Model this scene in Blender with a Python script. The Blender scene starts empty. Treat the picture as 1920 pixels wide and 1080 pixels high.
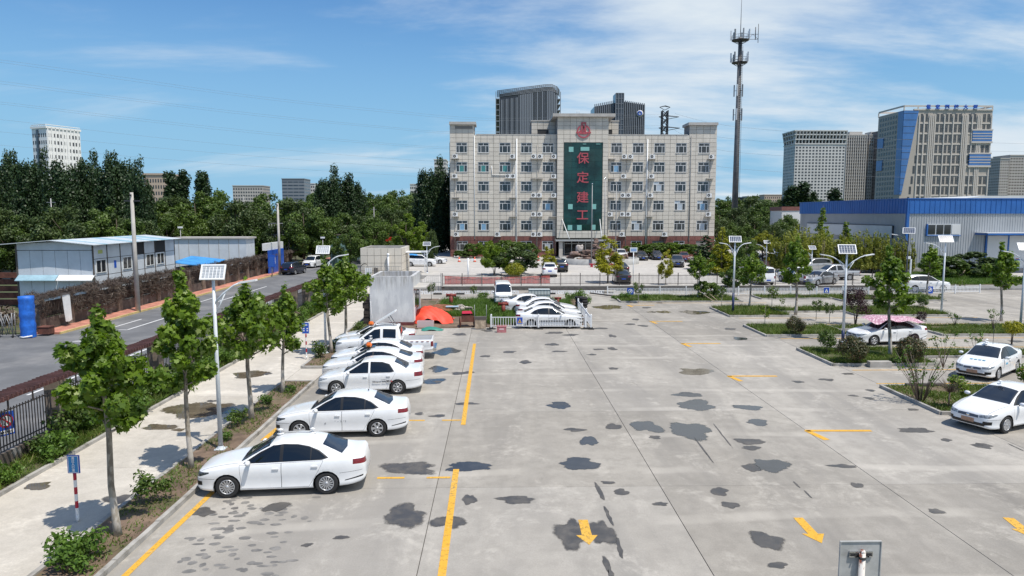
import bpy, bmesh, math, random
import numpy as np
from mathutils import Vector, Matrix
R = math.radians
SC = bpy.context.scene
COL = SC.collection
# ------------------------------------------------------------------ camera, sky, sun, exposure
FPX, CAMH = 1320.0, 7.7
PITCH, YAW = math.atan(138 / FPX), math.atan(27 / FPX)
cam = bpy.data.cameras.new('camera')
cam.sensor_width = 36
cam.lens = 36 * FPX / 1920
cam.clip_end = 9000
cam.clip_start = 0.2
camo = bpy.data.objects.new('camera', cam)
camo.location = (0, 0, CAMH)
camo.rotation_euler = (math.pi / 2 - PITCH, 0, -YAW)
COL.objects.link(camo)
SC.camera = camo
SUN_EL, SUN_AZ = 66.0, 135.0          # elevation; compass bearing from +Y clockwise (behind the camera, to the right)
sd = Vector((math.sin(R(SUN_AZ)) * math.cos(R(SUN_EL)), math.cos(R(SUN_AZ)) * math.cos(R(SUN_EL)), math.sin(R(SUN_EL))))
sun = bpy.data.lights.new('sun', 'SUN')
sun.energy = 4.3
sun.angle = R(0.53)
sun.color = (1.0, 0.94, 0.85)
suno = bpy.data.objects.new('sun', sun)
suno.rotation_euler = (-sd).to_track_quat('-Z', 'Y').to_euler()
COL.objects.link(suno)
world = bpy.data.worlds.new('World')
SC.world = world
world.use_nodes = True
wn, wl = world.node_tree.nodes, world.node_tree.links
wn.clear()
def build_world():
 out = wn.new('ShaderNodeOutputWorld')
 bg = wn.new('ShaderNodeBackground')
 bg.inputs['Strength'].default_value = 0.105
 sky = wn.new('ShaderNodeTexSky')
 sky.sky_type = 'NISHITA'
 sky.sun_disc = False
 sky.sun_elevation = R(SUN_EL)
 sky.sun_rotation = R(SUN_AZ)
 sky.air_density = 1.25
 sky.dust_density = 0.4
 sky.ozone_density = 3.2
 tc = wn.new('ShaderNodeTexCoord')
 sep = wn.new('ShaderNodeSeparateXYZ')
 wl.new(tc.outputs['Generated'], sep.inputs[0])
 def math_(op, a, b=None, clamp=False):
  n = wn.new('ShaderNodeMath'); n.operation = op; n.use_clamp = clamp
  for i, v in enumerate((a, b)):
   if v is None: continue
   if isinstance(v, (int, float)): n.inputs[i].default_value = v
   else: wl.new(v, n.inputs[i])
  return n.outputs[0]
 z = math_('MAXIMUM', sep.outputs[2], 0.0)
 zz = math_('ADD', z, 0.16)
 u = math_('DIVIDE', sep.outputs[0], zz)
 v = math_('DIVIDE', sep.outputs[1], zz)
 def noise(su, sv, ou, ov, scale, detail, rough, dist):
  c = wn.new('ShaderNodeCombineXYZ')
  wl.new(math_('ADD', math_('MULTIPLY', u, su), ou), c.inputs[0])
  wl.new(math_('ADD', math_('MULTIPLY', v, sv), ov), c.inputs[1])
  n = wn.new('ShaderNodeTexNoise')
  n.inputs['Scale'].default_value = scale
  n.inputs['Detail'].default_value = detail
  n.inputs['Roughness'].default_value = rough
  n.inputs['Distortion'].default_value = dist
  wl.new(c.outputs[0], n.inputs['Vector'])
  return n.outputs['Fac']
 def ramp(f, a, b):
  m = wn.new('ShaderNodeMapRange'); m.interpolation_type = 'SMOOTHSTEP'
  m.inputs['From Min'].default_value = a; m.inputs['From Max'].default_value = b
  wl.new(f, m.inputs['Value'])
  return m.outputs[0]
 big = noise(0.30, 0.30, CL[0], CL[1], 1.0, 2.0, 0.5, 0.0)          # where the cloud banks lie
 mid = noise(0.55, 1.25, 7.7, 1.3, 1.0, 7.0, 0.58, 0.35)            # drawn-out cirrus
 fine = noise(2.2, 4.0, 2.2, 9.1, 1.0, 8.0, 0.62, 0.2)
 s = math_('ADD', math_('MULTIPLY', big, 1.15), math_('ADD', math_('MULTIPLY', mid, 0.95), math_('MULTIPLY', fine, 0.42)))
 s = math_('ADD', s, math_('SUBTRACT', math_('MULTIPLY', ramp(u, -1.1, 0.9), 0.36), 0.20))   # the cloud bank lies to the right
 d = ramp(s, 1.20, 1.58)
 wisp = math_('MULTIPLY', ramp(mid, 0.50, 0.74), 0.46)
 dens = math_('ADD', math_('MULTIPLY', d, 0.84), wisp, True)
 mix = wn.new('ShaderNodeMix'); mix.data_type = 'RGBA'
 wl.new(dens, mix.inputs[0])
 tint = wn.new('ShaderNodeMix'); tint.data_type = 'RGBA'; tint.blend_type = 'MULTIPLY'; tint.inputs[0].default_value = 1.0
 wl.new(sky.outputs[0], tint.inputs[6])
 tint.inputs[7].default_value = SKYTINT
 low = wn.new('ShaderNodeMix'); low.data_type = 'RGBA'
 wl.new(math_('MULTIPLY', ramp(z, 0.34, 0.0), 0.92), low.inputs[0])       # paler, still blue, towards the horizon
 wl.new(tint.outputs[2], low.inputs[6]); low.inputs[7].default_value = (2.55, 4.75, 6.8, 1)
 wl.new(low.outputs[2], mix.inputs[6])
 mix.inputs[7].default_value = (6.3, 7.0, 7.6, 1)
 wl.new(mix.outputs[2], bg.inputs['Color'])
 wl.new(bg.outputs[0], out.inputs[0])
CL = (3.4, 0.6)
SKYTINT = (0.49, 0.79, 1.08, 1)
build_world()
vs = SC.view_settings
vs.view_transform = 'Standard'
vs.look = 'None'
vs.gamma = 1
vs.use_curve_mapping = False
vs.exposure = 0.16
SC.cycles.max_bounces = 5
SC.cycles.diffuse_bounces = 3
SC.cycles.glossy_bounces = 3
SC.cycles.transmission_bounces = 4
SC.cycles.transparent_max_bounces = 6
# ------------------------------------------------------------------ geometry helpers
def g(px, py, z=0.0):
 """the point of the level plane z seen at a pixel of the 1920x1080 photograph"""
 a, b = (px - 960) / FPX, -(py - 540) / FPX
 cp, sp = math.cos(PITCH), math.sin(PITCH)
 fy, fz = cp + b * sp, -sp + b * cp
 c, s = math.cos(YAW), math.sin(YAW)
 t = (z - CAMH) / fz
 return ((a * c + fy * s) * t, (-a * s + fy * c) * t)
def at(px, py, Y):
 """the point at distance Y seen at a pixel"""
 a, b = (px - 960) / FPX, -(py - 540) / FPX
 cp, sp = math.cos(PITCH), math.sin(PITCH)
 fy, fz = cp + b * sp, -sp + b * cp
 c, s = math.cos(YAW), math.sin(YAW)
 X, Yd = a * c + fy * s, -a * s + fy * c
 t = Y / Yd
 return (X * t, Y, CAMH + fz * t)
def mesh_np(name, V, F, mats=(), mi=None, smooth=False):
 """V (n,3); F (m,k) all faces of one size"""
 me = bpy.data.meshes.new(name)
 V = np.asarray(V, dtype=np.float32); F = np.asarray(F, dtype=np.int32)
 m, k = F.shape
 me.vertices.add(len(V)); me.vertices.foreach_set('co', V.ravel())
 me.loops.add(m * k); me.loops.foreach_set('vertex_index', F.ravel())
 me.polygons.add(m); me.polygons.foreach_set('loop_start', np.arange(0, m * k, k, dtype=np.int32))
 me.polygons.foreach_set('loop_total', np.full(m, k, dtype=np.int32))
 for x in mats: me.materials.append(x)
 if mi is not None: me.polygons.foreach_set('material_index', np.asarray(mi, dtype=np.int32))
 if smooth: me.polygons.foreach_set('use_smooth', np.ones(m, dtype=bool))
 me.update(calc_edges=True)
 return me
def link(name, me, parent=None, loc=None, rz=None, kind=None):
 o = bpy.data.objects.new(name, me)
 COL.objects.link(o)
 if parent: o.parent = parent
 if loc is not None: o.location = loc
 if rz is not None: o.rotation_euler = (0, 0, rz)
 if kind: o['kind'] = kind
 return o
class MB:
 """collects boxes, bars, tubes and polygons; build() links them as one object"""
 def __init__(s):
  s.v, s.f, s.m, s.sm = [], [], [], []
 def add(s, vs_, fs, m=0, smooth=False):
  o = len(s.v)
  s.v += [tuple(p) for p in vs_]
  s.f += [tuple(i + o for i in f) for f in fs]
  s.m += [m] * len(fs); s.sm += [smooth] * len(fs)
  return s
 def box(s, x0, x1, y0, y1, z0, z1, m=0):
  v = [(x, y, z) for z in (z0, z1) for y in (y0, y1) for x in (x0, x1)]
  return s.add(v, [(0, 2, 3, 1), (4, 5, 7, 6), (0, 1, 5, 4), (1, 3, 7, 5), (3, 2, 6, 7), (2, 0, 4, 6)], m)
 def cbox(s, c, sx, sy, sz, m=0, rot=None):
  v = [Vector((x * sx / 2, y * sy / 2, z * sz / 2)) for z in (-1, 1) for y in (-1, 1) for x in (-1, 1)]
  if rot is not None: v = [rot @ p for p in v]
  v = [p + Vector(c) for p in v]
  return s.add(v, [(0, 2, 3, 1), (4, 5, 7, 6), (0, 1, 5, 4), (1, 3, 7, 5), (3, 2, 6, 7), (2, 0, 4, 6)], m)
 def tube(s, pts, r, n=8, m=0, cap=True, smooth=True):
  pts = [Vector(p) for p in pts]
  rs = r if isinstance(r, (list, tuple)) else [r] * len(pts)
  o = len(s.v); ref = None
  for i, p in enumerate(pts):
   d = (pts[min(i + 1, len(pts) - 1)] - pts[max(i - 1, 0)])
   d = d.normalized() if d.length > 1e-9 else Vector((0, 0, 1))
   if ref is None: ref = Vector((1, 0, 0)) if abs(d.x) < 0.9 else Vector((0, 1, 0))
   a = (ref - d * ref.dot(d)).normalized(); ref = a
   b = d.cross(a)
   for k in range(n):
    t = 2 * math.pi * k / n
    s.v.append(tuple(p + (a * math.cos(t) + b * math.sin(t)) * rs[i]))
  fs = []
  for i in range(len(pts) - 1):
   for k in range(n):
    k2 = (k + 1) % n
    fs.append((o + i * n + k, o + i * n + k2, o + (i + 1) * n + k2, o + (i + 1) * n + k))
  s.f += fs; s.m += [m] * len(fs); s.sm += [smooth] * len(fs)
  if cap:
   s.f.append(tuple(o + k for k in reversed(range(n)))); s.f.append(tuple(o + (len(pts) - 1) * n + k for k in range(n)))
   s.m += [m] * 2; s.sm += [False] * 2
  return s
 def prism(s, poly, z0, z1, m=0, ms=None, top=True, bottom=True):
  """poly: xy points"""
  n = len(poly)
  A = sum(poly[i][0] * poly[(i + 1) % n][1] - poly[(i + 1) % n][0] * poly[i][1] for i in range(n))
  if A < 0: poly = poly[::-1]
  v = [(x, y, z0) for x, y in poly] + [(x, y, z1) for x, y in poly]
  side = [(i, (i + 1) % n, n + (i + 1) % n, n + i) for i in range(n)]
  s.add(v, side, m if ms is None else ms)
  o = len(s.v) - 2 * n
  if top: s.f.append(tuple(o + n + i for i in range(n))); s.m.append(m); s.sm.append(False)
  if bottom: s.f.append(tuple(o + i for i in reversed(range(n)))); s.m.append(m); s.sm.append(False)
  return s
 def sheet(s, poly, z, m=0):
  n = len(poly)
  A = sum(poly[i][0] * poly[(i + 1) % n][1] - poly[(i + 1) % n][0] * poly[i][1] for i in range(n))
  if A < 0: poly = poly[::-1]
  return s.add([(p[0], p[1], z) for p in poly], [tuple(range(n))], m)
 def quad(s, a, b, c, d, m=0):
  return s.add([a, b, c, d], [(0, 1, 2, 3)], m)
 def lathe(s, prof, n=16, m=0, c=(0, 0, 0), axis='z', smooth=True, mats=None):
  """prof: (r, h) pairs"""
  o = len(s.v)
  for r, h in prof:
   for k in range(n):
    t = 2 * math.pi * k / n
    x, y = r * math.cos(t), r * math.sin(t)
    p = (x, y, h) if axis == 'z' else ((x, h, y) if axis == 'y' else (h, x, y))
    s.v.append((p[0] + c[0], p[1] + c[1], p[2] + c[2]))
  for i in range(len(prof) - 1):
   for k in range(n):
    k2 = (k + 1) % n
    f = (o + i * n + k, o + i * n + k2, o + (i + 1) * n + k2, o + (i + 1) * n + k)
    s.f.append(f if axis != 'y' else f[::-1]); s.m.append(m if mats is None else mats[i]); s.sm.append(smooth)
  return s
 def mesh(s, name, mats):
  me = bpy.data.meshes.new(name)
  me.from_pydata(s.v, [], s.f)
  if not isinstance(mats, (list, tuple)): mats = [mats]
  for x in mats: me.materials.append(x)
  me.polygons.foreach_set('material_index', s.m)
  me.polygons.foreach_set('use_smooth', s.sm)
  me.update()
  return me
 def build(s, name, mats, parent=None, loc=None, rz=None, kind=None):
  return link(name, s.mesh(name, mats), parent, loc, rz, kind)
def tag(o, label=None, cat=None, group=None, kind=None):
 if label: o['label'] = label
 if cat: o['category'] = cat
 if group: o['group'] = group
 if kind: o['kind'] = kind
 return o
def thing(name, label, cat, loc=(0, 0, 0), rz=0.0, group=None):
 o = bpy.data.objects.new(name, None)
 o.empty_display_size = 0.2
 COL.objects.link(o)
 o.location = loc; o.rotation_euler = (0, 0, rz)
 return tag(o, label, cat, group)
def copy_tree(o, parent=None):
 c = o.copy(); COL.objects.link(c)
 if parent: c.parent = parent
 for ch in list(KIDS.get(o.name, ())) or [x for x in o.children]:
  copy_tree(ch, c)
 return c
KIDS = {}
def dup(o, loc, rz, label=None, group=None, cat=None):
 c = copy_tree(o)
 c.location = loc; c.rotation_euler = (0, 0, rz)
 return tag(c, label, cat, group)
# ------------------------------------------------------------------ materials
def srgb(r, g_=None, b=None):
 if g_ is None: r, g_, b = ((r >> 16) & 255, (r >> 8) & 255, r & 255)
 f = lambda c: (c / 255 / 12.92) if c / 255 <= 0.04045 else ((c / 255 + 0.055) / 1.055) ** 2.4
 return (f(r), f(g_), f(b))
def setin(n, key, v):
 if key in n.inputs: n.inputs[key].default_value = v
class NT:
 """small node-graph helper"""
 def __init__(s, name):
  s.mat = bpy.data.materials.new(name); s.mat.use_nodes = True
  s.n, s.l = s.mat.node_tree.nodes, s.mat.node_tree.links
  s.p = s.n['Principled BSDF']; s.out = s.n['Material Output']
  s.geo = s.n.new('ShaderNodeNewGeometry')
 def pos(s, scale=(1, 1, 1), off=(0, 0, 0), coord=None):
  m = s.n.new('ShaderNodeMapping'); m.inputs['Scale'].default_value = scale; m.inputs['Location'].default_value = off
  s.l.new(coord or s.geo.outputs['Position'], m.inputs['Vector'])
  return m.outputs[0]
 def noise(s, vec, scale, detail=3, rough=0.55, dist=0.0, out='Fac'):
  n = s.n.new('ShaderNodeTexNoise')
  n.inputs['Scale'].default_value = scale; n.inputs['Detail'].default_value = detail
  n.inputs['Roughness'].default_value = rough; n.inputs['Distortion'].default_value = dist
  s.l.new(vec, n.inputs['Vector'])
  return n.outputs[out]
 def rng(s, f, a, b, c=0.0, d=1.0, smooth=True):
  m = s.n.new('ShaderNodeMapRange')
  if smooth: m.interpolation_type = 'SMOOTHSTEP'
  for k, v in zip(('From Min', 'From Max', 'To Min', 'To Max'), (a, b, c, d)): m.inputs[k].default_value = v
  s.l.new(f, m.inputs['Value'])
  return m.outputs[0]
 def mth(s, op, a, b=0.0, clamp=False):
  n = s.n.new('ShaderNodeMath'); n.operation = op; n.use_clamp = clamp
  for i, v in enumerate((a, b)):
   if isinstance(v, (int, float)): n.inputs[i].default_value = v
   else: s.l.new(v, n.inputs[i])
  return n.outputs[0]
 def mix(s, f, a, b, mode='MIX'):
  m = s.n.new('ShaderNodeMix'); m.data_type = 'RGBA'; m.blend_type = mode
  if isinstance(f, (int, float)): m.inputs[0].default_value = f
  else: s.l.new(f, m.inputs[0])
  for i, v in ((6, a), (7, b)):
   if isinstance(v, (tuple, list)): m.inputs[i].default_value = (*v[:3], 1)
   else: s.l.new(v, m.inputs[i])
  return m.outputs[2]
 def bump(s, h, strength=0.3, dist=0.02):
  b = s.n.new('ShaderNodeBump'); b.inputs['Strength'].default_value = strength; b.inputs['Distance'].default_value = dist
  s.l.new(h, b.inputs['Height']); s.l.new(b.outputs[0], s.p.inputs['Normal'])
 def col(s, c):
  if isinstance(c, (tuple, list)): s.p.inputs['Base Color'].default_value = (*c[:3], 1)
  else: s.l.new(c, s.p.inputs['Base Color'])
  return s
def M(name, col, rough=0.6, metal=0.0, var=0.0, vs_=1.0, bump=0.0, bs=30.0, coat=0.0, spec=0.5, dirt=None, ds=0.6, dlo=0.5, dhi=0.75, isl=0.0, stretch=(1, 1, 1)):
 t = NT(name)
 p = t.p
 p.inputs['Roughness'].default_value = rough; p.inputs['Metallic'].default_value = metal
 setin(p, 'Specular IOR Level', spec); setin(p, 'Coat Weight', coat); setin(p, 'Coat Roughness', 0.06)
 c = tuple(col)
 if var or dirt or isl:
  P = t.pos(stretch)
  if var:
   n = t.rng(t.noise(P, vs_, 5, 0.6), 0.3, 0.7)
   c = t.mix(n, tuple(x * (1 - var) for x in col), tuple(min(1, x * (1 + var)) for x in col))
  if isl:
   c = t.mix(isl, c, t.mix(t.geo.outputs['Random Per Island'], tuple(x * 0.55 for x in col), tuple(min(1, x * 1.45) for x in col)))
  if dirt:
   d = t.rng(t.noise(P, ds, 6, 0.65), dlo, dhi)
   c = t.mix(d, c, dirt)
 t.col(c)
 if bump:
  t.bump(t.noise(t.pos(), bs, 4, 0.6), bump, 0.02)
 return t.mat
def leaf_mat(name, dark, light, tip=None, vscale=0.6, trans=0.28, rough=0.5):
 """foliage: tint differs leaf by leaf and clump by clump; a little light comes through"""
 t = NT(name)
 P = t.pos()
 f = t.mth('ADD', t.mth('MULTIPLY', t.geo.outputs['Random Per Island'], 0.6), t.mth('MULTIPLY', t.rng(t.noise(P, vscale, 3), 0.3, 0.7), 0.4))
 c = t.mix(f, dark, light)
 if tip: c = t.mix(t.rng(t.geo.outputs['Random Per Island'], 0.9, 0.95), c, tip)
 t.col(c)
 t.p.inputs['Roughness'].default_value = rough
 setin(t.p, 'Specular IOR Level', 0.35)
 tr = t.n.new('ShaderNodeBsdfTranslucent')
 t.l.new(t.mix(1.0, c, (1.25, 1.3, 0.55), 'MULTIPLY'), tr.inputs['Color'])
 ms = t.n.new('ShaderNodeMixShader'); ms.inputs[0].default_value = trans
 t.l.new(t.p.outputs[0], ms.inputs[1]); t.l.new(tr.outputs[0], ms.inputs[2]); t.l.new(ms.outputs[0], t.out.inputs[0])
 return t.mat
def txt(body, size, name, m, parent=None, loc=(0, 0, 0), rot=(R(90), 0, 0), extrude=0.01, bold=0.0, sx=1.0, align='CENTER'):
 """flat or raised lettering as a mesh"""
 cu = bpy.data.curves.new('lettering', 'FONT')
 cu.body = body; cu.size = size; cu.extrude = extrude; cu.offset = bold
 cu.align_x = align; cu.align_y = 'CENTER'; cu.resolution_u = 2
 o = bpy.data.objects.new('lettering', cu); COL.objects.link(o)
 bpy.context.view_layer.update()
 me = bpy.data.meshes.new_from_object(o.evaluated_get(bpy.context.evaluated_depsgraph_get()))
 bpy.data.objects.remove(o); bpy.data.curves.remove(cu)
 me.materials.clear(); me.materials.append(m)
 q = link(name, me, parent)
 q.location = loc; q.rotation_euler = rot; q.scale = (sx, 1, 1)
 return q
ORD = 'first second third fourth fifth sixth seventh eighth ninth tenth eleventh twelfth thirteenth fourteenth fifteenth sixteenth'.split()
def nth(v, vs_, text):
 return f'{ORD[sorted(vs_).index(v)]} from the left of {text}'
rnd = random.Random(11)
# ------------------------------------------------------------------ ground, lot, roads
def concrete_mat(name, a, b, streak=0.5, dark=(0.20, 0.195, 0.185)):
 t = NT(name)
 P = t.pos()
 big = t.rng(t.noise(P, 0.13, 4, 0.6, 0.6), 0.32, 0.68)
 lane = t.rng(t.noise(t.pos((0.42, 0.05, 1)), 1.0, 4, 0.6, 0.8), 0.40, 0.66)
 swirl = t.rng(t.noise(t.pos((0.3, 0.14, 1), (3, 7, 0)), 1.0, 5, 0.6, 2.6), 0.50, 0.70)
 cross = t.rng(t.noise(t.pos((0.22, 1.6, 1), (9, 2, 0)), 1.0, 5, 0.65, 0.7), 0.48, 0.78)
 med = t.noise(P, 1.7, 6, 0.68)
 grain = t.noise(P, 26.0, 4, 0.7)
 c = t.mix(big, a, b)
 c = t.mix(t.mth('MULTIPLY', lane, streak), c, dark)
 c = t.mix(t.mth('MULTIPLY', swirl, 0.42 * streak), c, tuple(x * 0.78 for x in dark))
 c = t.mix(t.mth('MULTIPLY', cross, 0.15), c, tuple(min(1, x * 1.12) for x in b))
 c = t.mix(t.mth('MULTIPLY', t.rng(med, 0.38, 0.70), 0.6), c, tuple(x * 0.78 for x in a))
 c = t.mix(t.mth('MULTIPLY', t.rng(grain, 0.3, 0.75), 0.38), c, tuple(x * 0.55 for x in a))
 sc = t.mth('MULTIPLY', t.rng(t.noise(t.pos((1, .8, 1), (4, 8, 0)), 0.55, 7, 0.74, 0.6), 0.50, 0.66), t.rng(t.noise(P, 3.2, 5, 0.7), 0.36, 0.64))
 c = t.mix(t.mth('MULTIPLY', sc, 0.55), c, tuple(min(1, x * 1.25) for x in b))      # pale scuffed skin of the slab
 dk = t.rng(t.noise(t.pos((1.6, .35, 1), (1, 3, 0)), 0.5, 6, 0.7, 1.0), 0.56, 0.74)
 c = t.mix(t.mth('MULTIPLY', dk, 0.40 * streak), c, tuple(x * 0.70 for x in dark))   # drawn-out grime
 w = t.n.new('ShaderNodeTexWave'); w.wave_type = 'RINGS'; w.inputs['Scale'].default_value = 0.42; w.inputs['Distortion'].default_value = 5.0; w.inputs['Detail'].default_value = 3.0; w.inputs['Detail Scale'].default_value = 0.25
 t.l.new(t.pos((0.30, 0.22, 1), (-2.0, -7.0, 0)), w.inputs['Vector'])
 arcs = t.mth('MULTIPLY', t.rng(w.outputs['Fac'], 0.90, 1.0), t.rng(t.noise(t.pos((1, 1, 1), (5, 5, 0)), 0.22, 3), 0.45, 0.62))
 c = t.mix(t.mth('MULTIPLY', arcs, 0.34), c, tuple(min(1, x * 1.28) for x in b))
 sp = t.rng(t.noise(P, 5.5, 5, 0.75), 0.66, 0.72)
 c = t.mix(t.mth('MULTIPLY', sp, 0.45), c, tuple(x * 0.55 for x in dark))
 oi = t.n.new('ShaderNodeObjectInfo')
 c = t.mix(0.10, c, t.mix(oi.outputs['Random'], (0.08, 0.08, 0.08), (0.62, 0.61, 0.60)))
 t.col(c)
 t.p.inputs['Roughness'].default_value = 0.88
 setin(t.p, 'Specular IOR Level', 0.25)
 t.bump(grain, 0.25, 0.01)
 return t.mat
MG = {}
MG['lot'] = concrete_mat('lot_concrete', (0.335, 0.308, 0.268), (0.430, 0.398, 0.350), 0.62, (0.208, 0.195, 0.178))
MG['lane'] = concrete_mat('lane_concrete', (0.54, 0.495, 0.425), (0.62, 0.575, 0.50), 0.20, (0.42, 0.395, 0.36))
MG['plaza'] = concrete_mat('plaza_concrete', (0.46, 0.435, 0.40), (0.54, 0.51, 0.47), 0.22, (0.36, 0.35, 0.33))
MG['joint'] = M('joint_dirt', (0.085, 0.08, 0.074), 0.95)
MG['kerb'] = M('kerb_stone', (0.36, 0.345, 0.32), 0.9, var=0.18, vs_=2.0, bump=0.3, bs=25, dirt=(0.17, 0.16, 0.14), ds=1.6, dlo=0.5, dhi=0.72)
MG['asphalt'] = M('grey_asphalt', (0.135, 0.137, 0.142), 0.92, var=0.14, vs_=0.5, bump=0.3, bs=40, dirt=(0.21, 0.205, 0.20), ds=0.25, dlo=0.45, dhi=0.75)
MG['soil'] = M('bare_soil', (0.165, 0.115, 0.08), 0.95, var=0.35, vs_=1.6, bump=0.7, bs=9, dirt=(0.075, 0.075, 0.03), ds=0.8, dlo=0.5, dhi=0.65)
MG['verge'] = M('weedy_soil', (0.10, 0.085, 0.045), 0.95, var=0.4, vs_=1.1, bump=0.7, bs=7, dirt=(0.045, 0.075, 0.018), ds=0.5, dlo=0.42, dhi=0.6)
MG['land'] = M('far_land', (0.07, 0.085, 0.035), 0.95, var=0.4, vs_=0.05)
MG['yellow'] = None
MG['whiteline'] = M('white_road_paint', (0.66, 0.66, 0.65), 0.7, var=0.08, vs_=3, dirt=(0.3, 0.3, 0.3), ds=4.0, dlo=0.55, dhi=0.75)
MG['brick_red'] = M('red_paving', (0.46, 0.20, 0.145), 0.9, var=0.18, vs_=2.0, isl=0.35)
MG['brick_yel'] = M('yellow_paving', (0.55, 0.42, 0.18), 0.9, var=0.15, vs_=2.0)
def yellow_paint():
 t = NT('yellow_road_paint')
 P = t.pos()
 w = t.rng(t.noise(P, 2.6, 6, 0.72), 0.54, 0.74)
 w2 = t.rng(t.noise(P, 0.35, 3, 0.6), 0.40, 0.75)
 c = t.mix(t.mth('MULTIPLY', w, 0.55), (0.66, 0.355, 0.032), (0.46, 0.38, 0.25))
 c = t.mix(t.mth('MULTIPLY', w2, 0.30), c, (0.60, 0.42, 0.13))
 t.col(c); t.p.inputs['Roughness'].default_value = 0.75
 tr = t.n.new('ShaderNodeBsdfTransparent'); ms = t.n.new('ShaderNodeMixShader')
 t.l.new(t.mth('MULTIPLY', t.rng(t.noise(P, 9.0, 6, 0.75), 0.50, 0.64), t.mth('ADD', t.mth('MULTIPLY', w2, .6), .35)), ms.inputs[0]); t.l.new(t.p.outputs[0], ms.inputs[1]); t.l.new(tr.outputs[0], ms.inputs[2]); t.l.new(ms.outputs[0], t.out.inputs[0])
 return t.mat
MG['yellow'] = yellow_paint()
def wet_mat(name, col, rough, edge, feather=0.0):
 t = NT(name)
 P = t.pos()
 n = t.rng(t.noise(P, 2.2, 5, 0.65), 0.35, 0.7)
 c = t.mix(n, tuple(x * 0.72 for x in col), tuple(x * edge for x in col))
 c = t.mix(t.mth('MULTIPLY', t.noise(P, 26, 4, 0.7), 0.35), c, tuple(x * 0.5 for x in col))
 t.col(c)
 r = t.rng(n, 0, 1, rough * 0.7, min(1, rough * 1.3))
 t.l.new(r, t.p.inputs['Roughness'])
 if feather:      # the rim soaks away raggedly into the dry concrete
  at_ = t.n.new('ShaderNodeAttribute'); at_.attribute_name = 'edge'
  e = t.mth('ADD', at_.outputs['Fac'], t.mth('MULTIPLY', t.mth('SUBTRACT', t.noise(P, 5.5, 5, 0.7), 0.5), 1.5))
  tr = t.n.new('ShaderNodeBsdfTransparent'); ms = t.n.new('ShaderNodeMixShader')
  t.l.new(t.rng(e, 0.5 - feather, 0.5 + feather, 0.0, 1.0), ms.inputs[0]); t.l.new(tr.outputs[0], ms.inputs[1]); t.l.new(t.p.outputs[0], ms.inputs[2]); t.l.new(ms.outputs[0], t.out.inputs[0])
 return t.mat
MG['damp'] = wet_mat('damp_concrete', (0.090, 0.084, 0.078), 0.55, 1.35, 0.42)
MG['water'] = wet_mat('puddle_water', (0.045, 0.044, 0.044), 0.13, 1.3, 0.20)
MG['mudwater'] = wet_mat('muddy_puddle_water', (0.15, 0.125, 0.085), 0.10, 1.2, 0.14)
b = MB(); b.sheet([(-4000, -200), (4000, -200), (4000, 6000), (-4000, 6000)], -0.06)
land = b.build('ground', MG['land'], kind='structure')
lot = bpy.data.objects.new('parking_lot', None); COL.objects.link(lot); lot['kind'] = 'structure'
b = MB(); b.sheet([(-8.55, 4), (62, 4), (62, 72), (-8.55, 72)], -0.035)
b.build('joint_bed', MG['joint'], lot)
XJ = [-8.5, -1.75, 4.62, 11.03, 17.4, 23.8, 30.2, 36.6, 43.0, 49.4, 62]
YJ = [4, 11.6, 19.28, 26.96, 34.64, 42.32, 50.0, 57.68, 65.36, 70.6]
for i in range(len(XJ) - 1):
 for j in range(len(YJ) - 1):
  b = MB()
  gx, gy = 0.010, 0.005
  x0, x1, y0, y1 = XJ[i] + gx, XJ[i + 1] - gx, YJ[j] + gy, YJ[j + 1] - gy
  if x0 > 36 and y1 < 30: continue
  b.box(x0, x1, y0, y1, -0.034, 0.0)
  b.build('concrete_slab', MG['lot'], lot)
lane = bpy.data.objects.new('lane', None); COL.objects.link(lane); lane['kind'] = 'structure'
LZ = 0.02
ys = [4, 12.5, 21.0, 29.5, 38.0, 46.5, 55, 63.5, 72, 84]
for j in range(len(ys) - 1):
 b = MB()
 b.box(-13.62, -9.88, ys[j] + .006, ys[j + 1] - .006, -0.05, LZ)
 b.build('concrete_slab', MG['lane'], lane)
for x0, x1, y0, y1 in ((-9.865, -8.51, 32.0, 34.85), (-9.865, -8.52, 52.6, 84), (-8.50, 12, 70.62, 70.95)):
 b = MB(); b.box(x0, x1, y0, y1, -0.05, LZ - .004); b.build('concrete_slab', MG['lane'], lane)
b = MB(); b.sheet([(-14, 4), (-8.5, 4), (-8.5, 84), (-14, 84)], -0.045); b.build('joint_bed', MG['joint'], lane)
b = MB(); b.sheet([(-28.3, 30), (-15.4, 30), (-15.4, 150), (-28.3, 150)], -0.02)
b.sheet([(-120, 2), (-15.4, 2), (-15.4, 29.99), (-120, 29.99)], -0.02)
b.sheet([(-120, 30), (-28.3, 30), (-28.3, 45.6), (-120, 45.6)], -0.02)
road = b.build('road', MG['asphalt'], kind='structure')
rm = MB()
def strip(m, p, q, w, z=-0.014):
 p, q = Vector(p), Vector(q); d = (q - p).normalized(); n = Vector((-d.y, d.x)) * w / 2
 m.sheet([tuple(p + n), tuple(q + n), tuple(q - n), tuple(p - n)], z)
for a, c in (((-24.9, 47.3), (-24.9, 58)), ((-24.9, 62), (-24.9, 76)), ((-20.2, 50), (-20.2, 54)), ((-20.2, 58), (-20.2, 62)), ((-20.2, 30), (-20.2, 34)), ((-20.2, 38), (-20.2, 42)), ((-20.2, 66), (-20.2, 70)), ((-20.2, 74), (-20.2, 78))):
 m = MB(); strip(m, a, c, .14); m.build('white_line', MG['whiteline'], road)
for y in (52.2, 66.0):
 m = MB(); strip(m, (-26.4, y - 4.2), (-26.4, y), .13); m.build('white_line', MG['whiteline'], road)
m = MB(); strip(m, (-27.8, 47.3), (-24.83, 47.3), .13); m.build('white_line', MG['whiteline'], road)
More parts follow.
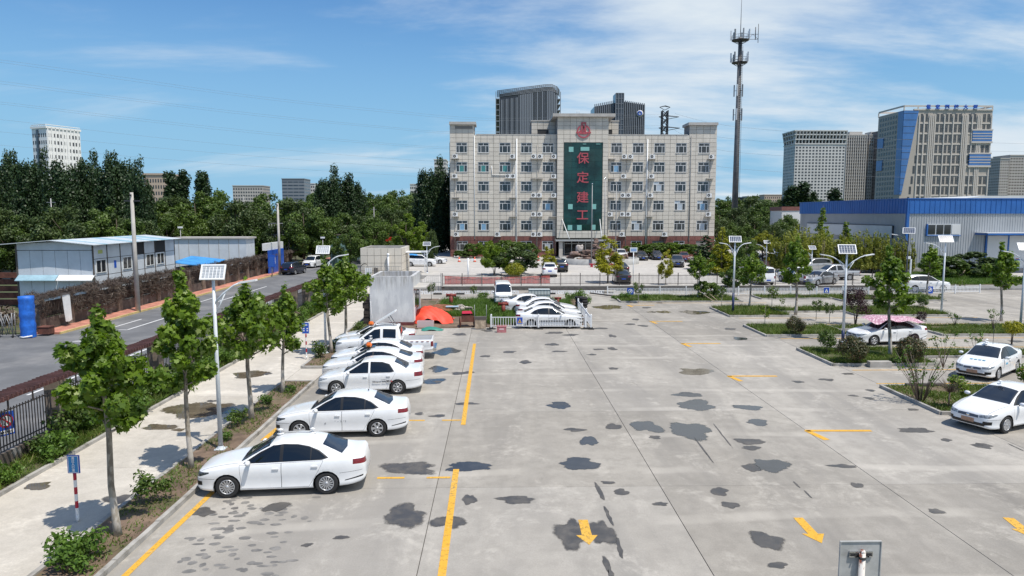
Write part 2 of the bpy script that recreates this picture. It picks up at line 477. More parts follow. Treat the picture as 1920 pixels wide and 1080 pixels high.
m = MB(); m.lathe([(.36, -.012), (0, -.010)], 20, 0, (-25.6, 43.0, 0)); m.build('manhole_cover', M('pale_manhole', (.34, .34, .34), .8, var=.2, vs_=6), road)
path = bpy.data.objects.new('pavement', None); COL.objects.link(path); path['kind'] = 'structure'
b = MB(); b.box(-29.9, -28.42, 45.7, 150, -.06, .095); b.build('paving_bed', MG['brick_red'], path)
pave = MB()
rr = random.Random(3)
for k in range(170):
 for i in range(3):
  y0 = 45.8 + k * .62
  x0 = -29.88 + i * .48
  pave.box(x0 + .01, x0 + .47, y0 + .01, y0 + .61, .09, .105 + rr.random() * .006)
pv = pave.build('paving_blocks', MG['brick_red'], path, kind='stuff')
ke = MB()
for k in range(90): ke.box(-28.42, -28.30, 45.7 + k * 1.15, 45.7 + k * 1.15 + 1.13, -.06, .11 + rr.random() * .01)
ke.build('kerb', MG['brick_yel'], path, kind='stuff')
b = MB(); b.box(-44.5, -29.9, 45.75, 150, -.1, .03); b.build('yard_ground', MG['verge'], kind='structure')
b = MB(); b.sheet([(-15.4, 4), (-13.72, 4), (-13.72, 84), (-15.4, 84)], 0.09)
verge = b.build('verge', MG['verge'], kind='structure')
kst = MB(); kst.box(-.062, .062, -.495, .495, -.1, .13); KERB = kst.mesh('kerb_stone', MG['kerb'])
rk = random.Random(8)
def kerb_run(p, q, parent, z=0.0):
 p, q = Vector((*p, 0)), Vector((*q, 0)); L = (q - p).length; n = max(1, round(L))
 a = math.atan2(q.y - p.y, q.x - p.x) - math.pi / 2
 for k in range(n):
  c = p.lerp(q, (k + .5) / n)
  o = link('kerb_stone', KERB, parent, (c.x + rk.uniform(-.006, .006), c.y + rk.uniform(-.006, .006), z + rk.uniform(-.012, .012)), a + rk.uniform(-.008, .008))
  o.scale = (1, L / n, 1)
kerb_run((-13.67, 8), (-13.67, 76), verge)
def bed(name, poly, m, z=.10, kerbs=None):
 o = MB().prism(poly, -.05, z).build(name, m, kind='structure')
 for a, c in kerbs or (): kerb_run(a, c, o)
 return o
strip1 = bed('planting_strip', [(-9.80, 8), (-8.52, 8), (-8.52, 31.85), (-9.80, 31.85)], MG['soil'], .09,
   [((-8.46, 8), (-8.46, 31.9)), ((-9.86, 8), (-9.86, 31.9)), ((-9.80, 31.9), (-8.52, 31.9))])
strip2 = bed('planting_strip', [(-9.80, 35.0), (-8.52, 35.0), (-8.52, 52.5), (-9.80, 52.5)], MG['soil'], .09,
   [((-9.80, 34.94), (-8.52, 34.94)), ((-9.86, 35), (-9.86, 52.5))])
ISL = {}
def island(k, x0, x1, y0, y1, mat='verge'):
 ISL[k] = bed('planted_island', [(x0 + .06, y0 + .06), (x1 - .06, y0 + .06), (x1 - .06, y1 - .06), (x0 + .06, y1 - .06)], MG[mat], .10,
    [((x0, y0), (x0, y1)), ((x0, y0), (x1, y0)), ((x0, y1), (x1, y1)), ((x1, y0), (x1, y1))])
island(1, 17.1, 34.0, 26.2, 30.5, 'soil')
island(2, 17.1, 22.6, 35.0, 39.3)
island(3, 17.0, 22.6, 43.7, 47.8)
island(4, 17.5, 22.2, 52.3, 57.2)
island(5, 22.75, 30.0, 36.9, 38.6)
island(6, 22.75, 28.2, 45.9, 47.3)
island(7, 28.35, 40, 43.7, 47.5)
island(8, 22.35, 27.2, 54.6, 56.6)
island(9, 27.35, 34.5, 52.4, 56.7)
island(10, 10.8, 21.6, 61.2, 65.6)
island(11, 24.0, 30.5, 63.2, 65.6)
island(12, 30.65, 40, 61.5, 65.6)
bed('lawn', [(43.2, 71.4), (60, 71.4), (60, 86.4), (51.4, 86.4), (46, 80)], MG['verge'], .50, [((43.2, 71.35), (60, 71.35))])
plot = bed('weedy_plot', [(-5.3, 47.2), (6.2, 48.6), (7.4, 63.5), (-5.3, 63.5)], MG['soil'], .06)
b = MB(); b.sheet([(-8.5, 47.0), (-5.35, 47.0), (-5.35, 64), (-8.5, 64)], .055); b.build('trodden_ground', MG['soil'], kind='structure')
PZ = 0.45
b = MB(); b.box(-8.4, 62, 71.3, 122.8, -.1, PZ)
b.box(-15.3, -8.4, 84.1, 122.8, -.1, PZ)
plaza = b.build('plaza', MG['plaza'], kind='structure')
b = MB(); b.sheet([(x, y) for x, y in ((62, 71.3), (110, 71.3), (110, 150), (62, 150))], .44); b.sheet([(-15.3, 122.8), (62, 122.8), (62, 200), (-15.3, 200)], .44)
b.build('yard', MG['plaza'], kind='structure')
# ---- yellow marks on the lot
def mark(name, poly, z=.008):
 m = MB(); m.sheet(poly, z); return m.build(name, MG['yellow'], lot)
def line(p, q, w, name='yellow_line'):
 p, q = Vector(p), Vector(q); d = (q - p).normalized(); n = Vector((-d.y, d.x)) * w / 2
 return mark(name, [tuple(p + n), tuple(q + n), tuple(q - n), tuple(p - n)])
line((-1.18, 11.0), (-1.27, 20.72), .18)
line((-1.28, 25.24), (-1.39, 41.6), .17)
line((-8.02, 11), (-7.95, 19.3), .16)
line((-8.05, 23.6), (-7.95, 25.3), .19); line((-7.98, 31.1), (-7.95, 33.6), .19)
for Y in (20.05, 25.85):
 for x0, x1 in ((-5.1, -4.45), (-3.55, -2.75), (-2.1, -1.4)): line((x0, Y), (x1, Y), .13)
for Y in (24.30, 32.85, 41.42, 50.2, 59.3):
 line((11.0, Y), (13.35, Y - .05), .20)
 line((11.05, Y + .02), (11.28, Y - 1.05), .24)
for Y0, xs_ in ((31.2, (17.3, 36)), (39.9, (17.4, 36)), (48.6, (17.4, 36)), (34.0, (17.6, 36)), (42.9, (17.6, 36)), (51.6, (18, 36)), (57.9, (18, 36)), (60.7, (11.5, 23.5))):
 line((xs_[0], Y0), (xs_[1], Y0), .10)
def arrow(px0, py0, px1, py1, w, hw, hl):
 p, q = Vector(g(px0, py0)), Vector(g(px1, py1)); d = (q - p).normalized(); n = Vector((-d.y, d.x))
 s = q - d * hl
 mark('yellow_arrow', [tuple(v) for v in (p + n * w, s + n * w, s + n * hw, q, s - n * hw, s - n * w, p - n * w)])
arrow(1093, 975, 1105, 1022, .12, .26, .50)
arrow(1496, 971, 1541, 1019, .12, .27, .50)
arrow(1890, 971, 1940, 1010, .13, .28, .50)
# ---- puddles and damp patches: (px, py, width px, height px, kind)
PUD = [
 (766, 878, 108, 22, 0), (879, 875, 92, 17, 1), (759, 968, 80, 40, 0), (841, 979, 62, 25, 0), (880, 937, 26, 19, 0), (968, 937, 68, 15, 0),
 (1087, 870, 80, 22, 1), (1104, 827, 34, 18, 1), (1049, 760, 46, 13, 1), (1078, 806, 38, 7, 0), (1150, 800, 27, 12, 0), (1212, 800, 56, 22, 1),
 (1295, 808, 84, 30, 1), (1305, 760, 76, 18, 1), (1290, 740, 50, 10, 1), (1228, 820, 24, 6, 0), (1040, 1006, 0, 0, 0),
 (1072, 1002, 58, 56, 0), (1130, 1000, 48, 46, 0), (1402, 764, 60, 9, 1), (1421, 792, 40, 13, 1), (1406, 828, 58, 11, 0), (1409, 840, 36, 8, 0),
 (1445, 873, 70, 26, 1), (1409, 877, 36, 13, 0), (1349, 922, 32, 16, 0), (1369, 947, 32, 13, 0), (1438, 1014, 56, 36, 0), (1458, 1060, 34, 13, 0), (1580, 874, 50, 7, 0),
 (1607, 910, 23, 10, 0), (1756, 959, 26, 11, 0), (1716, 807, 56, 11, 0), (1842, 836, 34, 11, 0), (1774, 825, 20, 6, 0), (1305, 697, 64, 13, 2), (1390, 660, 0, 0, 0),
 (837, 659, 50, 13, 1), (822, 692, 36, 11, 1), (810, 715, 50, 11, 1), (862, 700, 34, 5, 0), (985, 679, 24, 6, 0), (955, 660, 26, 4, 0), (910, 668, 18, 4, 0), (880, 698, 18, 4, 0),
 (821, 780, 26, 6, 0), (786, 776, 17, 5, 0), (874, 757, 42, 5, 0), (1150, 691, 20, 4, 0), (1550, 712, 26, 5, 0), (1148, 654, 18, 5, 0), (1122, 655, 20, 3, 0), (1035, 646, 24, 5, 0), (1048, 659, 26, 3, 0),
 (1140, 576, 56, 8, 2), (1222, 585, 20, 3, 2), (1244, 585, 26, 5, 2), (1302, 586, 46, 8, 2), (1388, 635, 28, 6, 1), (1369, 617, 20, 4, 0), (1182, 608, 20, 3, 0), (1206, 611, 20, 3, 0), (1192, 599, 14, 3, 0), (1148, 630, 14, 5, 0),
 (1212, 577, 16, 3, 0), (1236, 568, 14, 2, 0), (1122, 616, 40, 3, 0), (1110, 665, 16, 3, 0), (914, 620, 22, 4, 0), (862, 627, 24, 5, 0), (1040, 624, 34, 4, 0), (1070, 628, 26, 4, 0), (1632, 732, 18, 4, 0), (1630, 747, 18, 5, 0), (1712, 768, 22, 4, 0),
 (518, 951, 42, 19, 0), (380, 960, 44, 16, 0), (1590, 701, 26, 3, 0), (1497, 716, 22, 4, 0), (1600, 742, 20, 3, 0), (576, 1022, 20, 7, 0), (820, 716, 14, 4, 0),
 (1234, 1000, 0, 0, 0), (1905, 640, 26, 4, 0), (1165, 923, 30, 11, 0), (1238, 945, 26, 8, 0), (640, 1008, 26, 8, 0), (724, 690, 0, 0, 0), (1140, 905, 24, 6, 0)]
LPUD = [(375, 769, 128, 32, 2), (300, 801, 62, 12, 2), (335, 806, 22, 6, 2), (470, 702, 70, 13, 2), (502, 701, 16, 4, 0), (71, 912, 46, 16, 2), (225, 936, 56, 18, 0), (430, 679, 14, 3, 0), (555, 660, 14, 3, 0), (398, 752, 20, 4, 0)]
rp = random.Random(5); zk = [0.0]
def wet_sheet(name, poly, c, z, mt, parent):
 n = len(poly); V = [(c[0], c[1], z)]
 for s in (.78, 1.16): V += [(c[0] + (p[0] - c[0]) * s, c[1] + (p[1] - c[1]) * s, z) for p in poly]
 F = [(0, 1 + i, 1 + (i + 1) % n) for i in range(n)] + [f for i in range(n) for f in ((1 + i, 1 + n + i, 1 + n + (i + 1) % n), (1 + i, 1 + n + (i + 1) % n, 1 + (i + 1) % n))]
 me = mesh_np(name, V, F, [mt])
 a = me.attributes.new('edge', 'FLOAT', 'POINT'); a.data.foreach_set('value', [1.0] * (n + 1) + [0.0] * n)
 return link(name, me, parent)
def puddle(px, py, w, h, k, parent, z0, mats):
 if not w: return
 cx, cy = g(px, py, z0); x1, _ = g(px + w / 2, py, z0); _, yn = g(px, py + h / 2, z0); _, yf = g(px, py - h / 2, z0)
 rx, ry = x1 - cx, (yf - yn) / 2; cy = (yf + yn) / 2
 n = 40
 ph = [(rp.uniform(0, 6.28), rp.uniform(.5, 1) * a) for a in (.16, .13, .11, .08, .06, .05)]
 poly = []
 for i in range(n):
  t = 2 * math.pi * i / n
  r = 1 + sum(a * math.sin((q + 2) * t + p) for q, (p, a) in enumerate(ph)) + rp.uniform(-.03, .03)
  poly.append((cx + rx * r * math.cos(t) * .98, cy + ry * r * math.sin(t) * .98))
 zk[0] += .00003
 wet_sheet('puddle' if k else 'damp_patch', poly, (cx, cy), z0 + .004 + zk[0], mats[k], parent)
for q in PUD: puddle(*q, lot, 0.0, (MG['damp'], MG['water'], MG['mudwater']))
for q in LPUD: puddle(*q, lane, LZ, (MG['damp'], MG['water'], MG['mudwater']))
for a, c, w in (((1116, 905), (1133, 938), 9), ((1133, 950), (1150, 985), 7), ((1158, 1010), (1166, 1046), 7), ((1131, 1044), (1150, 1086), 9), ((1338, 795), (1372, 838), 3.5), ((1303, 822), (1338, 868), 4), ((1488, 903), (1500, 915), 4), ((1508, 920), (1522, 934), 3.5), ((1890, 832), (1920, 846), 4)):
 p, q = Vector(g(*a)), Vector(g(*c)); d = (q - p); n = Vector((-d.y, d.x)).normalized() * w / 2 / 60
 pts = []
 for s, k in ((1, range(0, 9)), (-1, range(8, -1, -1))):
  for i in k: pts.append(tuple(p + d * i / 8 + n * s * rp.uniform(.45, 1.1) * (1 if 0 < i < 8 else .4)))
 wet_sheet('damp_streak', pts, tuple((p + q) / 2), .0074 + .0005 * rp.random(), MG['damp'], lot)
MG['drip'] = wet_mat('drip_marks', (0.205, 0.195, 0.182), 0.6, 1.3)
dm = MB(); nd = 0
for k in range(95):
 u = rp.random(); v = rp.random()
 px, py = 300 + 240 * u + 60 * (1 - v), 930 + 150 * v
 if px - 230 < (1080 - py) * 0.95 + 60: px += 60
 w, h = rp.uniform(8, 26), rp.uniform(3, 7)
 cx, cy = g(px, py); sx = w / 75; sy = h / 75 * 2.3
 dm.sheet([(cx + sx * .5 * math.cos(t) * rp.uniform(.75, 1.1), cy + sy * .5 * math.sin(t) * rp.uniform(.75, 1.1)) for t in [2 * math.pi * i / 12 for i in range(12)]], .0030 + k * .00001)
dm.build('drip_marks', MG['drip'], lot, kind='stuff')
# ------------------------------------------------------------------ cars
def pchip(pts, x):
 xk = np.array([p[0] for p in pts], float); yk = np.array([p[1] for p in pts], float)
 h = np.diff(xk); d = np.diff(yk) / h
 m = np.zeros_like(yk)
 m[0], m[-1] = d[0], d[-1]
 for i in range(1, len(xk) - 1):
  if d[i - 1] * d[i] > 0:
   w1, w2 = 2 * h[i] + h[i - 1], h[i] + 2 * h[i - 1]
   m[i] = (w1 + w2) / (w1 / d[i - 1] + w2 / d[i])
 i = np.clip(np.searchsorted(xk, x) - 1, 0, len(h) - 1)
 t = (x - xk[i]) / h[i]
 return ((2 * t**3 - 3 * t**2 + 1) * yk[i] + (t**3 - 2 * t**2 + t) * h[i] * m[i] + (-2 * t**3 + 3 * t**2) * yk[i + 1] + (t**3 - t**2) * h[i] * m[i + 1])
def planes_of(poly, ax):
 """a convex outline in the plane of two axes -> half-spaces (point, outward normal)"""
 c = [sum(p[k] for p in poly) / len(poly) for k in (0, 1)]
 out = []
 for i, p in enumerate(poly):
  q = poly[(i + 1) % len(poly)]
  n = (q[1] - p[1], -(q[0] - p[0]))
  if n[0] * (c[0] - p[0]) + n[1] * (c[1] - p[1]) > 0: n = (-n[0], -n[1])
  P, N = [0, 0, 0], [0, 0, 0]
  P[ax[0]], P[ax[1]] = p; N[ax[0]], N[ax[1]] = n
  out.append((Vector(P), Vector(N).normalized()))
 return out
XZ, YZ, XY = (0, 2), (1, 2), (0, 1)
half = lambda ax, v, s: (Vector([v if k == ax else 0 for k in range(3)]), Vector([s if k == ax else 0 for k in range(3)]))
def grow(poly, d):
 c = [sum(p[k] for p in poly) / len(poly) for k in (0, 1)]
 out = []
 n = len(poly)
 for i in range(n):
  p, a, b = poly[i], poly[i - 1], poly[(i + 1) % n]
  e1 = Vector((p[0] - a[0], p[1] - a[1])).normalized(); e2 = Vector((b[0] - p[0], b[1] - p[1])).normalized()
  n1, n2 = Vector((e1.y, -e1.x)), Vector((e2.y, -e2.x))
  if n1.dot(Vector((p[0] - c[0], p[1] - c[1]))) < 0: n1, n2 = -n1, -n2
  k = (n1 + n2); k = k / max(0.35, k.dot(n1))
  out.append((p[0] + k.x * d, p[1] + k.y * d))
 return out
def cut(bm, planes, lay, t, cond=None):
 """cut the shell along a convex region and tag the faces inside it"""
 def touch(f):
  for co, no in planes:
   if all((v.co - co).dot(no) > -1e-6 for v in f.verts): return False
  return cond is None or cond(f)
 for co, no in planes:
  fs = [f for f in bm.faces if touch(f)]
  if not fs: return
  fs = [f for f in fs if any((v.co - co).dot(no) > 1e-5 for v in f.verts)]
  if not fs: continue
  geom = set(fs)
  for f in fs: geom.update(f.edges); geom.update(f.verts)
  bmesh.ops.bisect_plane(bm, geom=list(geom), plane_co=co, plane_no=no, dist=1e-5)
 for f in bm.faces:
  c = f.calc_center_median()
  if all((c - co).dot(no) < 1e-6 for co, no in planes) and (cond is None or cond(f)): f[lay] = t
MC = {}
def car_mats():
 MC['white'] = M('white_car_paint', (0.76, 0.77, 0.78), 0.22, coat=0.6, var=0.03, vs_=3)
 MC['black'] = M('black_car_paint', (0.012, 0.012, 0.014), 0.2, coat=0.7)
 MC['grey'] = M('grey_car_paint', (0.10, 0.105, 0.11), 0.25, coat=0.6, metal=0.3)
 MC['silver'] = M('silver_car_paint', (0.42, 0.43, 0.45), 0.28, coat=0.5, metal=0.5)
 MC['pink'] = M('dusty_pink_car_paint', (0.42, 0.27, 0.27), 0.28, coat=0.5)
 MC['red'] = M('dark_red_car_paint', (0.13, 0.012, 0.016), 0.22, coat=0.6)
 MC['navy'] = M('navy_car_paint', (0.012, 0.016, 0.03), 0.2, coat=0.7)
 MC['glass'] = M('tinted_car_glass', (0.006, 0.008, 0.010), 0.04, spec=0.8)
 MC['shield'] = M('windscreen_glass', (0.012, 0.02, 0.036), 0.04, spec=0.75)
 MC['trim'] = M('black_trim', (0.010, 0.010, 0.011), 0.4)
 MC['under'] = M('dark_underbody', (0.012, 0.012, 0.012), 0.9)
 MC['tyre'] = M('tyre_rubber', (0.022, 0.022, 0.023), 0.85, bump=0.2, bs=60)
 MC['rim'] = M('wheel_alloy', (0.50, 0.51, 0.53), 0.35, metal=0.6)
 MC['chrome'] = M('chrome', (0.65, 0.66, 0.68), 0.15, metal=1.0)
 MC['lamp'] = M('headlamp_glass', (0.22, 0.24, 0.26), 0.08, spec=0.9, var=0.6, vs_=14)
 MC['darklamp'] = M('dark_headlamp_glass', (0.05, 0.055, 0.06), 0.08, spec=0.9, var=0.8, vs_=14)
 MC['tail'] = M('red_lamp_glass', (0.17, 0.008, 0.014), 0.12, spec=0.8, var=0.4, vs_=10)
 MC['amber'] = M('amber_beacon_lens', (0.75, 0.16, 0.015), 0.2, spec=0.6)
 MC['grillegrey'] = M('grille_bars', (0.10, 0.11, 0.14), 0.35, metal=0.4)
 MC['plate_blue'] = M('blue_number_plate', (0.02, 0.08, 0.42), 0.4)
 MC['plate_tan'] = M('tan_plate_cover', (0.42, 0.24, 0.15), 0.6, var=0.15, vs_=20)
 MC['ink'] = M('dark_decal', (0.03, 0.03, 0.035), 0.5)
 MC['redink'] = M('red_decal', (0.45, 0.02, 0.03), 0.5)
 MC['blueink'] = M('light_blue_decal', (0.12, 0.45, 0.68), 0.5)
 MC['greyink'] = M('worn_grey_decal', (0.30, 0.31, 0.33), 0.6)
car_mats()
WHEELS = {}
def wheel_mesh(style):
 if style in WHEELS: return WHEELS[style]
 r, w = 0.315, 0.20
 t = MB()
 t.lathe([(0.20, -w / 2 + .02), (0.27, -w / 2), (0.30, -w / 2 + .01), (r, -w / 2 + .035), (r, w / 2 - .035), (0.30, w / 2 - .01), (0.27, w / 2), (0.205, w / 2 - .012), (0.20, w / 2 - .03)], 28, 0, axis='y')
 m = MB()
 m.lathe([(0.205, -w / 2 + .012), (0.20, -w / 2 + .002), (0.185, -w / 2 + .004), (0.18, -w / 2 + .03)], 28, 0, axis='y')
 m.lathe([(0.182, -w / 2 + .055), (0.0, -w / 2 + .055)], 20, 1, axis='y')
 m.lathe([(0.055, -w / 2 + .03), (0.05, -w / 2 + .005), (0.0, -w / 2 + .002)], 12, 0, axis='y')
 n, hw0, hw1, lean = {'ten': (14, .012, .020, .22), 'five': (7, .022, .040, 0.0), 'cap': (9, .026, .046, 0.0), 'six': (6, .030, .045, 0.05)}[style]
 for k in range(n):
  a = 2 * math.pi * k / n
  P = []
  for rr, hw, aa in ((.05, hw0, a), (.188, hw1, a + lean)):
   d = Vector((math.cos(aa), 0, math.sin(aa))); e = Vector((-math.sin(aa), 0, math.cos(aa)))
   P += [d * rr - e * hw / 1.0, d * rr + e * hw / 1.0]
  y0, y1 = -w / 2 + .008, -w / 2 + .05
  A = [Vector((p.x, y0, p.z)) for p in P] + [Vector((p.x, y1, p.z)) for p in P]
  m.add(A, [(0, 1, 3, 2), (0, 4, 5, 1), (2, 3, 7, 6), (1, 5, 7, 3), (0, 2, 6, 4)], 0)
 WHEELS[style] = (t.mesh('tyre', MC['tyre']), m.mesh('rim', [MC['rim'], MC['under']]))
 return WHEELS[style]
SED = dict(L=4.60, fo=0.88, wb=2.65, wy=0.75, R=0.365,
 zt=[(0, .585), (.02, .66), (.07, .715), (.2, .775), (.55, .87), (1.1, .965), (1.22, .985), (1.55, 1.165), (2.02, 1.395), (2.25, 1.445), (2.6, 1.465), (3.05, 1.44), (3.4, 1.36), (3.7, 1.23), (4.0, 1.09), (4.2, 1.06), (4.44, 1.05), (4.53, .99), (4.58, .86), (4.60, .72)],
 zb=[(0, .53), (.07, .63), (.3, .735), (.6, .80), (1.15, .895), (2.5, .935), (3.6, .975), (4.2, .985), (4.45, .96), (4.57, .80), (4.60, .68)],
 zs=[(0, .36), (.05, .26), (.2, .20), (.5, .185), (1.5, .20), (3.3, .20), (4.1, .235), (4.45, .30), (4.57, .38), (4.60, .44)],
 yb=[(0, .46), (.02, .56), (.08, .665), (.2, .745), (.45, .815), (.9, .86), (2.3, .88), (3.5, .875), (4.05, .845), (4.35, .78), (4.5, .71), (4.57, .63), (4.60, .52)],
 yr=[(0, .36), (.08, .52), (.5, .64), (1.1, .71), (1.25, .70), (1.6, .64), (2.02, .575), (2.7, .56), (3.3, .56), (3.6, .60), (4.0, .68), (4.4, .66), (4.55, .55), (4.60, .42)],
 dr=[(0, .02), (.5, .03), (1.2, .035), (1.6, .06), (2.02, .07), (3.2, .07), (3.6, .06), (4.0, .035), (4.6, .02)],
 side=[[(1.30, .94), (3.42, .985), (3.60, 1.03), (3.32, 1.215), (3.05, 1.32), (2.75, 1.375), (2.38, 1.388), (2.08, 1.355), (1.74, 1.20)]],
 glass=[[(1.43, .965), (2.28, .985), (2.28, 1.365), (2.06, 1.335)], [(2.37, .985), (3.10, 1.0), (3.10, 1.29), (2.75, 1.355), (2.37, 1.367)], [(3.13, 1.0), (3.38, 1.01), (3.52, 1.04), (3.30, 1.195), (3.13, 1.27)]],
 doors=[[(1.27, .27), (2.325, .27), (2.325, .93), (1.22, .905)], [(2.34, .27), (3.06, .27), (3.30, .66), (3.45, .965), (2.34, .935)]],
 ws=[(1.24, .0), (1.26, .64), (1.96, .525), (2.00, 0)], rw=[(3.44, 0), (3.42, .50), (3.93, .60), (4.0, 0)],
 head=[(.38, .575), (.95, .60), (.95, .745), (.38, .675)], headx=.40, tail=[(.42, .80), (.95, .84), (.95, .985), (.42, .935)], tailx=4.25,
 grille=[(-.1, .55), (.36, .56), (.36, .655), (-.1, .66)], intake=[(-.1, .27), (.56, .29), (.60, .40), (-.1, .40)],
 handles=[(2.18, .80), (3.22, .83)], mirror=(1.50, .98))
def var(base, **kw):
 d = dict(base); d.update(kw); return d
SPEC = {'sedan': SED}
SPEC['older'] = var(SED, L=4.52, 
 zt=[(0, .56), (.02, .64), (.07, .70), (.2, .77), (.55, .86), (1.0, .955), (1.12, .98), (1.5, 1.18), (1.92, 1.41), (2.2, 1.47), (2.6, 1.49), (3.0, 1.47), (3.3, 1.40), (3.6, 1.26), (3.85, 1.115), (4.05, 1.08), (4.36, 1.075), (4.46, .98), (4.51, .80), (4.52, .70)],
 zb=[(0, .50), (.07, .61), (.3, .72), (.6, .79), (1.15, .88), (2.5, .925), (3.6, .955), (4.2, .96), (4.4, .94), (4.5, .76), (4.52, .66)],
 zs=[(0, .36), (.05, .28), (.2, .23), (.5, .2), (1.5, .21), (3.3, .21), (4.0, .24), (4.36, .30), (4.5, .38), (4.52, .44)],
 yb=[(0, .44), (.02, .54), (.08, .65), (.2, .735), (.45, .80), (.9, .84), (2.3, .855), (3.5, .85), (4.0, .82), (4.3, .75), (4.44, .68), (4.5, .60), (4.52, .52)],
 yr=[(0, .36), (.08, .50), (.5, .62), (1.0, .69), (1.15, .68), (1.5, .63), (1.92, .575), (2.7, .56), (3.3, .56), (3.5, .60), (3.9, .66), (4.3, .64), (4.48, .55), (4.52, .42)],
 dr=[(0, .02), (.5, .03), (1.2, .035), (1.6, .06), (2.0, .07), (3.2, .07), (3.6, .06), (4.0, .035), (4.52, .02)],
 side=[[(1.25, .93), (2.21, .95), (2.21, 1.395), (1.98, 1.37)], [(2.29, .95), (3.18, .965), (3.32, 1.0), (3.10, 1.30), (2.8, 1.385), (2.29, 1.40)]],
 glass=[[(1.36, .95), (2.18, .965), (2.18, 1.37), (2.02, 1.35)], [(2.32, .97), (3.14, .985), (3.26, 1.01), (3.06, 1.28), (2.78, 1.36), (2.32, 1.37)]],
 doors=[[(1.22, .27), (2.24, .27), (2.24, .92), (1.16, .895)], [(2.255, .27), (2.95, .27), (3.2, .66), (3.36, .95), (2.255, .925)]],
 ws=[(1.14, .0), (1.16, .63), (1.87, .525), (1.91, 0)], rw=[(3.34, 0), (3.32, .50), (3.80, .59), (3.86, 0)],
 head=[(.36, .56), (.95, .60), (.95, .75), (.42, .70)], headx=.46, tail=[(.44, .78), (.95, .78), (.95, .96), (.44, .97)], tailx=4.16,
 handles=[(2.08, .80), (3.06, .82)], mirror=(1.40, .96), wb=2.60, fo=.85)
SPEC['coupe'] = var(SED, L=4.70,
 zt=[(0, .60), (.02, .67), (.07, .73), (.2, .79), (.55, .87), (1.15, .955), (1.3, .98), (1.65, 1.16), (2.15, 1.385), (2.4, 1.43), (2.7, 1.44), (3.2, 1.395), (3.6, 1.29), (4.0, 1.15), (4.25, 1.09), (4.5, 1.07), (4.6, 1.0), (4.67, .85), (4.70, .72)],
 zb=[(0, .54), (.07, .64), (.3, .74), (.6, .80), (1.15, .88), (2.5, .935), (3.6, .98), (4.2, 1.0), (4.52, .98), (4.66, .80), (4.70, .68)],
 zs=[(0, .34), (.05, .24), (.2, .19), (.5, .185), (1.5, .20), (3.4, .20), (4.2, .24), (4.55, .32), (4.67, .40), (4.70, .46)],
 yb=[(0, .48), (.02, .58), (.08, .68), (.2, .755), (.45, .825), (.9, .875), (2.3, .89), (3.6, .885), (4.15, .85), (4.45, .785), (4.6, .71), (4.67, .63), (4.70, .54)],
 yr=[(0, .36), (.08, .52), (.5, .64), (1.1, .71), (1.3, .71), (1.7, .64), (2.15, .575), (2.7, .56), (3.4, .55), (3.8, .59), (4.2, .66), (4.5, .66), (4.65, .55), (4.70, .42)],
 dr=[(0, .02), (.5, .03), (1.3, .035), (1.7, .06), (2.1, .07), (3.4, .07), (3.8, .055), (4.2, .035), (4.7, .02)],
 side=[[(1.42, .94), (3.40, .985), (3.66, 1.05), (3.25, 1.25), (2.85, 1.345), (2.4, 1.36), (2.1, 1.32)]],
 glass=[[(1.52, .96), (2.36, .98), (2.36, 1.34), (2.14, 1.305)], [(2.44, .985), (3.38, 1.0), (3.58, 1.05), (3.22, 1.225), (2.82, 1.325), (2.44, 1.342)]],
 doors=[[(1.30, .27), (2.39, .27), (2.39, .93), (1.25, .905)], [(2.405, .27), (3.15, .27), (3.40, .66), (3.55, .965), (2.405, .935)]],
 ws=[(1.33, .0), (1.35, .65), (2.06, .525), (2.11, 0)], rw=[(3.60, 0), (3.58, .48), (4.10, .57), (4.17, 0)],
 head=[(.36, .62), (.95, .64), (.95, .735), (.36, .685)], headx=.50, tail=[(.30, .84), (.95, .86), (.95, .985), (.30, .98)], tailx=4.30,
 grille=[(-.1, .36), (.44, .40), (.40, .60), (-.1, .62)], intake=[(-.1, .25), (.5, .27), (.5, .33), (-.1, .33)],
 handles=[(2.26, .80), (3.32, .83)], mirror=(1.60, .97), wb=2.70, fo=.90)
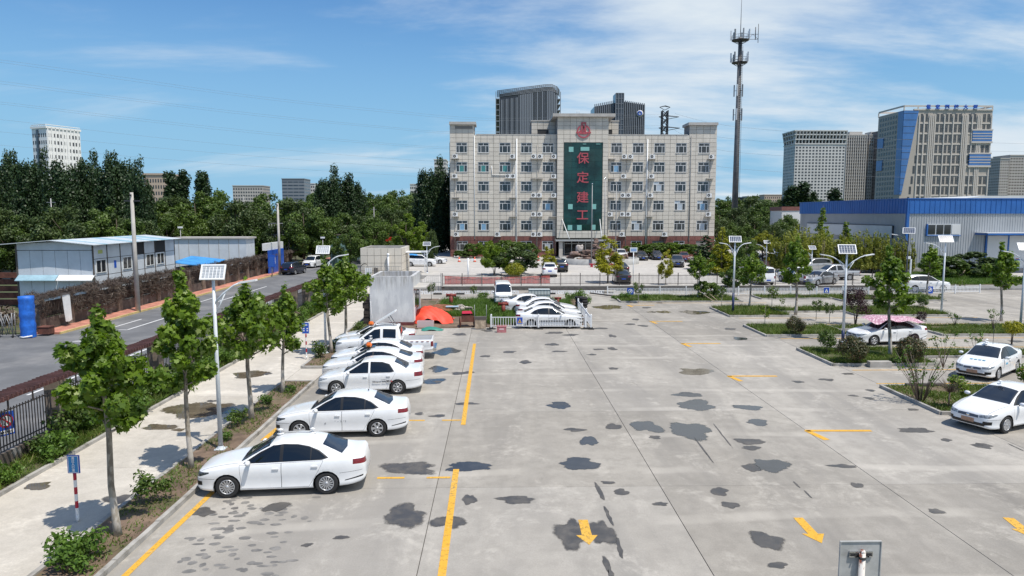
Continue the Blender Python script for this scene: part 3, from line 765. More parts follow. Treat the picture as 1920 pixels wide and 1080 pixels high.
SPEC['suv'] = var(SED, L=4.55, R=.38, wy=.78, fo=.90, wb=2.68, 
 zt=[(0, .74), (.02, .83), (.07, .90), (.2, .97), (.6, 1.04), (1.0, 1.09), (1.12, 1.11), (1.5, 1.34), (1.86, 1.56), (2.15, 1.64), (2.7, 1.67), (3.4, 1.65), (3.95, 1.59), (4.15, 1.53), (4.38, 1.20), (4.46, 1.08), (4.53, .92), (4.55, .78)],
 zb=[(0, .64), (.07, .80), (.3, .90), (.6, .96), (1.15, 1.03), (2.5, 1.07), (3.6, 1.11), (4.2, 1.13), (4.42, 1.06), (4.52, .86), (4.55, .74)],
 zs=[(0, .44), (.05, .34), (.2, .28), (.5, .26), (1.5, .27), (3.3, .27), (4.0, .30), (4.4, .36), (4.52, .44), (4.55, .50)],
 yb=[(0, .50), (.02, .60), (.08, .70), (.2, .78), (.45, .85), (.9, .90), (2.3, .915), (3.5, .91), (4.0, .89), (4.3, .83), (4.46, .76), (4.53, .68), (4.55, .60)],
 yr=[(0, .40), (.08, .56), (.5, .68), (1.0, .75), (1.15, .74), (1.5, .67), (1.86, .62), (2.7, .61), (3.5, .60), (4.0, .59), (4.2, .62), (4.4, .68), (4.52, .58), (4.55, .48)],
 dr=[(0, .02), (.5, .03), (1.1, .035), (1.5, .06), (2.0, .07), (3.8, .07), (4.2, .06), (4.45, .035), (4.55, .02)],
 side=[[(1.25, 1.085), (3.95, 1.15), (4.02, 1.22), (3.88, 1.46), (3.4, 1.555), (2.7, 1.585), (2.1, 1.55), (1.9, 1.50)]],
 glass=[[(1.36, 1.10), (2.2, 1.13), (2.2, 1.535), (1.94, 1.48)], [(2.28, 1.13), (3.12, 1.15), (3.12, 1.555), (2.28, 1.56)], [(3.2, 1.16), (3.90, 1.19), (3.80, 1.44), (3.4, 1.52), (3.2, 1.535)]],
 doors=[[(1.22, .36), (2.24, .36), (2.24, 1.07), (1.18, 1.04)], [(2.255, .36), (2.95, .36), (3.2, .78), (3.32, 1.09), (2.255, 1.075)]],
 ws=[(1.14, .0), (1.16, .69), (1.84, .565), (1.88, 0)], rw=[(4.12, 0), (4.10, .53), (4.33, .60), (4.36, 0)],
 head=[(.40, .76), (.95, .80), (.95, .92), (.40, .87)], headx=.42, tail=[(.50, .92), (.95, .92), (.95, 1.10), (.50, 1.08)], tailx=4.2,
 grille=[(-.1, .62), (.42, .64), (.42, .83), (-.1, .84)], intake=[(-.1, .38), (.6, .40), (.6, .52), (-.1, .52)],
 handles=[(2.08, .96), (3.02, .99)], mirror=(1.42, 1.10))
SPEC['van'] = var(SED, L=4.1, R=.31, wy=.68, fo=.62, wb=2.55,
 zt=[(0, .80), (.03, .92), (.1, 1.0), (.25, 1.08), (.36, 1.13), (.55, 1.42), (.8, 1.75), (1.0, 1.85), (1.6, 1.90), (2.8, 1.90), (3.7, 1.86), (3.9, 1.78), (4.02, 1.3), (4.08, .95), (4.1, .8)],
 zb=[(0, .62), (.1, .86), (.3, .98), (.6, 1.04), (1.5, 1.06), (3.6, 1.08), (3.95, 1.05), (4.08, .85), (4.1, .74)],
 zs=[(0, .40), (.05, .32), (.2, .28), (.5, .28), (1.5, .29), (3.3, .29), (3.9, .34), (4.08, .42), (4.1, .5)],
 yb=[(0, .56), (.02, .64), (.08, .71), (.2, .745), (.5, .77), (.9, .785), (2.3, .79), (3.5, .785), (3.9, .75), (4.04, .70), (4.1, .60)],
 yr=[(0, .46), (.08, .60), (.3, .68), (.5, .67), (.8, .635), (1.2, .61), (2.7, .61), (3.6, .60), (3.95, .62), (4.06, .60), (4.1, .5)],
 dr=[(0, .02), (.3, .035), (.5, .06), (.9, .08), (3.7, .08), (4.0, .06), (4.1, .02)],
 side=[[(.55, 1.06), (3.65, 1.12), (3.65, 1.70), (1.1, 1.72), (.88, 1.66)]],
 glass=[[(.66, 1.09), (1.5, 1.12), (1.5, 1.68), (1.1, 1.68), (.92, 1.62)], [(1.6, 1.12), (2.55, 1.14), (2.55, 1.68), (1.6, 1.68)], [(2.65, 1.14), (3.58, 1.14), (3.58, 1.66), (2.65, 1.68)]],
 doors=[[(.62, .36), (1.54, .36), (1.54, 1.05), (.5, 1.02)], [(1.56, .36), (2.58, .36), (2.58, 1.07), (1.56, 1.06)]],
 ws=[(.38, .0), (.38, .63), (.80, .58), (.82, 0)], rw=[(3.92, 0), (3.92, .55), (4.0, .57), (4.01, 0)],
 head=[(.36, .66), (.95, .70), (.95, .84), (.36, .84)], headx=.25, tail=[(.54, .74), (.95, .74), (.95, 1.0), (.54, 1.0)], tailx=3.92,
 grille=[(-.1, .70), (.34, .70), (.34, .76), (-.1, .77)], intake=[(-.1, .40), (.3, .40), (.3, .48), (-.1, .48)],
 handles=[(1.4, .95), (1.7, .95)], mirror=(.62, 1.12))
SPEC['mpv'] = var(SPEC['suv'], L=4.6,
 zt=[(0, .70), (.02, .80), (.07, .88), (.2, .96), (.6, 1.03), (.85, 1.08), (.95, 1.11), (1.3, 1.36), (1.66, 1.62), (1.95, 1.72), (2.7, 1.76), (3.6, 1.74), (4.1, 1.69), (4.28, 1.62), (4.45, 1.20), (4.52, 1.08), (4.58, .92), (4.6, .78)],
 yr=[(0, .40), (.08, .56), (.5, .68), (.85, .76), (1.0, .75), (1.3, .69), (1.7, .64), (2.7, .63), (3.5, .62), (4.0, .62), (4.3, .64), (4.46, .68), (4.56, .58), (4.6, .48)],
 zb=[(0, .64), (.07, .80), (.3, .90), (.6, .96), (1.15, 1.03), (2.5, 1.07), (3.6, 1.09), (4.3, 1.10), (4.48, 1.03), (4.57, .86), (4.6, .74)],
 zs=[(0, .40), (.05, .30), (.2, .24), (.5, .22), (1.5, .23), (3.3, .23), (4.0, .26), (4.45, .34), (4.57, .42), (4.6, .50)],
 yb=[(0, .52), (.02, .62), (.08, .71), (.2, .79), (.45, .85), (.9, .90), (2.3, .915), (3.5, .91), (4.05, .89), (4.38, .83), (4.51, .76), (4.58, .68), (4.6, .60)],
 dr=[(0, .02), (.5, .03), (.95, .035), (1.3, .06), (1.9, .07), (4.0, .07), (4.3, .06), (4.5, .035), (4.6, .02)],
 side=[[(1.08, 1.085), (4.08, 1.14), (4.12, 1.22), (4.02, 1.52), (3.4, 1.64), (2.7, 1.67), (1.95, 1.63), (1.72, 1.56)]],
 glass=[[(1.22, 1.10), (2.1, 1.12), (2.1, 1.61), (1.78, 1.54)], [(2.18, 1.12), (3.12, 1.14), (3.12, 1.63), (2.18, 1.645)], [(3.2, 1.14), (4.0, 1.16), (3.94, 1.5), (3.4, 1.61), (3.2, 1.62)]],
 ws=[(.97, .0), (.99, .70), (1.64, .585), (1.68, 0)], rw=[(4.26, 0), (4.24, .55), (4.41, .60), (4.43, 0)],
 grille=[(-.1, .46), (.54, .48), (.50, .76), (-.1, .78)], mirror=(1.28, 1.10), tailx=4.28)
SPEC['pickup'] = var(SED, L=5.2, R=.40, wy=.78, fo=.92, wb=3.05,
 zt=[(0, .82), (.02, .90), (.07, .97), (.2, 1.03), (.6, 1.09), (1.1, 1.14), (1.25, 1.17), (1.6, 1.42), (1.98, 1.66), (2.25, 1.73), (2.7, 1.75), (3.2, 1.74), (3.36, 1.70), (3.46, 1.36), (3.50, 1.08), (3.6, 1.06), (5.1, 1.07), (5.18, 1.02), (5.2, .90)],
 zb=[(0, .70), (.07, .86), (.3, .96), (.6, 1.0), (1.15, 1.05), (2.5, 1.07), (3.46, 1.07), (3.52, 1.03), (5.1, 1.03), (5.18, .95), (5.2, .85)],
 zs=[(0, .52), (.05, .42), (.2, .36), (.5, .36), (1.5, .37), (3.3, .38), (4.3, .44), (5.1, .50), (5.2, .56)],
 yb=[(0, .60), (.02, .68), (.08, .76), (.2, .82), (.45, .87), (.9, .895), (2.3, .90), (3.5, .89), (4.5, .885), (5.1, .86), (5.17, .82), (5.2, .77)],
 yr=[(0, .46), (.08, .62), (.5, .70), (1.1, .76), (1.3, .75), (1.6, .69), (2.0, .63), (2.7, .62), (3.3, .62), (3.42, .64), (3.52, .80), (5.1, .79), (5.2, .70)],
 dr=[(0, .02), (.5, .03), (1.2, .035), (1.6, .06), (2.1, .07), (3.3, .07), (3.46, .05), (3.55, .02), (5.2, .02)],
 side=[[(1.36, 1.10), (2.40, 1.12), (2.40, 1.645), (2.08, 1.60)], [(2.54, 1.12), (3.22, 1.13), (3.22, 1.62), (2.54, 1.645)]],
 glass=[[(1.46, 1.12), (2.36, 1.14), (2.36, 1.62), (2.12, 1.58)], [(2.57, 1.14), (3.19, 1.15), (3.19, 1.60), (2.57, 1.62)]],
 doors=[[(1.32, .46), (2.46, .46), (2.46, 1.06), (1.28, 1.04)], [(2.475, .46), (3.20, .46), (3.32, .80), (3.36, 1.05), (2.475, 1.06)]],
 ws=[(1.28, .0), (1.30, .70), (1.94, .575), (1.98, 0)], rw=[(3.38, 0), (3.38, .5), (3.46, .52), (3.46, 0)],
 head=[(.44, .80), (.95, .82), (.95, .98), (.44, .96)], headx=.38, tail=[(.66, .70), (.98, .70), (.98, .98), (.66, .98)], tailx=5.07,
 grille=[(-.1, .66), (.40, .68), (.40, .90), (-.1, .92)], intake=[(-.1, .46), (.5, .46), (.5, .56), (-.1, .56)],
 handles=[(2.3, .97), (3.2, .97)], mirror=(1.56, 1.14), bed=(3.56, 5.10))
def make_car(kind, label, group, paint='white', rim='ten', lamp='darklamp', detail=True, plate=None, grillem='trim', fine=1.0, cat='car', name='parked_car'):
 """origin on the ground half-way between the axles; the nose points along -x"""
 T = SPEC[kind]
 L = T['L']; fa, ra = T['fo'], T['fo'] + T['wb']; xm = (fa + ra) / 2
 step = 0.075 / fine
 xs = np.unique(np.round(np.concatenate([np.array([0, .01, .02, .045, .08, .13, .2]), np.arange(.26, L - .24, step), L - np.array([.2, .13, .08, .045, .02, .01, 0]), [p[0] for p in T['zt']]]), 4))
 zt, zb, zs, yb, yr, dr = (pchip(T[k], xs) for k in ('zt', 'zb', 'zs', 'yb', 'yr', 'dr'))
 zre = zt - dr
 zb = np.minimum(zb, zre - .01)
 hs = zb - zs
 K = [(0 * xs, zs), (yb * .90, zs), (yb * .985, zs + .06), (yb * .968, zs + hs * .30), (yb * 1.0, zs + hs * .70), (yb * .972, zb - np.minimum(.05, hs * .15)), (yb * .950, zb),
  None, (yr, zre), (yr * .82, zt - dr * .30), (0 * xs, zt)]
 K[7] = ((K[6][0] + K[8][0]) / 2 + .012, (K[6][1] + K[8][1]) / 2)
 v = [0, .6, 1, 1.5, 2, 2.5, 3, 3.5, 4, 4.5, 5, 5.5, 6, 6.5, 7, 7.5, 8, 8.25, 8.6, 9, 9.5, 10]
 KY = np.array([k[0] for k in K]); KZ = np.array([k[1] for k in K])
 rows = np.zeros((len(xs), len(v), 3))
 va = np.array(v, float)
 for i in range(len(xs)):
  rows[i, :, 0] = xs[i]
  rows[i, :, 1] = np.maximum(0, pchip(list(zip(range(11), KY[:, i])), va))
  rows[i, :, 2] = pchip(list(zip(range(11), KZ[:, i])), va)
 rows[:, 0, 1] = 0; rows[:, -1, 1] = 0
 bm = bmesh.new()
 lay = bm.faces.layers.int.new('t')
 vv = [[bm.verts.new(rows[i, j]) for j in range(len(v))] for i in range(len(xs))]
 for i in range(len(xs) - 1):
  for j in range(len(v) - 1):
   bm.faces.new((vv[i][j], vv[i][j + 1], vv[i + 1][j + 1], vv[i + 1][j]))
 bm.faces.new(list(reversed(vv[0]))); bm.faces.new(vv[-1])
 bm.normal_update()
 sidef = lambda f: f.normal.y > .25
 topf = lambda f: f.normal.z > .12
 TAG = {}
 ntag = [0]
 def region(planes, cond, name, mat, mirror=True, detach=True, part=None):
  ntag[0] += 1
  TAG[ntag[0]] = (name, mat, detach, mirror)
  cut(bm, planes, lay, ntag[0], cond)
  return ntag[0]
 for poly in T['doors']:
  region(planes_of(grow(poly, .007), XZ), sidef, 'seam', 'trim', detach=False)
  region(planes_of(poly, XZ), sidef, 'door', paint)
 for poly in T['side']: region(planes_of(poly, XZ), lambda f: f.normal.y > .25, 'trim', 'trim', detach=False)
 for poly in T['glass']: region(planes_of(poly, XZ), lambda f: f.normal.y > .25, 'side_window', 'glass')
 region(planes_of(grow(T['ws'], .02), XY) + [half(1, -.5, -1)], topf, 'trim', 'trim', detach=False)
 region(planes_of(T['ws'], XY), topf, 'windscreen', 'shield', False)
 rcond = lambda f: f.normal.x > .05 and f.normal.z > -.1
 region(planes_of(grow(T['rw'], .015), XY) + [half(2, T['zb'][0][1] + .1, -1)], rcond, 'trim', 'trim', detach=False)
 region(planes_of(T['rw'], XY) + [half(2, T['zb'][0][1] + .1, -1)], rcond, 'rear_window', 'shield', False)
 region(planes_of(T['grille'], YZ) + [half(0, .3, 1)], None, 'grille', grillem, False)
 region(planes_of(T['intake'], YZ) + [half(0, .25, 1)], None, 'air_intake', 'trim', False)
 region(planes_of(T['head'], YZ) + [half(0, T['headx'], 1), (Vector((.06, 0, T['head'][1][1] - .03)), Vector((.13, 0, -.37)))], None, 'headlight', lamp)
 region(planes_of(T['tail'], YZ) + [half(0, T['tailx'], -1)], None, 'taillight', 'tail')
 if fine >= 1.0:
  cx0, cx1 = T['ws'][0][0], T['rw'][-1][0]
  up_ = lambda f: f.normal.z > .45
  for q in ([(.16, .60), (.16, .613), (cx0 - .06, .722), (cx0 - .06, .709)], [(cx1 + .05, .66), (cx1 + .05, .673), (L - .16, .633), (L - .16, .62)]):
   if kind in ('sedan', 'older', 'coupe'): region(planes_of(q, XY) + [half(2, .6, -1)], up_, 'seam', 'trim', detach=False)
  zq = T['head'][1][1] - .06
  for q in ([(.06, zq - .004), (.06, zq + .005), (fa - .33, zq + .005), (fa - .33, zq - .004)], [(ra + .36, .60), (ra + .36, .609), (L - .1, .65), (L - .1, .641)]):
   if kind in ('sedan', 'older', 'coupe'): region(planes_of(q, XZ), lambda f: f.normal.y > .1, 'seam', 'trim', detach=False)
  if kind == 'sedan':
   region(planes_of([(4.02, .375), (4.52, .455), (4.52, .50), (4.04, .405)], XZ), lambda f: f.normal.y > .1, 'bumper_strip', 'trim', detach=False)
   region(planes_of([(.50, .33), (.80, .36), (.80, .47), (.52, .47)], YZ) + [half(0, .2, 1)], None, 'corner_intake', 'trim', detach=False)
 dead = ntag[0] + 1
 zc = T['R'] - .05
 for ax in (fa, ra):
  poly = [(ax + T['R'] * math.cos(2 * math.pi * k / 18), zc + T['R'] * math.sin(2 * math.pi * k / 18)) for k in range(18)]
  cut(bm, planes_of(poly, XZ) + [half(1, .4, -1)], lay, dead)
 if 'bed' in T:
  b0, b1 = T['bed']
  cut(bm, planes_of([(b0, -.1), (b0, .74), (b1, .74), (b1, -.1)], XY) + [half(2, .9, -1)], lay, dead)
 bmesh.ops.delete(bm, geom=[f for f in bm.faces if f[lay] == dead], context='FACES')
 root = thing(name, label, cat, (0, 0, 0), 0, group)
 bm.verts.index_update()
 groups = {}
 for f in bm.faces: groups.setdefault(f[lay], []).append(f)
 matlist = ['paint', 'trim']
 bv, bf, bmi = [], [], []
 def emit(fs, store, sgn, mi):
  Vs, Fs, Ms, idx = store
  for f in fs:
   ids = []
   for q in f.verts:
    key = (q.index, 0 if abs(q.co.y) < 1e-5 else sgn)
    if key not in idx:
     idx[key] = len(Vs); Vs.append((q.co.x - xm, q.co.y * sgn, q.co.z))
    ids.append(idx[key])
   Fs.append(ids if sgn < 0 else ids[::-1]); Ms.append(mi)
 def finish(store, nm, mats, parent):
  Vs, Fs, Ms, _ = store
  me = bpy.data.meshes.new(nm)
  me.from_pydata(Vs, [], Fs)
  for x in mats: me.materials.append(x)
  me.polygons.foreach_set('material_index', Ms)
  me.polygons.foreach_set('use_smooth', [True] * len(Fs))
  me.update()
  return link(nm, me, parent)
 tf = max(bm.faces, key=lambda f: f.calc_center_median().z)
 flip = tf.normal.z < 0
 store = ([], [], [], {})
 kids = []
 for t, fs in groups.items():
  if t == 0 or not TAG[t][2]:
   for sgn in (1, -1): emit(fs, store, sgn if not flip else sgn, 0 if t == 0 else 1)
 if not flip: store[1][:] = [f[::-1] for f in store[1]]
 body = finish(store, 'body', [MC[paint], MC['trim'], MC['under']], root)
 u = MB()
 u.box(-T['wb'] / 2 - .5, T['wb'] / 2 + .6, -.45, .45, .2 if T['R'] < .37 else .3, .5, 0)
 for ax in (-T['wb'] / 2, T['wb'] / 2):
  for s in (-1, 1):
   n = 14
   for k in range(n):
    a0, a1 = math.pi * (k / n * 1.3 - .15), math.pi * ((k + 1) / n * 1.3 - .15)
    rr = T['R'] + .002
    y0, y1 = s * .42, s * (T['wy'] + .075)
    u.quad((ax + rr * math.cos(a0), y0, zc + rr * math.sin(a0)), (ax + rr * math.cos(a1), y0, zc + rr * math.sin(a1)),
     (ax + rr * math.cos(a1), y1, zc + rr * math.sin(a1)), (ax + rr * math.cos(a0), y1, zc + rr * math.sin(a0)))
   u.box(ax - rr, ax + rr, s * .42 - .01, s * .42 + .01, .15, zc + rr)
 u.build('underbody', MC['under'], root)
 for t, fs in groups.items():
  if t == 0 or not TAG[t][2]: continue
  nm, mt, _, mir = TAG[t]
  for sgn in ((1, -1) if mir else (0,)):
   st = ([], [], [], {})
   for sg in ((sgn,) if mir else (1, -1)): emit(fs, st, sg, 0)
   if not flip: st[1][:] = [f[::-1] for f in st[1]]
   o = finish(st, nm, [MC[mt]], root)
   if nm == 'door' and detail:
    c = sum((Vector(q) for q in st[0]), Vector()) / len(st[0])
    hx, hz = min(T['handles'], key=lambda h: abs(h[0] - xm - c.x - .3))
    yy = float(np.interp(hx, xs, yb)) * sgn
    h = MB(); h.cbox((hx - xm, yy + sgn * .012, hz), .17, .035, .032); h.cbox((hx - xm, yy + sgn * .003, hz - .03), .12, .02, .05)
    h.build('handle', MC[paint] if paint != 'pink' else MC['trim'], o)
 tm, rm = wheel_mesh(rim)
 for ax in (-T['wb'] / 2, T['wb'] / 2):
  for s in (-1, 1):
   w = bpy.data.objects.new('wheel', None); COL.objects.link(w); w.parent = root
   k = (T['R'] - .05) / .315
   w.location = (ax, s * T['wy'], T['R'] - .05); w.scale = (k, 1, k)
   if s > 0: w.rotation_euler = (0, 0, math.pi)
   link('tyre', tm, w); link('rim', rm, w)
 if detail:
  mx, mz = T['mirror']
  for s in (-1, 1):
   yy = float(np.interp(mx, xs, yb)) * s
   m = MB()
   m.lathe([(0, -.10), (.05, -.092), (.068, -.04), (.068, .03), (.05, .085), (0, .095)], 10, 0, (mx - xm - .02, yy + s * .10, mz + .03), axis='y')
   m.tube([(mx - xm, yy - s * .03, mz - .03), (mx - xm, yy + s * .10, mz + .0)], .022, 6, 1)
   m.build('mirror', [MC[paint], MC['trim']], root)
  b = MB()
  zg = sum(p[1] for p in T['grille']) / 4
  b.lathe([(.055, 0), (.05, -.012), (0, -.014)], 14, 0, (-xm - .005, 0, zg), axis='x')
  b.build('badge', MC['chrome'], root)
 for xx, s, zz in ((-xm - .012, -1, sum(p[1] for p in T['intake']) / 4 + .10), (L - xm - .004, 1, T['tail'][0][1] - .17 if kind != 'pickup' else .62)):
  pm = plate if plate else 'plate_blue'
  if pm == 'none': continue
  p = MB(); p.box(xx - .008, xx + .008, -.22, .22, zz - .07, zz + .07)
  p.build('number_plate', MC[pm], root)
 if 'bed' in T:
  b0, b1 = T['bed'][0] - xm, T['bed'][1] - xm
  b = MB()
  z0, z1 = .62, 1.045
  b.quad((b0, -.74, z0), (b1, -.74, z0), (b1, .74, z0), (b0, .74, z0), 1)
  for s in (-1, 1): b.quad((b0, .74 * s, z0), (b1, .74 * s, z0), (b1, .74 * s, z1), (b0, .74 * s, z1), 0)
  for x in (b0, b1): b.quad((x, -.74, z0), (x, .74, z0), (x, .74, z1), (x, -.74, z1), 0)
  b.build('cargo_bed', [MC[paint], MC['under']], root)
  b = MB(); b.box(L - xm - .02, L - xm + .14, -.80, .80, .46, .60)
  b.build('rear_bumper', MC['chrome'], root)
 bm.free()
 return root
# ------------------------------------------------------------------ the office block
MO = {}
MO['panel'] = M('beige_stone_panel', (0.58, 0.535, 0.465), 0.75, var=0.07, vs_=0.8, isl=0.16, dirt=(0.43, 0.40, 0.35), ds=0.35, dlo=0.55, dhi=0.85, stretch=(1, 1, .35))
MO['back'] = M('panel_joint_backing', (0.21, 0.20, 0.19), 0.9)
MO['granite'] = M('red_granite_panel', (0.19, 0.075, 0.06), 0.55, var=0.15, vs_=2.0, isl=0.25)
MO['frame'] = M('white_window_frame', (0.70, 0.71, 0.71), 0.45)
MO['dark'] = M('dark_window_glass', (0.022, 0.025, 0.028), 0.06, spec=0.8)
MO['mid'] = M('grey_window_glass', (0.055, 0.06, 0.065), 0.10, spec=0.7)
MO['blue'] = M('blue_curtain_behind_glass', (0.20, 0.36, 0.52), 0.15, spec=0.6)
MO['teal'] = M('teal_curtain_behind_glass', (0.06, 0.22, 0.21), 0.12, spec=0.6)
MO['pale'] = M('pale_blind_behind_glass', (0.42, 0.47, 0.52), 0.15, spec=0.6)
MO['green'] = M('green_curtain_wall_glass', (0.009, 0.040, 0.036), 0.07, spec=0.55, var=0.45, vs_=0.35)
MO['greenlite'] = M('pale_green_open_pane', (0.21, 0.46, 0.42), 0.2, spec=0.6)
MO['mull'] = M('dark_green_mullion', (0.012, 0.035, 0.032), 0.4)
MO['redsign'] = M('red_sign_letters', (0.42, 0.075, 0.095), 0.45, var=0.1, vs_=2)
MO['roofgrey'] = M('roof_grey', (0.27, 0.265, 0.255), 0.9, var=0.15, vs_=0.6)
MO['white'] = M('white_painted_metal', (0.72, 0.73, 0.73), 0.4, var=0.05, vs_=4)
MO['acdark'] = M('fan_grille_dark', (0.03, 0.03, 0.03), 0.6)
MO['canopy'] = M('canopy_steel', (0.40, 0.41, 0.41), 0.4, metal=0.4)
MO['canopyglass'] = M('canopy_glass', (0.20, 0.23, 0.22), 0.15, spec=0.7)
MO['stone'] = M('warm_grey_stone', (0.42, 0.40, 0.37), 0.85, var=0.12, vs_=1.2)
YB = 121.0
SCB = FPX / YB
bx = lambda px: at(px, 440, YB)[0]
bz = lambda py: at(1090, py, YB)[2]
office = thing('office_building', 'six storey beige panelled office block with a green glass centre and red characters', 'building', (0, YB, 0))
BX0, BX1 = bx(845), bx(1338.5)
ZP, ZT = bz(253), bz(229.5)       # parapet, end towers
ZC, ZG = bz(215), bz(442.7)
CX0, CX1 = bx(1043), bx(1137)
TX0, TX1 = bx(890.5), bx(1287.5)
wins = []
COLS = [(856.4, 877), (896.6, 917.3), (936.6, 957.3), (976.4, 996.8), (1016.4, 1037), (1143.3, 1163.5), (1183.2, 1203.5), (1223, 1243.3), (1263, 1283.3), (1305, 1325.6)]
ROWS = [(268.2, 286.8), (304.3, 322.9), (340.4, 358.8), (376.2, 394.2), (413.8, 431.8), (452, 469)]
for c in COLS:
 for i, r_ in enumerate(ROWS):
  wins.append((bx(c[0]), bx(c[1]), bz(r_[1]), bz(r_[0]), i))
holes = [(w[0], w[1], w[2], w[3]) for w in wins]
GX0, GX1, GZ0, GZ1 = bx(1056), bx(1126.5), bz(432.7), bz(267.7)
def minus(rect, hs):
 out = [rect]
 for hx0, hx1, hz0, hz1 in hs:
  nx = []
  for x0, x1, z0, z1 in out:
   if hx0 >= x1 or hx1 <= x0 or hz0 >= z1 or hz1 <= z0: nx.append((x0, x1, z0, z1)); continue
   if hx0 > x0: nx.append((x0, hx0, z0, z1))
   if hx1 < x1: nx.append((hx1, x1, z0, z1))
   a, b_ = max(x0, hx0), min(x1, hx1)
   if hz0 > z0: nx.append((a, b_, z0, hz0))
   if hz1 < z1: nx.append((a, b_, hz1, z1))
  out = [q for q in nx if q[1] - q[0] > .03 and q[3] - q[2] > .03]
 return out
wl_ = MB()
D = 15.0
wl_.box(BX0, TX0, 0, D, 0, ZP - .06); wl_.box(BX0, TX0, .002, 3.4, ZP - .059, ZT - .45); wl_.box(TX1, BX1, .002, 3.4, ZP - .059, ZT - .45); wl_.box(TX0 + .002, CX0 - .002, 0.001, D, 0, ZP - .06); wl_.box(CX1 + .002, TX1 - .002, 0.001, D, 0, ZP - .06); wl_.box(TX1, BX1, 0, D, 0, ZP - .06)
wl_.box(CX0, CX1, -.75, D, ZG - .35, ZC - .5)
wl_.box(CX0 + .6, CX1 - .6, .5, D - .1, 0, ZG - .36)
wl_.box(bx(998), bx(1164), 4.0, 10, ZP - .2, bz(222) - .2, 0)
wl_.build('wall', MO['back'], office)
whole, rest = [], MB()
pw, phh = 1.10, .715
G_ = .042
def clad(x0, x1, z0, z1, y, hs, mi=0, ox=None):
 nx = max(1, round((x1 - x0) / pw)); w = (x1 - x0) / nx
 nz = max(1, round((z1 - z0) / phh)); h = (z1 - z0) / nz
 for i in range(nx):
  for j in range(nz):
   cell = (x0 + i * w + G_ / 2, x0 + (i + 1) * w - G_ / 2, z0 + j * h + G_ / 2, z0 + (j + 1) * h - G_ / 2)
   ps = minus(cell, hs)
   if len(ps) == 1 and ps[0] == cell and len(whole) < 290 and mi == 0: whole.append((cell, y))
   else:
    for p in ps: rest.box(p[0], p[1], y - .10, y, p[2], p[3], mi)
HS = [(h[0] - .02, h[1] + .02, h[2] - .02, h[3] + .02) for h in holes]
clad(TX0, CX0, ZG, ZP, 0, HS); clad(BX0, TX0, ZG, ZT - .45, 0, HS)
clad(CX1, TX1, ZG, ZP, 0, HS); clad(TX1, BX1, ZG, ZT - .45, 0, HS)
clad(CX0, CX1, ZG - .3, ZC - .5, -.75, [(GX0, GX1, GZ0, GZ1)])
clad(bx(998), CX0, ZP, bz(222), 4.0, [(bx(1009), bx(1031), ZP - .1, bz(238))]); clad(CX1, bx(1164), ZP, bz(222), 4.0, [(bx(1141), bx(1152), ZP - .1, bz(238))])
clad(BX0, CX0, PZ, ZG, 0, HS, 1); clad(CX1, BX1, PZ, ZG, 0, HS, 1)
pm_cache = {}
for (x0, x1, z0, z1), y in whole:
 key = (round(x1 - x0, 3), round(z1 - z0, 3))
 if key not in pm_cache: pm_cache[key] = MB().box(-key[0] / 2, key[0] / 2, -.10, 0, -key[1] / 2, key[1] / 2).mesh('facade_panel', MO['panel'])
 link('facade_panel', pm_cache[key], office, ((x0 + x1) / 2, y, (z0 + z1) / 2))
rest.build('facade_panels', [MO['panel'], MO['granite']], office, kind='stuff')
sd_ = MB()
for x, s in ((BX0, -1), (BX1, 1)):
 for j in range(7):
  for k in range(17):
   z0 = ZG + k * phh * 1.3
   if z0 + 1 < ZT - .4: sd_.box(x - .08 if s < 0 else x, x if s < 0 else x + .08, .1 + j * 2.1, 2.1 + j * 2.1 - .04, z0 + .02, z0 + phh * 1.3 - .02)
 sd_.box(x - .08 if s < 0 else x, x if s < 0 else x + .08, -.05, D, PZ, ZG - .03, 1)
sd_.build('end_panels', [MO['panel'], MO['granite']], office, kind='stuff')
c = MB()
c.box(BX0 - .05, TX0 + .28, -.55, 3.6, ZT - .45, ZT); c.box(TX1 - .28, BX1 + .05, -.55, 3.6, ZT - .45, ZT)
c.build('end_cap', MO['stone'], office)
c = MB(); c.box(bx(1034), bx(1148), -1.5, D, ZC - .5, ZC); c.build('roof_cap', MO['stone'], office)
c = MB(); c.box(TX0 + .3, CX0 - .01, -.14, .3, ZP - .05, ZP + .10); c.box(CX1 + .01, TX1 - .3, -.14, .3, ZP - .05, ZP + .10); c.build('parapet_coping', MO['stone'], office)
c = MB(); c.box(bx(998) - .1, CX0 - .02, 3.8, 10.2, bz(222), bz(221) + .1); c.box(CX1 + .02, bx(1164) + .1, 3.8, 10.2, bz(222), bz(221) + .1); c.build('penthouse_coping', MO['stone'], office)
for p0, p1 in ((1010, 1030), (1141.5, 1151.5)):
 c = MB(); c.box(bx(p0), bx(p1), 3.98, 3.995, ZP, bz(238.5)); c.build('louvre_opening', MO['acdark'], office)
c = MB(); c.box(BX0 + .9, TX0 - .3, -.14, -.06, bz(242), bz(237)); c.build('sunk_band', MO['back'], office)
ww, wh = wins[0][1] - wins[0][0], wins[0][3] - wins[0][2]
def office_window(h):
 f = MB(); t = .07
 f.box(-ww / 2, ww / 2, -.065, 0, 0, t); f.box(-ww / 2, ww / 2, -.065, 0, h - t, h)
 f.box(-ww / 2, -ww / 2 + t, -.064, 0, t, h - t); f.box(ww / 2 - t, ww / 2, -.064, 0, t, h - t)
 f.box(-ww / 2 + t, ww / 2 - t, -.062, 0, h * .68, h * .68 + t)
 for x in (-ww * .22, ww * .22): f.box(x - .035, x + .035, -.060, 0, t, h * .68)
 f.box(-.03, .03, -.058, 0, h * .68 + t, h - t)
 return f.mesh('window', MO['frame'])
WF = {0: office_window(wh), 5: office_window(wins[5][3] - wins[5][2])}
PANES = {}
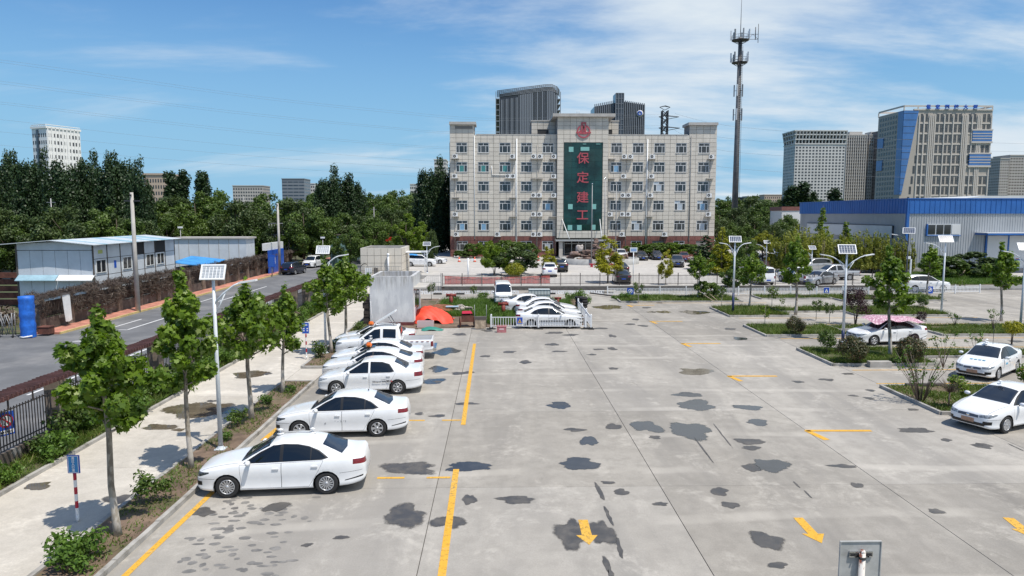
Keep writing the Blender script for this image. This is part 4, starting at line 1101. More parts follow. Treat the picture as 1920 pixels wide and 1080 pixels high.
def pane(x0, x1, z0, z1, mt):
 k = (round(x0, 2), round(x1, 2), round(z0, 2), round(z1, 2), mt)
 if k not in PANES: PANES[k] = MB().box(x0, x1, -.03, -.005, z0, z1).mesh('pane', MO[mt])
 return PANES[k]
rw = random.Random(4)
special = {(1, 1): 'teal', (2, 1): 'teal', (0, 4): 'blue', (1, 4): 'blue', (4, 3): 'blue', (5, 1): 'blue', (5, 0): 'mid', (9, 3): 'blue', (6, 4): 'pale', (8, 3): 'pale', (4, 5): 'pale', (0, 1): 'teal', (7, 2): 'pale', (9, 4): 'pale', (7, 0): 'dark'}
for k, (x0, x1, z0, z1, row) in enumerate(wins):
 col_ = k // 6
 if row == 5 and col_ in (7, 9): continue
 h = z1 - z0
 o = link('window', WF[5 if row == 5 else 0], office, ((x0 + x1) / 2, 0, z0))
 mid_ = special.get((col_, row), rw.choice(['dark', 'dark', 'dark', 'mid']))
 side_ = rw.choice(['dark', 'mid', 'mid'])
 for a, c_, q0, q1, mt in ((-ww / 2 + .07, -ww * .22 - .035, .07, h * .68, side_), (-ww * .22 + .035, ww * .22 - .035, .07, h * .68, mid_), (ww * .22 + .035, ww / 2 - .07, .07, h * .68, rw.choice(['dark', 'mid'])),
       (-ww / 2 + .07, -.03, h * .68 + .07, h - .07, rw.choice(['dark', 'mid', 'pale'] if mid_ in ('blue', 'pale') else ['dark', 'mid'])), (.03, ww / 2 - .07, h * .68 + .07, h - .07, rw.choice(['dark', 'mid']))):
  link('pane', pane(a, c_, q0, q1, mt), o)
 s = MB(); s.box((x0 + x1) / 2 - ww / 2 - .05, (x0 + x1) / 2 + ww / 2 + .05, -.17, -.10, z0 - .09, z0 - .02)
 s.build('window_sill', MO['stone'], office)
nxp, nzp = 5, 14
cw = MB(); cw.box(GX0, GX1, -.80, -.751, GZ0, GZ1); cw.build('curtain_wall_frame', MO['mull'], office)
wpx, hpz = (GX1 - GX0) / nxp, (GZ1 - GZ0) / nzp
GP = MB().box(-wpx / 2 + .025, wpx / 2 - .025, -.02, 0, -hpz / 2 + .02, hpz / 2 - .02).mesh('glass_pane', MO['green'])
for i in range(nxp):
 for j in range(nzp):
  o = link('glass_pane', GP, office, (GX0 + (i + .5) * wpx, -.802, GZ0 + (j + .5) * hpz))
  o.rotation_euler = (R(rw.uniform(-.8, .8)), 0, R(rw.uniform(-.8, .8)))
for px, py, w, h in ((1068.5, 281, 8.5, 9.5), (1094, 280, 16, 7), (1068, 387.5, 8.5, 9.5), (1111.5, 387.5, 8.5, 9.5), (1067.5, 426.5, 8.5, 9.5), (1085, 426.5, 8.5, 9.5), (1111, 426, 8, 9.5), (1093, 271, 6, 1), (1118, 271, 8, 1)):
 m = MB(); m.box(bx(px - w / 2), bx(px + w / 2), -.90, -.85, bz(py + h / 2), bz(py - h / 2)); m.build('open_pane', MO['greenlite'], office)
fb = MB()
for x in (GX0 - .06, GX1 + .0): fb.box(x, x + .06, -.87, -.76, GZ0, GZ1)
fb.build('curtain_wall_edge', MO['mull'], office)
for ch, py in (('保', 298.8), ('定', 334.8), ('建', 371.6), ('工', 404.2)):
 o = txt(ch, 2.0, 'sign_character', MO['redsign'], office, (bx(1090.3), -.98, bz(py)), extrude=.10, bold=.018, sx=1.06)
lg = MB()
lx, lz, lr = bx(1091), bz(247.5), 1.12
n = 40
for k in range(n):
 a0, a1 = 2 * math.pi * k / n, 2 * math.pi * (k + 1) / n
 if 60 < math.degrees(a0) < 118: continue
 P = [(lx + r_ * math.cos(a), y, lz + r_ * math.sin(a)) for y in (-1.0, -.86) for r_, a in ((lr, a0), (lr, a1), (lr - .2, a1), (lr - .2, a0))]
 lg.add(P, [(0, 1, 2, 3), (0, 4, 5, 1), (2, 6, 7, 3)])
lg.box(lx - 1.25, lx + 1.25, -1.01, -.86, lz - .30, lz - .10)
lg.box(lx - .62, lx + .62, -1.005, -.86, lz - .44, lz - .30)
for x0, zt_ in ((-.42, 1.42), (.22, 1.42)): lg.box(lx + x0, lx + x0 + .2, -1.02, -.86, lz - .1, lz + zt_)
lg.box(lx - .42, lx + .42, -1.025, -.86, lz + 1.3, lz + 1.5)
lg.add([(lx - .22, -1.0, lz + 1.1), (lx - .06, -1.0, lz + 1.1), (lx + .24, -1.0, lz + .1), (lx + .08, -1.0, lz + .1)], [(0, 1, 2, 3)])
lg.box(lx - .06, lx + .06, -1.0, -.86, lz - .1, lz + 1.0)
for k in range(4): lg.box(lx - .86 + k * .12, lx - .40, -.995, -.86, lz - .1 + k * .09, lz - .02 + k * .09)
lg.build('red_emblem', MO['redsign'], office)
e = MB(); e.box(bx(1057), bx(1122), -.74, -.70, PZ + .15, bz(450)); e.build('entrance_glass', MO['dark'], office)
e = MB()
for px in (1057, 1071, 1084, 1097, 1110, 1122): e.box(bx(px) - .06, bx(px) + .06, -.80, -.72, PZ + .15, bz(450))
e.box(bx(1057), bx(1122), -.79, -.71, bz(457), bz(456)); e.build('entrance_frame', MO['canopy'], office)
e = MB(); e.box(bx(1038), bx(1142), -4.2, -.85, bz(449.5), bz(448.3)); e.build('canopy_slab', MO['canopyglass'], office)
e = MB(); e.box(bx(1038), bx(1142), -4.3, -4.2, bz(450.6), bz(447.6))
for k in range(7): x = bx(1040) + k * (bx(1140) - bx(1040)) / 6; e.box(x - .07, x + .07, -4.19, -.86, bz(450.8), bz(449.6))
e.build('canopy_beam', MO['canopy'], office)
for px0, px1 in ((1057, 1063), (1127, 1122)):
 e = MB(); e.tube([(bx(px0 - 4), -.86, bz(411)), (bx(px1), -4.1, bz(446))], .07, 6); e.build('canopy_tie_rod', MO['white'], office)
for px in (1048, 1133):
 e = MB(); e.box(bx(px) - .3, bx(px) + .3, -3.9, -3.3, PZ, bz(450.9)); e.build('canopy_column', MO['stone'], office)
for k in range(3):
 e = MB(); e.box(bx(1046), bx(1134), -4.0 - .35 * (2 - k), -.9, PZ + .15 * k - .1 * (k > 0), PZ + .15 * (k + 1) - .15 + .05); e.build('entrance_step', MO['stone'], office)
YR = [(155 - 0) / 1]
LEDG = {0: (75, 393, 528, 625, 935, 1028, 1167, 1494), 1: (72, 385, 528, 622, 932, 1024, 1165, 1490), 2: (75, 395, 526, 623, 930, 1024, 1161, 1487), 3: (73, 395, 528, 625, 929, 1024, 1158, 1486), 4: (78, 309, 528, 1006, 1244)}
LY = [473, 583, 690, 796, 908]
ac_spots = {0: (75, 393, 511, 546, 625, 1013, 1047, 1167, 1494), 1: (72, 368, 397, 622, 1010, 1165), 2: (511, 542, 623, 1008, 1040, 1161, 1487), 3: (73, 511, 545, 929, 1007, 1040, 1486), 4: (78, 309, 511, 545, 1006, 1244)}
c3 = lambda v: 830 + v / 3
for r_, xs_ in LEDG.items():
 z = bz(140 + LY[r_] / 3)
 for x in xs_:
  dbl = x in (528, 526, 1028, 1024)
  hw = 1.0 if dbl else .62
  X = bx(c3(x))
  if CX0 - hw < X < CX0: X = CX0 - hw - .05
  if CX1 < X < CX1 + hw: X = CX1 + hw + .05
  m = MB(); m.box(X - hw, X + hw, -.80, -.10, z - .10, z); m.build('balcony_ledge', MO['stone'], office)
for x, z0, z1, r_, mt in ((181, 925, 345, .06, 'white'), (416, 1000, 362, .10, 'white'), (410, 930, 480, .04, 'white'), (530, 1030, 395, .045, 'stone'), (633, 1000, 465, .05, 'stone'), (926, 900, 370, .05, 'stone'), (1028, 1000, 395, .045, 'stone'), (1142, 1000, 362, .09, 'white'), (1150, 1000, 480, .04, 'stone'), (1384, 940, 345, .09, 'roofgrey'), (70, 1000, 470, .04, 'stone'), (1494, 900, 470, .04, 'stone')):
 m = MB(); X = bx(c3(x)); m.tube([(X, -.17, bz(140 + z0 / 3)), (X, -.17, bz(140 + z1 / 3))], r_, 8); m.build('downpipe', MO[mt], office)
m = MB(); m.tube([(bx(c3(277)), -.17, bz(140 + 515 / 3)), (bx(c3(279)), -.17, bz(140 + 565 / 3)), (bx(c3(360)), -.17, bz(140 + 566 / 3))], .06, 6); m.build('bent_pipe', MO['white'], office)
for px in (1082, 1086): 
 m = MB(); m.tube([(bx(px), 2, ZC), (bx(px), 2, ZC + 1.0)], .04, 5); m.build('roof_aerial', MO['canopy'], office)
acu = thing('air_conditioner', None, 'air conditioner', (0, 0, -50), 0, 'white air conditioner units on the office facade')
m = MB(); m.box(-.42, .42, -.17, .17, 0, .66); m.build('casing', MO['white'], acu)
m = MB(); m.lathe([(.25, -.185), (.25, -.172)], 16, 0, (-.10, 0, .34), axis='y'); m.lathe([(.24, -.178), (0, -.178)], 16, 0, (-.10, 0, .34), axis='y'); m.build('fan_grille', MO['acdark'], acu)
m = MB(); m.lathe([(.07, -.183), (0, -.185)], 8, 0, (-.10, 0, .34), axis='y'); m.build('fan_hub', MO['white'], acu)
first = True
storey = ['sixth', 'fifth', 'fourth', 'third', 'second']
for r_, xs_ in ac_spots.items():
 z = bz(140 + LY[r_] / 3)
 for i, x in enumerate(xs_):
  pos = (bx(c3(x)), YB - .50, z + .004)
  if x == 625 or x == 622 or x == 623: pos = (min(pos[0], CX0 - .5), pos[1], pos[2])
  if x == 929: pos = (max(pos[0], CX1 + .5), pos[1], pos[2])
  side_ = ('left' if x < 780 else 'right')
  n_ = [q for q in xs_ if (q < 780) == (x < 780)]
  k_ = n_.index(x)
  lab = f'white air conditioner unit on the {storey[r_]} storey, {["first", "second", "third", "fourth", "fifth"][k_]} from the left on the {side_} wing'
  o = acu if first else copy_tree(acu)
  first = False
  o.location = pos; o['label'] = lab
o = copy_tree(acu); o.location = (bx(856), YB - .4, PZ + .004); o['label'] = 'white air conditioner unit standing on the ground at the left corner'
# ------------------------------------------------------------------ trees and plants
ML = {}
ML['plane'] = leaf_mat('plane_leaves', (0.048, 0.100, 0.009), (0.205, 0.315, 0.028), (0.36, 0.43, 0.16), 0.8, 0.40)
ML['poplar'] = leaf_mat('poplar_leaves', (0.013, 0.033, 0.012), (0.044, 0.082, 0.026), None, 0.35, 0.15)
ML['broad'] = leaf_mat('broadleaf_leaves', (0.027, 0.060, 0.010), (0.118, 0.180, 0.028), None, 0.25, 0.2)
ML['olive'] = leaf_mat('greyish_leaves', (0.028, 0.052, 0.013), (0.088, 0.128, 0.036), None, 0.25, 0.2)
ML['lime'] = leaf_mat('lime_leaves', (0.065, 0.125, 0.010), (0.19, 0.27, 0.022), None, 0.5, 0.32)
ML['gold'] = leaf_mat('golden_leaves', (0.17, 0.185, 0.012), (0.42, 0.39, 0.028), None, 0.7, 0.32)
ML['goldgreen'] = leaf_mat('gold_green_leaves', (0.10, 0.14, 0.010), (0.36, 0.34, 0.025), None, 0.45, 0.3)
ML['conifer'] = leaf_mat('conifer_needles', (0.016, 0.038, 0.013), (0.05, 0.088, 0.026), None, 0.6, 0.08)
ML['bamboo'] = leaf_mat('bamboo_leaves', (0.13, 0.155, 0.02), (0.36, 0.37, 0.07), None, 0.3, 0.3)
ML['topiary'] = leaf_mat('dark_topiary_leaves', (0.026, 0.034, 0.011), (0.085, 0.088, 0.026), (0.15, 0.055, 0.03), 1.5, 0.12)
ML['plum'] = leaf_mat('purple_plum_leaves', (0.014, 0.005, 0.009), (0.055, 0.015, 0.022), None, 1.2, 0.12)
ML['weed'] = leaf_mat('weed_leaves', (0.034, 0.080, 0.011), (0.135, 0.235, 0.032), None, 1.2, 0.3)
ML['grass'] = leaf_mat('grass_blades', (0.045, 0.085, 0.012), (0.15, 0.215, 0.034), (0.25, 0.22, 0.09), 0.7, 0.25)
ML['dry'] = leaf_mat('dry_stems', (0.085, 0.060, 0.042), (0.20, 0.155, 0.12), None, 0.8, 0.05)
ML['vine'] = leaf_mat('withered_creeper', (0.045, 0.032, 0.025), (0.13, 0.098, 0.078), None, 0.8, 0.0)
ML['bark'] = M('grey_bark', (0.20, 0.165, 0.125), 0.9, var=0.3, vs_=3.0, bump=0.5, bs=20, stretch=(1, 1, .3))
ML['dbark'] = M('dark_bark', (0.085, 0.065, 0.05), 0.9, var=0.3, vs_=3.0)
def painted_bark():
 t = NT('plane_bark')
 P = t.pos((1, 1, .5))
 n = t.noise(P, 7.0, 5, 0.6)
 c = t.mix(t.rng(n, .42, .6), (0.17, 0.14, 0.105), (0.33, 0.29, 0.235))
 sep = t.n.new('ShaderNodeSeparateXYZ'); t.l.new(t.geo.outputs['Position'], sep.inputs[0])
 low = t.rng(t.mth('ADD', sep.outputs[2], t.mth('MULTIPLY', n, .25)), 1.15, 1.28, 1.0, 0.0)   # lime-washed foot, worn
 c = t.mix(t.mth('MULTIPLY', low, t.rng(n, .62, .48)), c, (0.50, 0.46, 0.41))
 t.col(c); t.p.inputs['Roughness'].default_value = .9
 t.bump(n, .5, .02)
 return t.mat
ML['pbark'] = painted_bark()
LT = {
 'quad': [(-.5, 0, 0), (0, -.30, .06), (.5, 0, 0), (0, .30, .06)],
 'long': [(-.5, 0, 0), (0, -.12, .03), (.5, 0, 0), (0, .12, .03)],
 'twig': [(-.5, 0, 0), (0, -.035, .05), (.5, 0, 0), (0, .035, .05)],
 'blade': [(-.5, -.05, 0), (-.5, .05, 0), (.5, .012, .1), (.5, -.012, .1)],
 'maple': [(-.42, 0, 0), (-.30, -.16, .02), (-.36, -.46, .10), (-.10, -.30, .03), (.06, -.52, .12), (.18, -.20, .02), (.58, 0, -.06), (.18, .20, .02), (.06, .52, .12), (-.10, .30, .03), (-.36, .46, .10), (-.30, .16, .02)],
}
def leaves_np(cl, n, size, seed, tpl='quad', up=0.35, rand=0.7, shell=0.45, flat=0.0, jit=.35):
 """cl: rows of cx, cy, cz, rx, ry, rz ; leaves lie through each clump, more towards its skin"""
 rs = np.random.RandomState(seed)
 cl = np.asarray(cl, float)
 w = cl[:, 3] * cl[:, 4] + cl[:, 4] * cl[:, 5]; w = w / w.sum()
 k = rs.choice(len(cl), n, p=w)
 d = rs.normal(size=(n, 3)); d /= np.linalg.norm(d, axis=1)[:, None]
 r = rs.rand(n) ** shell * (1 + rs.normal(size=n) * .08)
 P = cl[k, :3] + d * cl[k, 3:6] * r[:, None]
 N = d + rs.normal(size=(n, 3)) * rand; N[:, 2] += up
 if flat: N[:, 2] *= 1 + flat
 N /= np.linalg.norm(N, axis=1)[:, None]
 A = rs.normal(size=(n, 3)); A -= N * (A * N).sum(1)[:, None]; A /= np.linalg.norm(A, axis=1)[:, None]
 B = np.cross(N, A)
 s = size * (1 + (rs.rand(n) * 2 - 1) * jit)
 T = np.array(LT[tpl]); m = len(T)
 V = P[:, None, :] + s[:, None, None] * (T[None, :, 0:1] * A[:, None, :] + T[None, :, 1:2] * B[:, None, :] + T[None, :, 2:3] * N[:, None, :])
 F = np.arange(n * m).reshape(n, m)
 return V.reshape(-1, 3), F, P
def crown_mesh(name, mat, *a, **k):
 V, F, _ = leaves_np(*a, **k)
 return mesh_np(name, V, F, [mat])
def clumps(n, seed, prof, h0, h1, rc=(.5, .9), ecc=1.0, xs=1.0, skin=.75):
 """clumps spread through an envelope: prof(t) gives the radius at relative height t"""
 rs = random.Random(seed); out = []
 tries = 0
 while len(out) < n and tries < 4000:
  tries += 1
  t = rs.random(); rad = prof(t)
  if rs.random() > (rad / max(prof(q / 10) for q in range(11))) ** 1.0 + .1: continue
  a = rs.uniform(0, 2 * math.pi); q = rad * (rs.random() ** .5 if rs.random() > skin else rs.uniform(.65, 1.0))
  r = rs.uniform(*rc) * (.55 + .45 * rad / max(1e-3, prof(.4)))
  out.append((q * math.cos(a) * xs, q * math.sin(a), h0 + (h1 - h0) * t, r, r, r * ecc))
 return out
def limbs(m, pts, r0, r1, mi=0, n=7):
 k = len(pts)
 m.tube(pts, [r0 + (r1 - r0) * i / (k - 1) for i in range(k)], n, mi)
TREE = {}
def tree_kind(key, trunk_mb, trunk_mat, crown_me, sub='crown'):
 TREE[key] = (trunk_mb.mesh('trunk', trunk_mat), crown_me)
def plant_tree(key, x, y, z, s, rz, name, label, cat='tree', group=None, sz=None):
 tr, cr = TREE[key]
 o = thing(name, label, cat, (x, y, z), rz, group)
 o.scale = (s, s, sz or s)
 link('trunk', tr, o); c = link('crown', cr, o)
 return o
def plane_tree(key, seed, h, h0, wid, nl, leaf, trunk_r):
 rs = random.Random(seed)
 m = MB()
 lean = [rs.uniform(-.05, .05), rs.uniform(-.05, .05)]
 P = [(lean[0] * z * (z > 0) + .03 * math.sin(z * 2 + seed), lean[1] * z + .03 * math.cos(z * 1.7 + seed), z) for z in (-.1, .4, h0 * .5, h0, h0 + (h - h0) * .4, h0 + (h - h0) * .75, h * .97)]
 m.tube(P, [trunk_r * 1.2, trunk_r, trunk_r * .85, trunk_r * .75, trunk_r * .5, trunk_r * .28, .01], 9)
 cl = []
 nb = 17
 for i in range(nb):
  t = (i + .3) / nb
  z = h0 + (h - h0) * t * .82
  a = i * 2.4 + rs.uniform(-.4, .4)
  prof = wid * (1 - (abs(t - .30) / .78) ** 1.5) * rs.uniform(.75, 1.12)
  L = max(.25, prof * rs.uniform(.8, 1.15))
  cx = lean[0] * z
  e = (cx + L * math.cos(a), L * math.sin(a), z + L * rs.uniform(.35, .75))
  mid = (cx + L * .5 * math.cos(a), L * .5 * math.sin(a), z + L * .22)
  limbs(m, [(cx, lean[1] * z, z), mid, e], trunk_r * .32 * (1.1 - t * .6), .008, 0, 6)
  for f_, rr_ in ((.42, .24), (.66, .29), (.86, .29), (1.04, .23)):
   r = rr_ * (.75 + .5 * rs.random()) * wid / 1.15
   cl.append((cx + L * f_ * math.cos(a), L * f_ * math.sin(a), z + L * (.2 + .5 * f_) * .8 + .05, r, r, r * 1.15))
 for t in (.55, .7, .82, .92, 1.0): cl.append((lean[0] * h * t, lean[1] * h * t, h0 + (h - h0) * t, .28 * (1.3 - t) * wid + .08, .28 * (1.3 - t) * wid + .08, .34))
 V, F, Pc = leaves_np(cl, nl, leaf, seed + 5, 'maple', up=.45, rand=.55, shell=.38)
 return m, V, F, Pc
for key, seed, h, h0, wid, nl in (('plane_a', 3, 4.3, 1.75, 1.05, 3000), ('plane_b', 8, 4.9, 1.9, .95, 3200), ('plane_c', 15, 4.4, 1.6, .85, 2400)):
 m, V, F, Pc = plane_tree(key, seed, h, h0, wid, nl, .155, .085)
 tree_kind(key, m, ML['pbark'], mesh_np('crown', V, F, [ML['plane']]))
LEAFM = [mesh_np('leaf', np.array(LT['maple']), np.arange(12).reshape(1, 12), [ML['plane']])]
def near_plane(seed, h, h0, wid, nl, leaf, trunk_r, x, y, z, rz, label, group):
 """a near tree: its most forward leaves are objects of their own"""
 m, V, F, Pc = plane_tree('n', seed, h, h0, wid, nl, leaf, trunk_r)
 o = thing('plane_tree', label, 'tree', (x, y, z), rz, group)
 m.build('trunk', ML['pbark'], o)
 c, s = math.cos(rz), math.sin(rz)
 dep = s * Pc[:, 0] + c * Pc[:, 1]                     # local -> world y: smaller is nearer
 order = np.argsort(dep + np.random.RandomState(seed).rand(len(dep)) * 1.2)
 single = order[:230]
 keep = np.ones(len(Pc), bool); keep[single] = False
 k = F.shape[1]
 Vk = V.reshape(-1, k, 3)[keep].reshape(-1, 3)
 link('crown', mesh_np('crown', Vk, np.arange(len(Vk)).reshape(-1, k), [ML['plane']]), o, kind='stuff')
 base = np.array(LT['maple'])
 for i in single:
  L = V.reshape(-1, k, 3)[i]
  a = (L[6] - L[0]); sc = np.linalg.norm(a); a = a / sc
  b_ = L[8] - L[4]; b_ = b_ - a * (a @ b_); b_ /= np.linalg.norm(b_)
  n_ = np.cross(a, b_)
  mat_ = Matrix(((a[0], b_[0], n_[0], Pc[i][0]), (a[1], b_[1], n_[1], Pc[i][1]), (a[2], b_[2], n_[2], Pc[i][2]), (0, 0, 0, 1)))
  q = link('leaf', LEAFM[0], o)
  q.matrix_local = mat_ @ Matrix.Scale(float(sc), 4)
 return o
GP_ = 'young plane trees along the planting strip'
near_plane(21, 5.25, 2.45, 1.02, 4200, .165, .085, *g(220, 1003, .09), .09, .3, 'nearest plane tree in the left planting strip, large lobed leaves, beside the lane sign', GP_)
near_plane(34, 5.8, 2.15, .95, 4200, .165, .080, *g(357, 878, .09), .09, 1.4, 'second plane tree in the left planting strip, just left of the tall solar lamp', GP_)
for key, px, py, s, sz, rz, lab in (('plane_a', 470, 786, 1.12, 1.16, 2.0, 'third plane tree in the left planting strip, just right of the solar lamp'), ('plane_c', 530, 736, .96, 1.02, .4, 'slim plane tree at the far end of the near planting strip'),
         ('plane_b', 621, 662, 1.10, 1.06, 1.1, 'plane tree beside the second solar lamp post on the left'), ('plane_a', 648, 648, 1.18, 1.20, 4.0, 'plane tree left of the white plastered hut')):
 plant_tree(key, *g(px, py, .09), .09, s, rz, 'plane_tree', lab, 'tree', GP_, sz)
GR = 'young plane trees on the planted islands'
for key, px, py, top, s, rz, lab in (('plane_b', 1668, 668, 470, 0, .5, 'plane tree on the nearest grassy island, in front of the car under the pink cover'),
         ('plane_c', 1492, 588, 448, 0, 2.1, 'plane tree on an island left of the tall twin arm solar lamp'),
         ('plane_a', 1405, 577, 478, 0, 3.3, 'plane tree right of the solar lamp at the left end of the back island'),
         ('plane_a', 1309, 559, 476, 0, 4.1, 'plane tree beside the white railing, left of the golden conifer'),
         ('plane_c', 1738, 552, 462, 0, 5.2, 'plane tree in front of the parked white SUV behind the railing'),
         ('plane_b', 1877, 600, 460, 0, .9, 'plane tree at the right edge in front of the warehouse door')):
 x, y = g(px, py, .1)
 h = at(px, top, y)[2] - .1
 s = h / {'plane_a': 4.3, 'plane_b': 4.9, 'plane_c': 4.4}[key]
 plant_tree(key, x, y, .1, s * (1.15 if px == 1738 else 1.0), rz, 'plane_tree', lab, 'tree', GR, s)
m = MB(); m.tube([(0, 0, -.05), (.01, 0, .6), (0, .01, 1.9)], [.03, .025, .008], 6)
for k in range(7): limbs(m, [(0, 0, .7 + k * .14), (.18 * math.cos(k * 2.4), .18 * math.sin(k * 2.4), .95 + k * .15)], .012, .004, 0, 4)
tree_kind('sapling', m, ML['pbark'], crown_mesh('crown', ML['broad'], clumps(18, 5, lambda t: .42 * (1 - (abs(t - .45) / .62) ** 2) + .05, .85, 2.0, (.14, .22)), 620, .11, 7, 'quad'))
tree_kind('limesap', m, ML['pbark'], crown_mesh('crown', ML['lime'], clumps(16, 6, lambda t: .40 * (1 - (abs(t - .4) / .65) ** 2) + .05, .75, 2.0, (.12, .2)), 420, .12, 8, 'quad'))
for key, px, py, top, lab in (('sapling', 1530, 599, 557, 'dark green sapling behind the round bush, left of a pair'), ('sapling', 1555, 604, 562, 'dark green sapling just left of the twin arm solar lamp'),
       ('sapling', 1447, 577, 531, 'thin dark sapling on the back island beside the plane tree'), ('sapling', 1353, 575, 532, 'thin sapling left of the solar lamp on the back island'),
       ('limesap', 1434, 611, 570, 'lime green sapling at the left end of the middle island'), ('sapling', 1197, 567, 524, 'small sapling beside the blue sign on the white railing'),
       ('sapling', 809, 562, 524, 'small dark sapling between the hut and the plaza fence'), ('sapling', 887, 562, 532, 'small dark sapling in front of the red netting'),
       ('limesap', 1466, 578, 556, 'tiny sapling with a small head on the back island'), ('sapling', 1518, 558, 524, 'small tree in front of the railing near the pickup'),
       ('limesap', 1725, 573, 545, 'small flat topped tree on the island in front of the white SUV'), ('limesap', 1803, 547, 522, 'lime green sapling on the grass right of the white SUV'), ('sapling', 1762, 566, 548, 'small sapling beside the solar lamp in front of the SUV')):
 x, y = g(px, py, .08); h = at(px, top, y)[2] - .08
 plant_tree(key, x, y, .08, h / 2.05, px * .37, 'sapling', lab, 'sapling', 'saplings on the islands and verges')
def ball(rx, rz, n, leaf, seed, stem=.15):
 cl = [(0, 0, stem + rz, rx, rx, rz)]
 rs = random.Random(seed)
 for k in range(16):
  a, b_ = rs.uniform(0, 6.28), math.asin(rs.uniform(-.7, 1))
  cl.append((rx * .8 * math.cos(a) * math.cos(b_), rx * .8 * math.sin(a) * math.cos(b_), stem + rz + rz * .8 * math.sin(b_), rx * .3, rx * .3, rz * .3))
 return cl
def stemmb(h, r=.03, n=1, spread=0.0):
 m = MB()
 for k in range(n):
  a = k * 2.1
  m.tube([(0.03 * math.cos(a), .03 * math.sin(a), -.05), (spread * math.cos(a) * .5, spread * math.sin(a) * .5, h * .5), (spread * math.cos(a), spread * math.sin(a), h)], [r, r * .8, r * .5], 6)
 return m
tree_kind('ball', stemmb(.5), ML['dbark'], crown_mesh('crown', ML['topiary'], ball(.78, .68, 0, 0, 1), 4200, .085, 3, 'quad', shell=.16, rand=.5))
tree_kind('greenball', stemmb(.7, .035), ML['dbark'], crown_mesh('crown', ML['broad'], ball(.55, .52, 0, 0, 2, .35), 1900, .09, 4, 'quad', shell=.2, rand=.6))
tree_kind('goldball', stemmb(.9, .03, 3, .1), ML['dbark'], crown_mesh('crown', ML['gold'], ball(.62, .48, 0, 0, 3, .65), 1500, .11, 5, 'quad', shell=.25, rand=.7))
tree_kind('plum', stemmb(1.2, .045, 3, .22), ML['dbark'], crown_mesh('crown', ML['plum'], [(0, 0, 1.7, .85, .85, .75)] + clumps(26, 9, lambda t: 1.1 * (1 - (abs(t - .4) / .7) ** 2) + .1, .95, 2.65, (.25, .42)), 3600, .10, 6, 'quad', shell=.35))
for key, name, px, py, top, lab, cat in (
  ('ball', 'clipped_bush', 1598, 681, 630, 'round clipped bush with dark reddish leaves at the front of the nearest grassy island', 'bush'),
  ('ball', 'clipped_bush', 1708, 682, 632, 'round clipped bush with dark reddish leaves right of the plane trunk', 'bush'),
  ('ball', 'clipped_bush', 1491, 627, 593, 'round dark clipped bush on the middle island, left of the saplings', 'bush'),
  ('greenball', 'clipped_bush', 1550, 662, 618, 'small green clipped bush left of the round reddish bush', 'bush'),
  ('goldball', 'golden_shrub', 1897, 644, 602, 'golden yellow ball shrub on a stem at the right edge of the car park', 'shrub'),
  ('plum', 'plum_tree', 1604, 608, 538, 'dark purple plum tree right of the twin arm solar lamp', 'tree'),
  ('plum', 'plum_bush', 1712, 660, 626, 'small dark purple shrub behind the car under the pink cover', 'shrub'),
  ('plum', 'plum_bush', 1725, 612, 583, 'dark purple shrub seen beyond the end of the pink cover', 'shrub'),
  ('greenball', 'clipped_bush', 1730, 580, 553, 'small green ball tree in front of the white SUV', 'bush')):
 x, y = g(px, py, .1); h = at(px, top, y)[2] - .1
 H0 = {'ball': 1.5, 'greenball': 1.4, 'goldball': 1.6, 'plum': 2.75}[key]
 plant_tree(key, x, y, .1, h / H0, px * .7, name, lab, cat, None)
rs = random.Random(17)
m = MB()
cl = []
for k in range(22):
 a = rs.uniform(0, 6.28); sp = rs.uniform(.3, 1.15); h = rs.uniform(1.3, 2.4)
 p = [(.12 * math.cos(a), .12 * math.sin(a), 0), (.45 * sp * math.cos(a), .45 * sp * math.sin(a), h * .5), (sp * math.cos(a), sp * math.sin(a), h)]
 m.tube(p, [.018, .013, .006], 5)
 for q in range(4):
  t = rs.uniform(.45, 1); cl.append((sp * t * math.cos(a), sp * t * math.sin(a), h * t, .12, .12, .14))
o = thing('spindly_shrub', 'spindly shrub with many thin bare stems and few leaves on the nearest right island', 'shrub', (*g(1726, 752, .1), .1))
m.build('stem', ML['dry'], o); link('leaves', crown_mesh('leaves', ML['weed'], cl, 420, .10, 3, 'quad'), o)
m = MB(); m.tube([(0, 0, 0), (.02, 0, .7)], [.035, .03], 6)
for k in range(70):
 a = rs.uniform(0, 6.28); b_ = rs.uniform(.1, 1.2); L = rs.uniform(.35, .75)
 d = Vector((math.cos(a) * math.cos(b_), math.sin(a) * math.cos(b_), math.sin(b_)))
 m.tube([Vector((0, 0, .65)), Vector((0, 0, .68)) + d * L * .5 + Vector((0, 0, .05)), Vector((0, 0, .72)) + d * L], [.010, .007, .003], 4)
o = thing('withered_shrub', 'half withered ball shrub with bare grey twigs and a lime green side', 'shrub', (*g(1778, 766, .1), .1))
m.build('stem', ML['dry'], o); link('leaves', crown_mesh('leaves', ML['lime'], [(.45, .12, .95, .34, .30, .36), (.62, .1, .70, .22, .22, .25), (.25, .2, 1.12, .22, .22, .2)], 700, .10, 3, 'quad', shell=.4), o)
o = thing('lime_shrub', 'lime green leafy shrub cut by the right edge beside the white sedan', 'shrub', (*g(1925, 735, .1), .1))
stemmb(.5).build('stem', ML['dbark'], o); link('leaves', crown_mesh('leaves', ML['lime'], [(0, 0, .85, .42, .42, .45)], 700, .11, 12, 'quad', shell=.3), o)
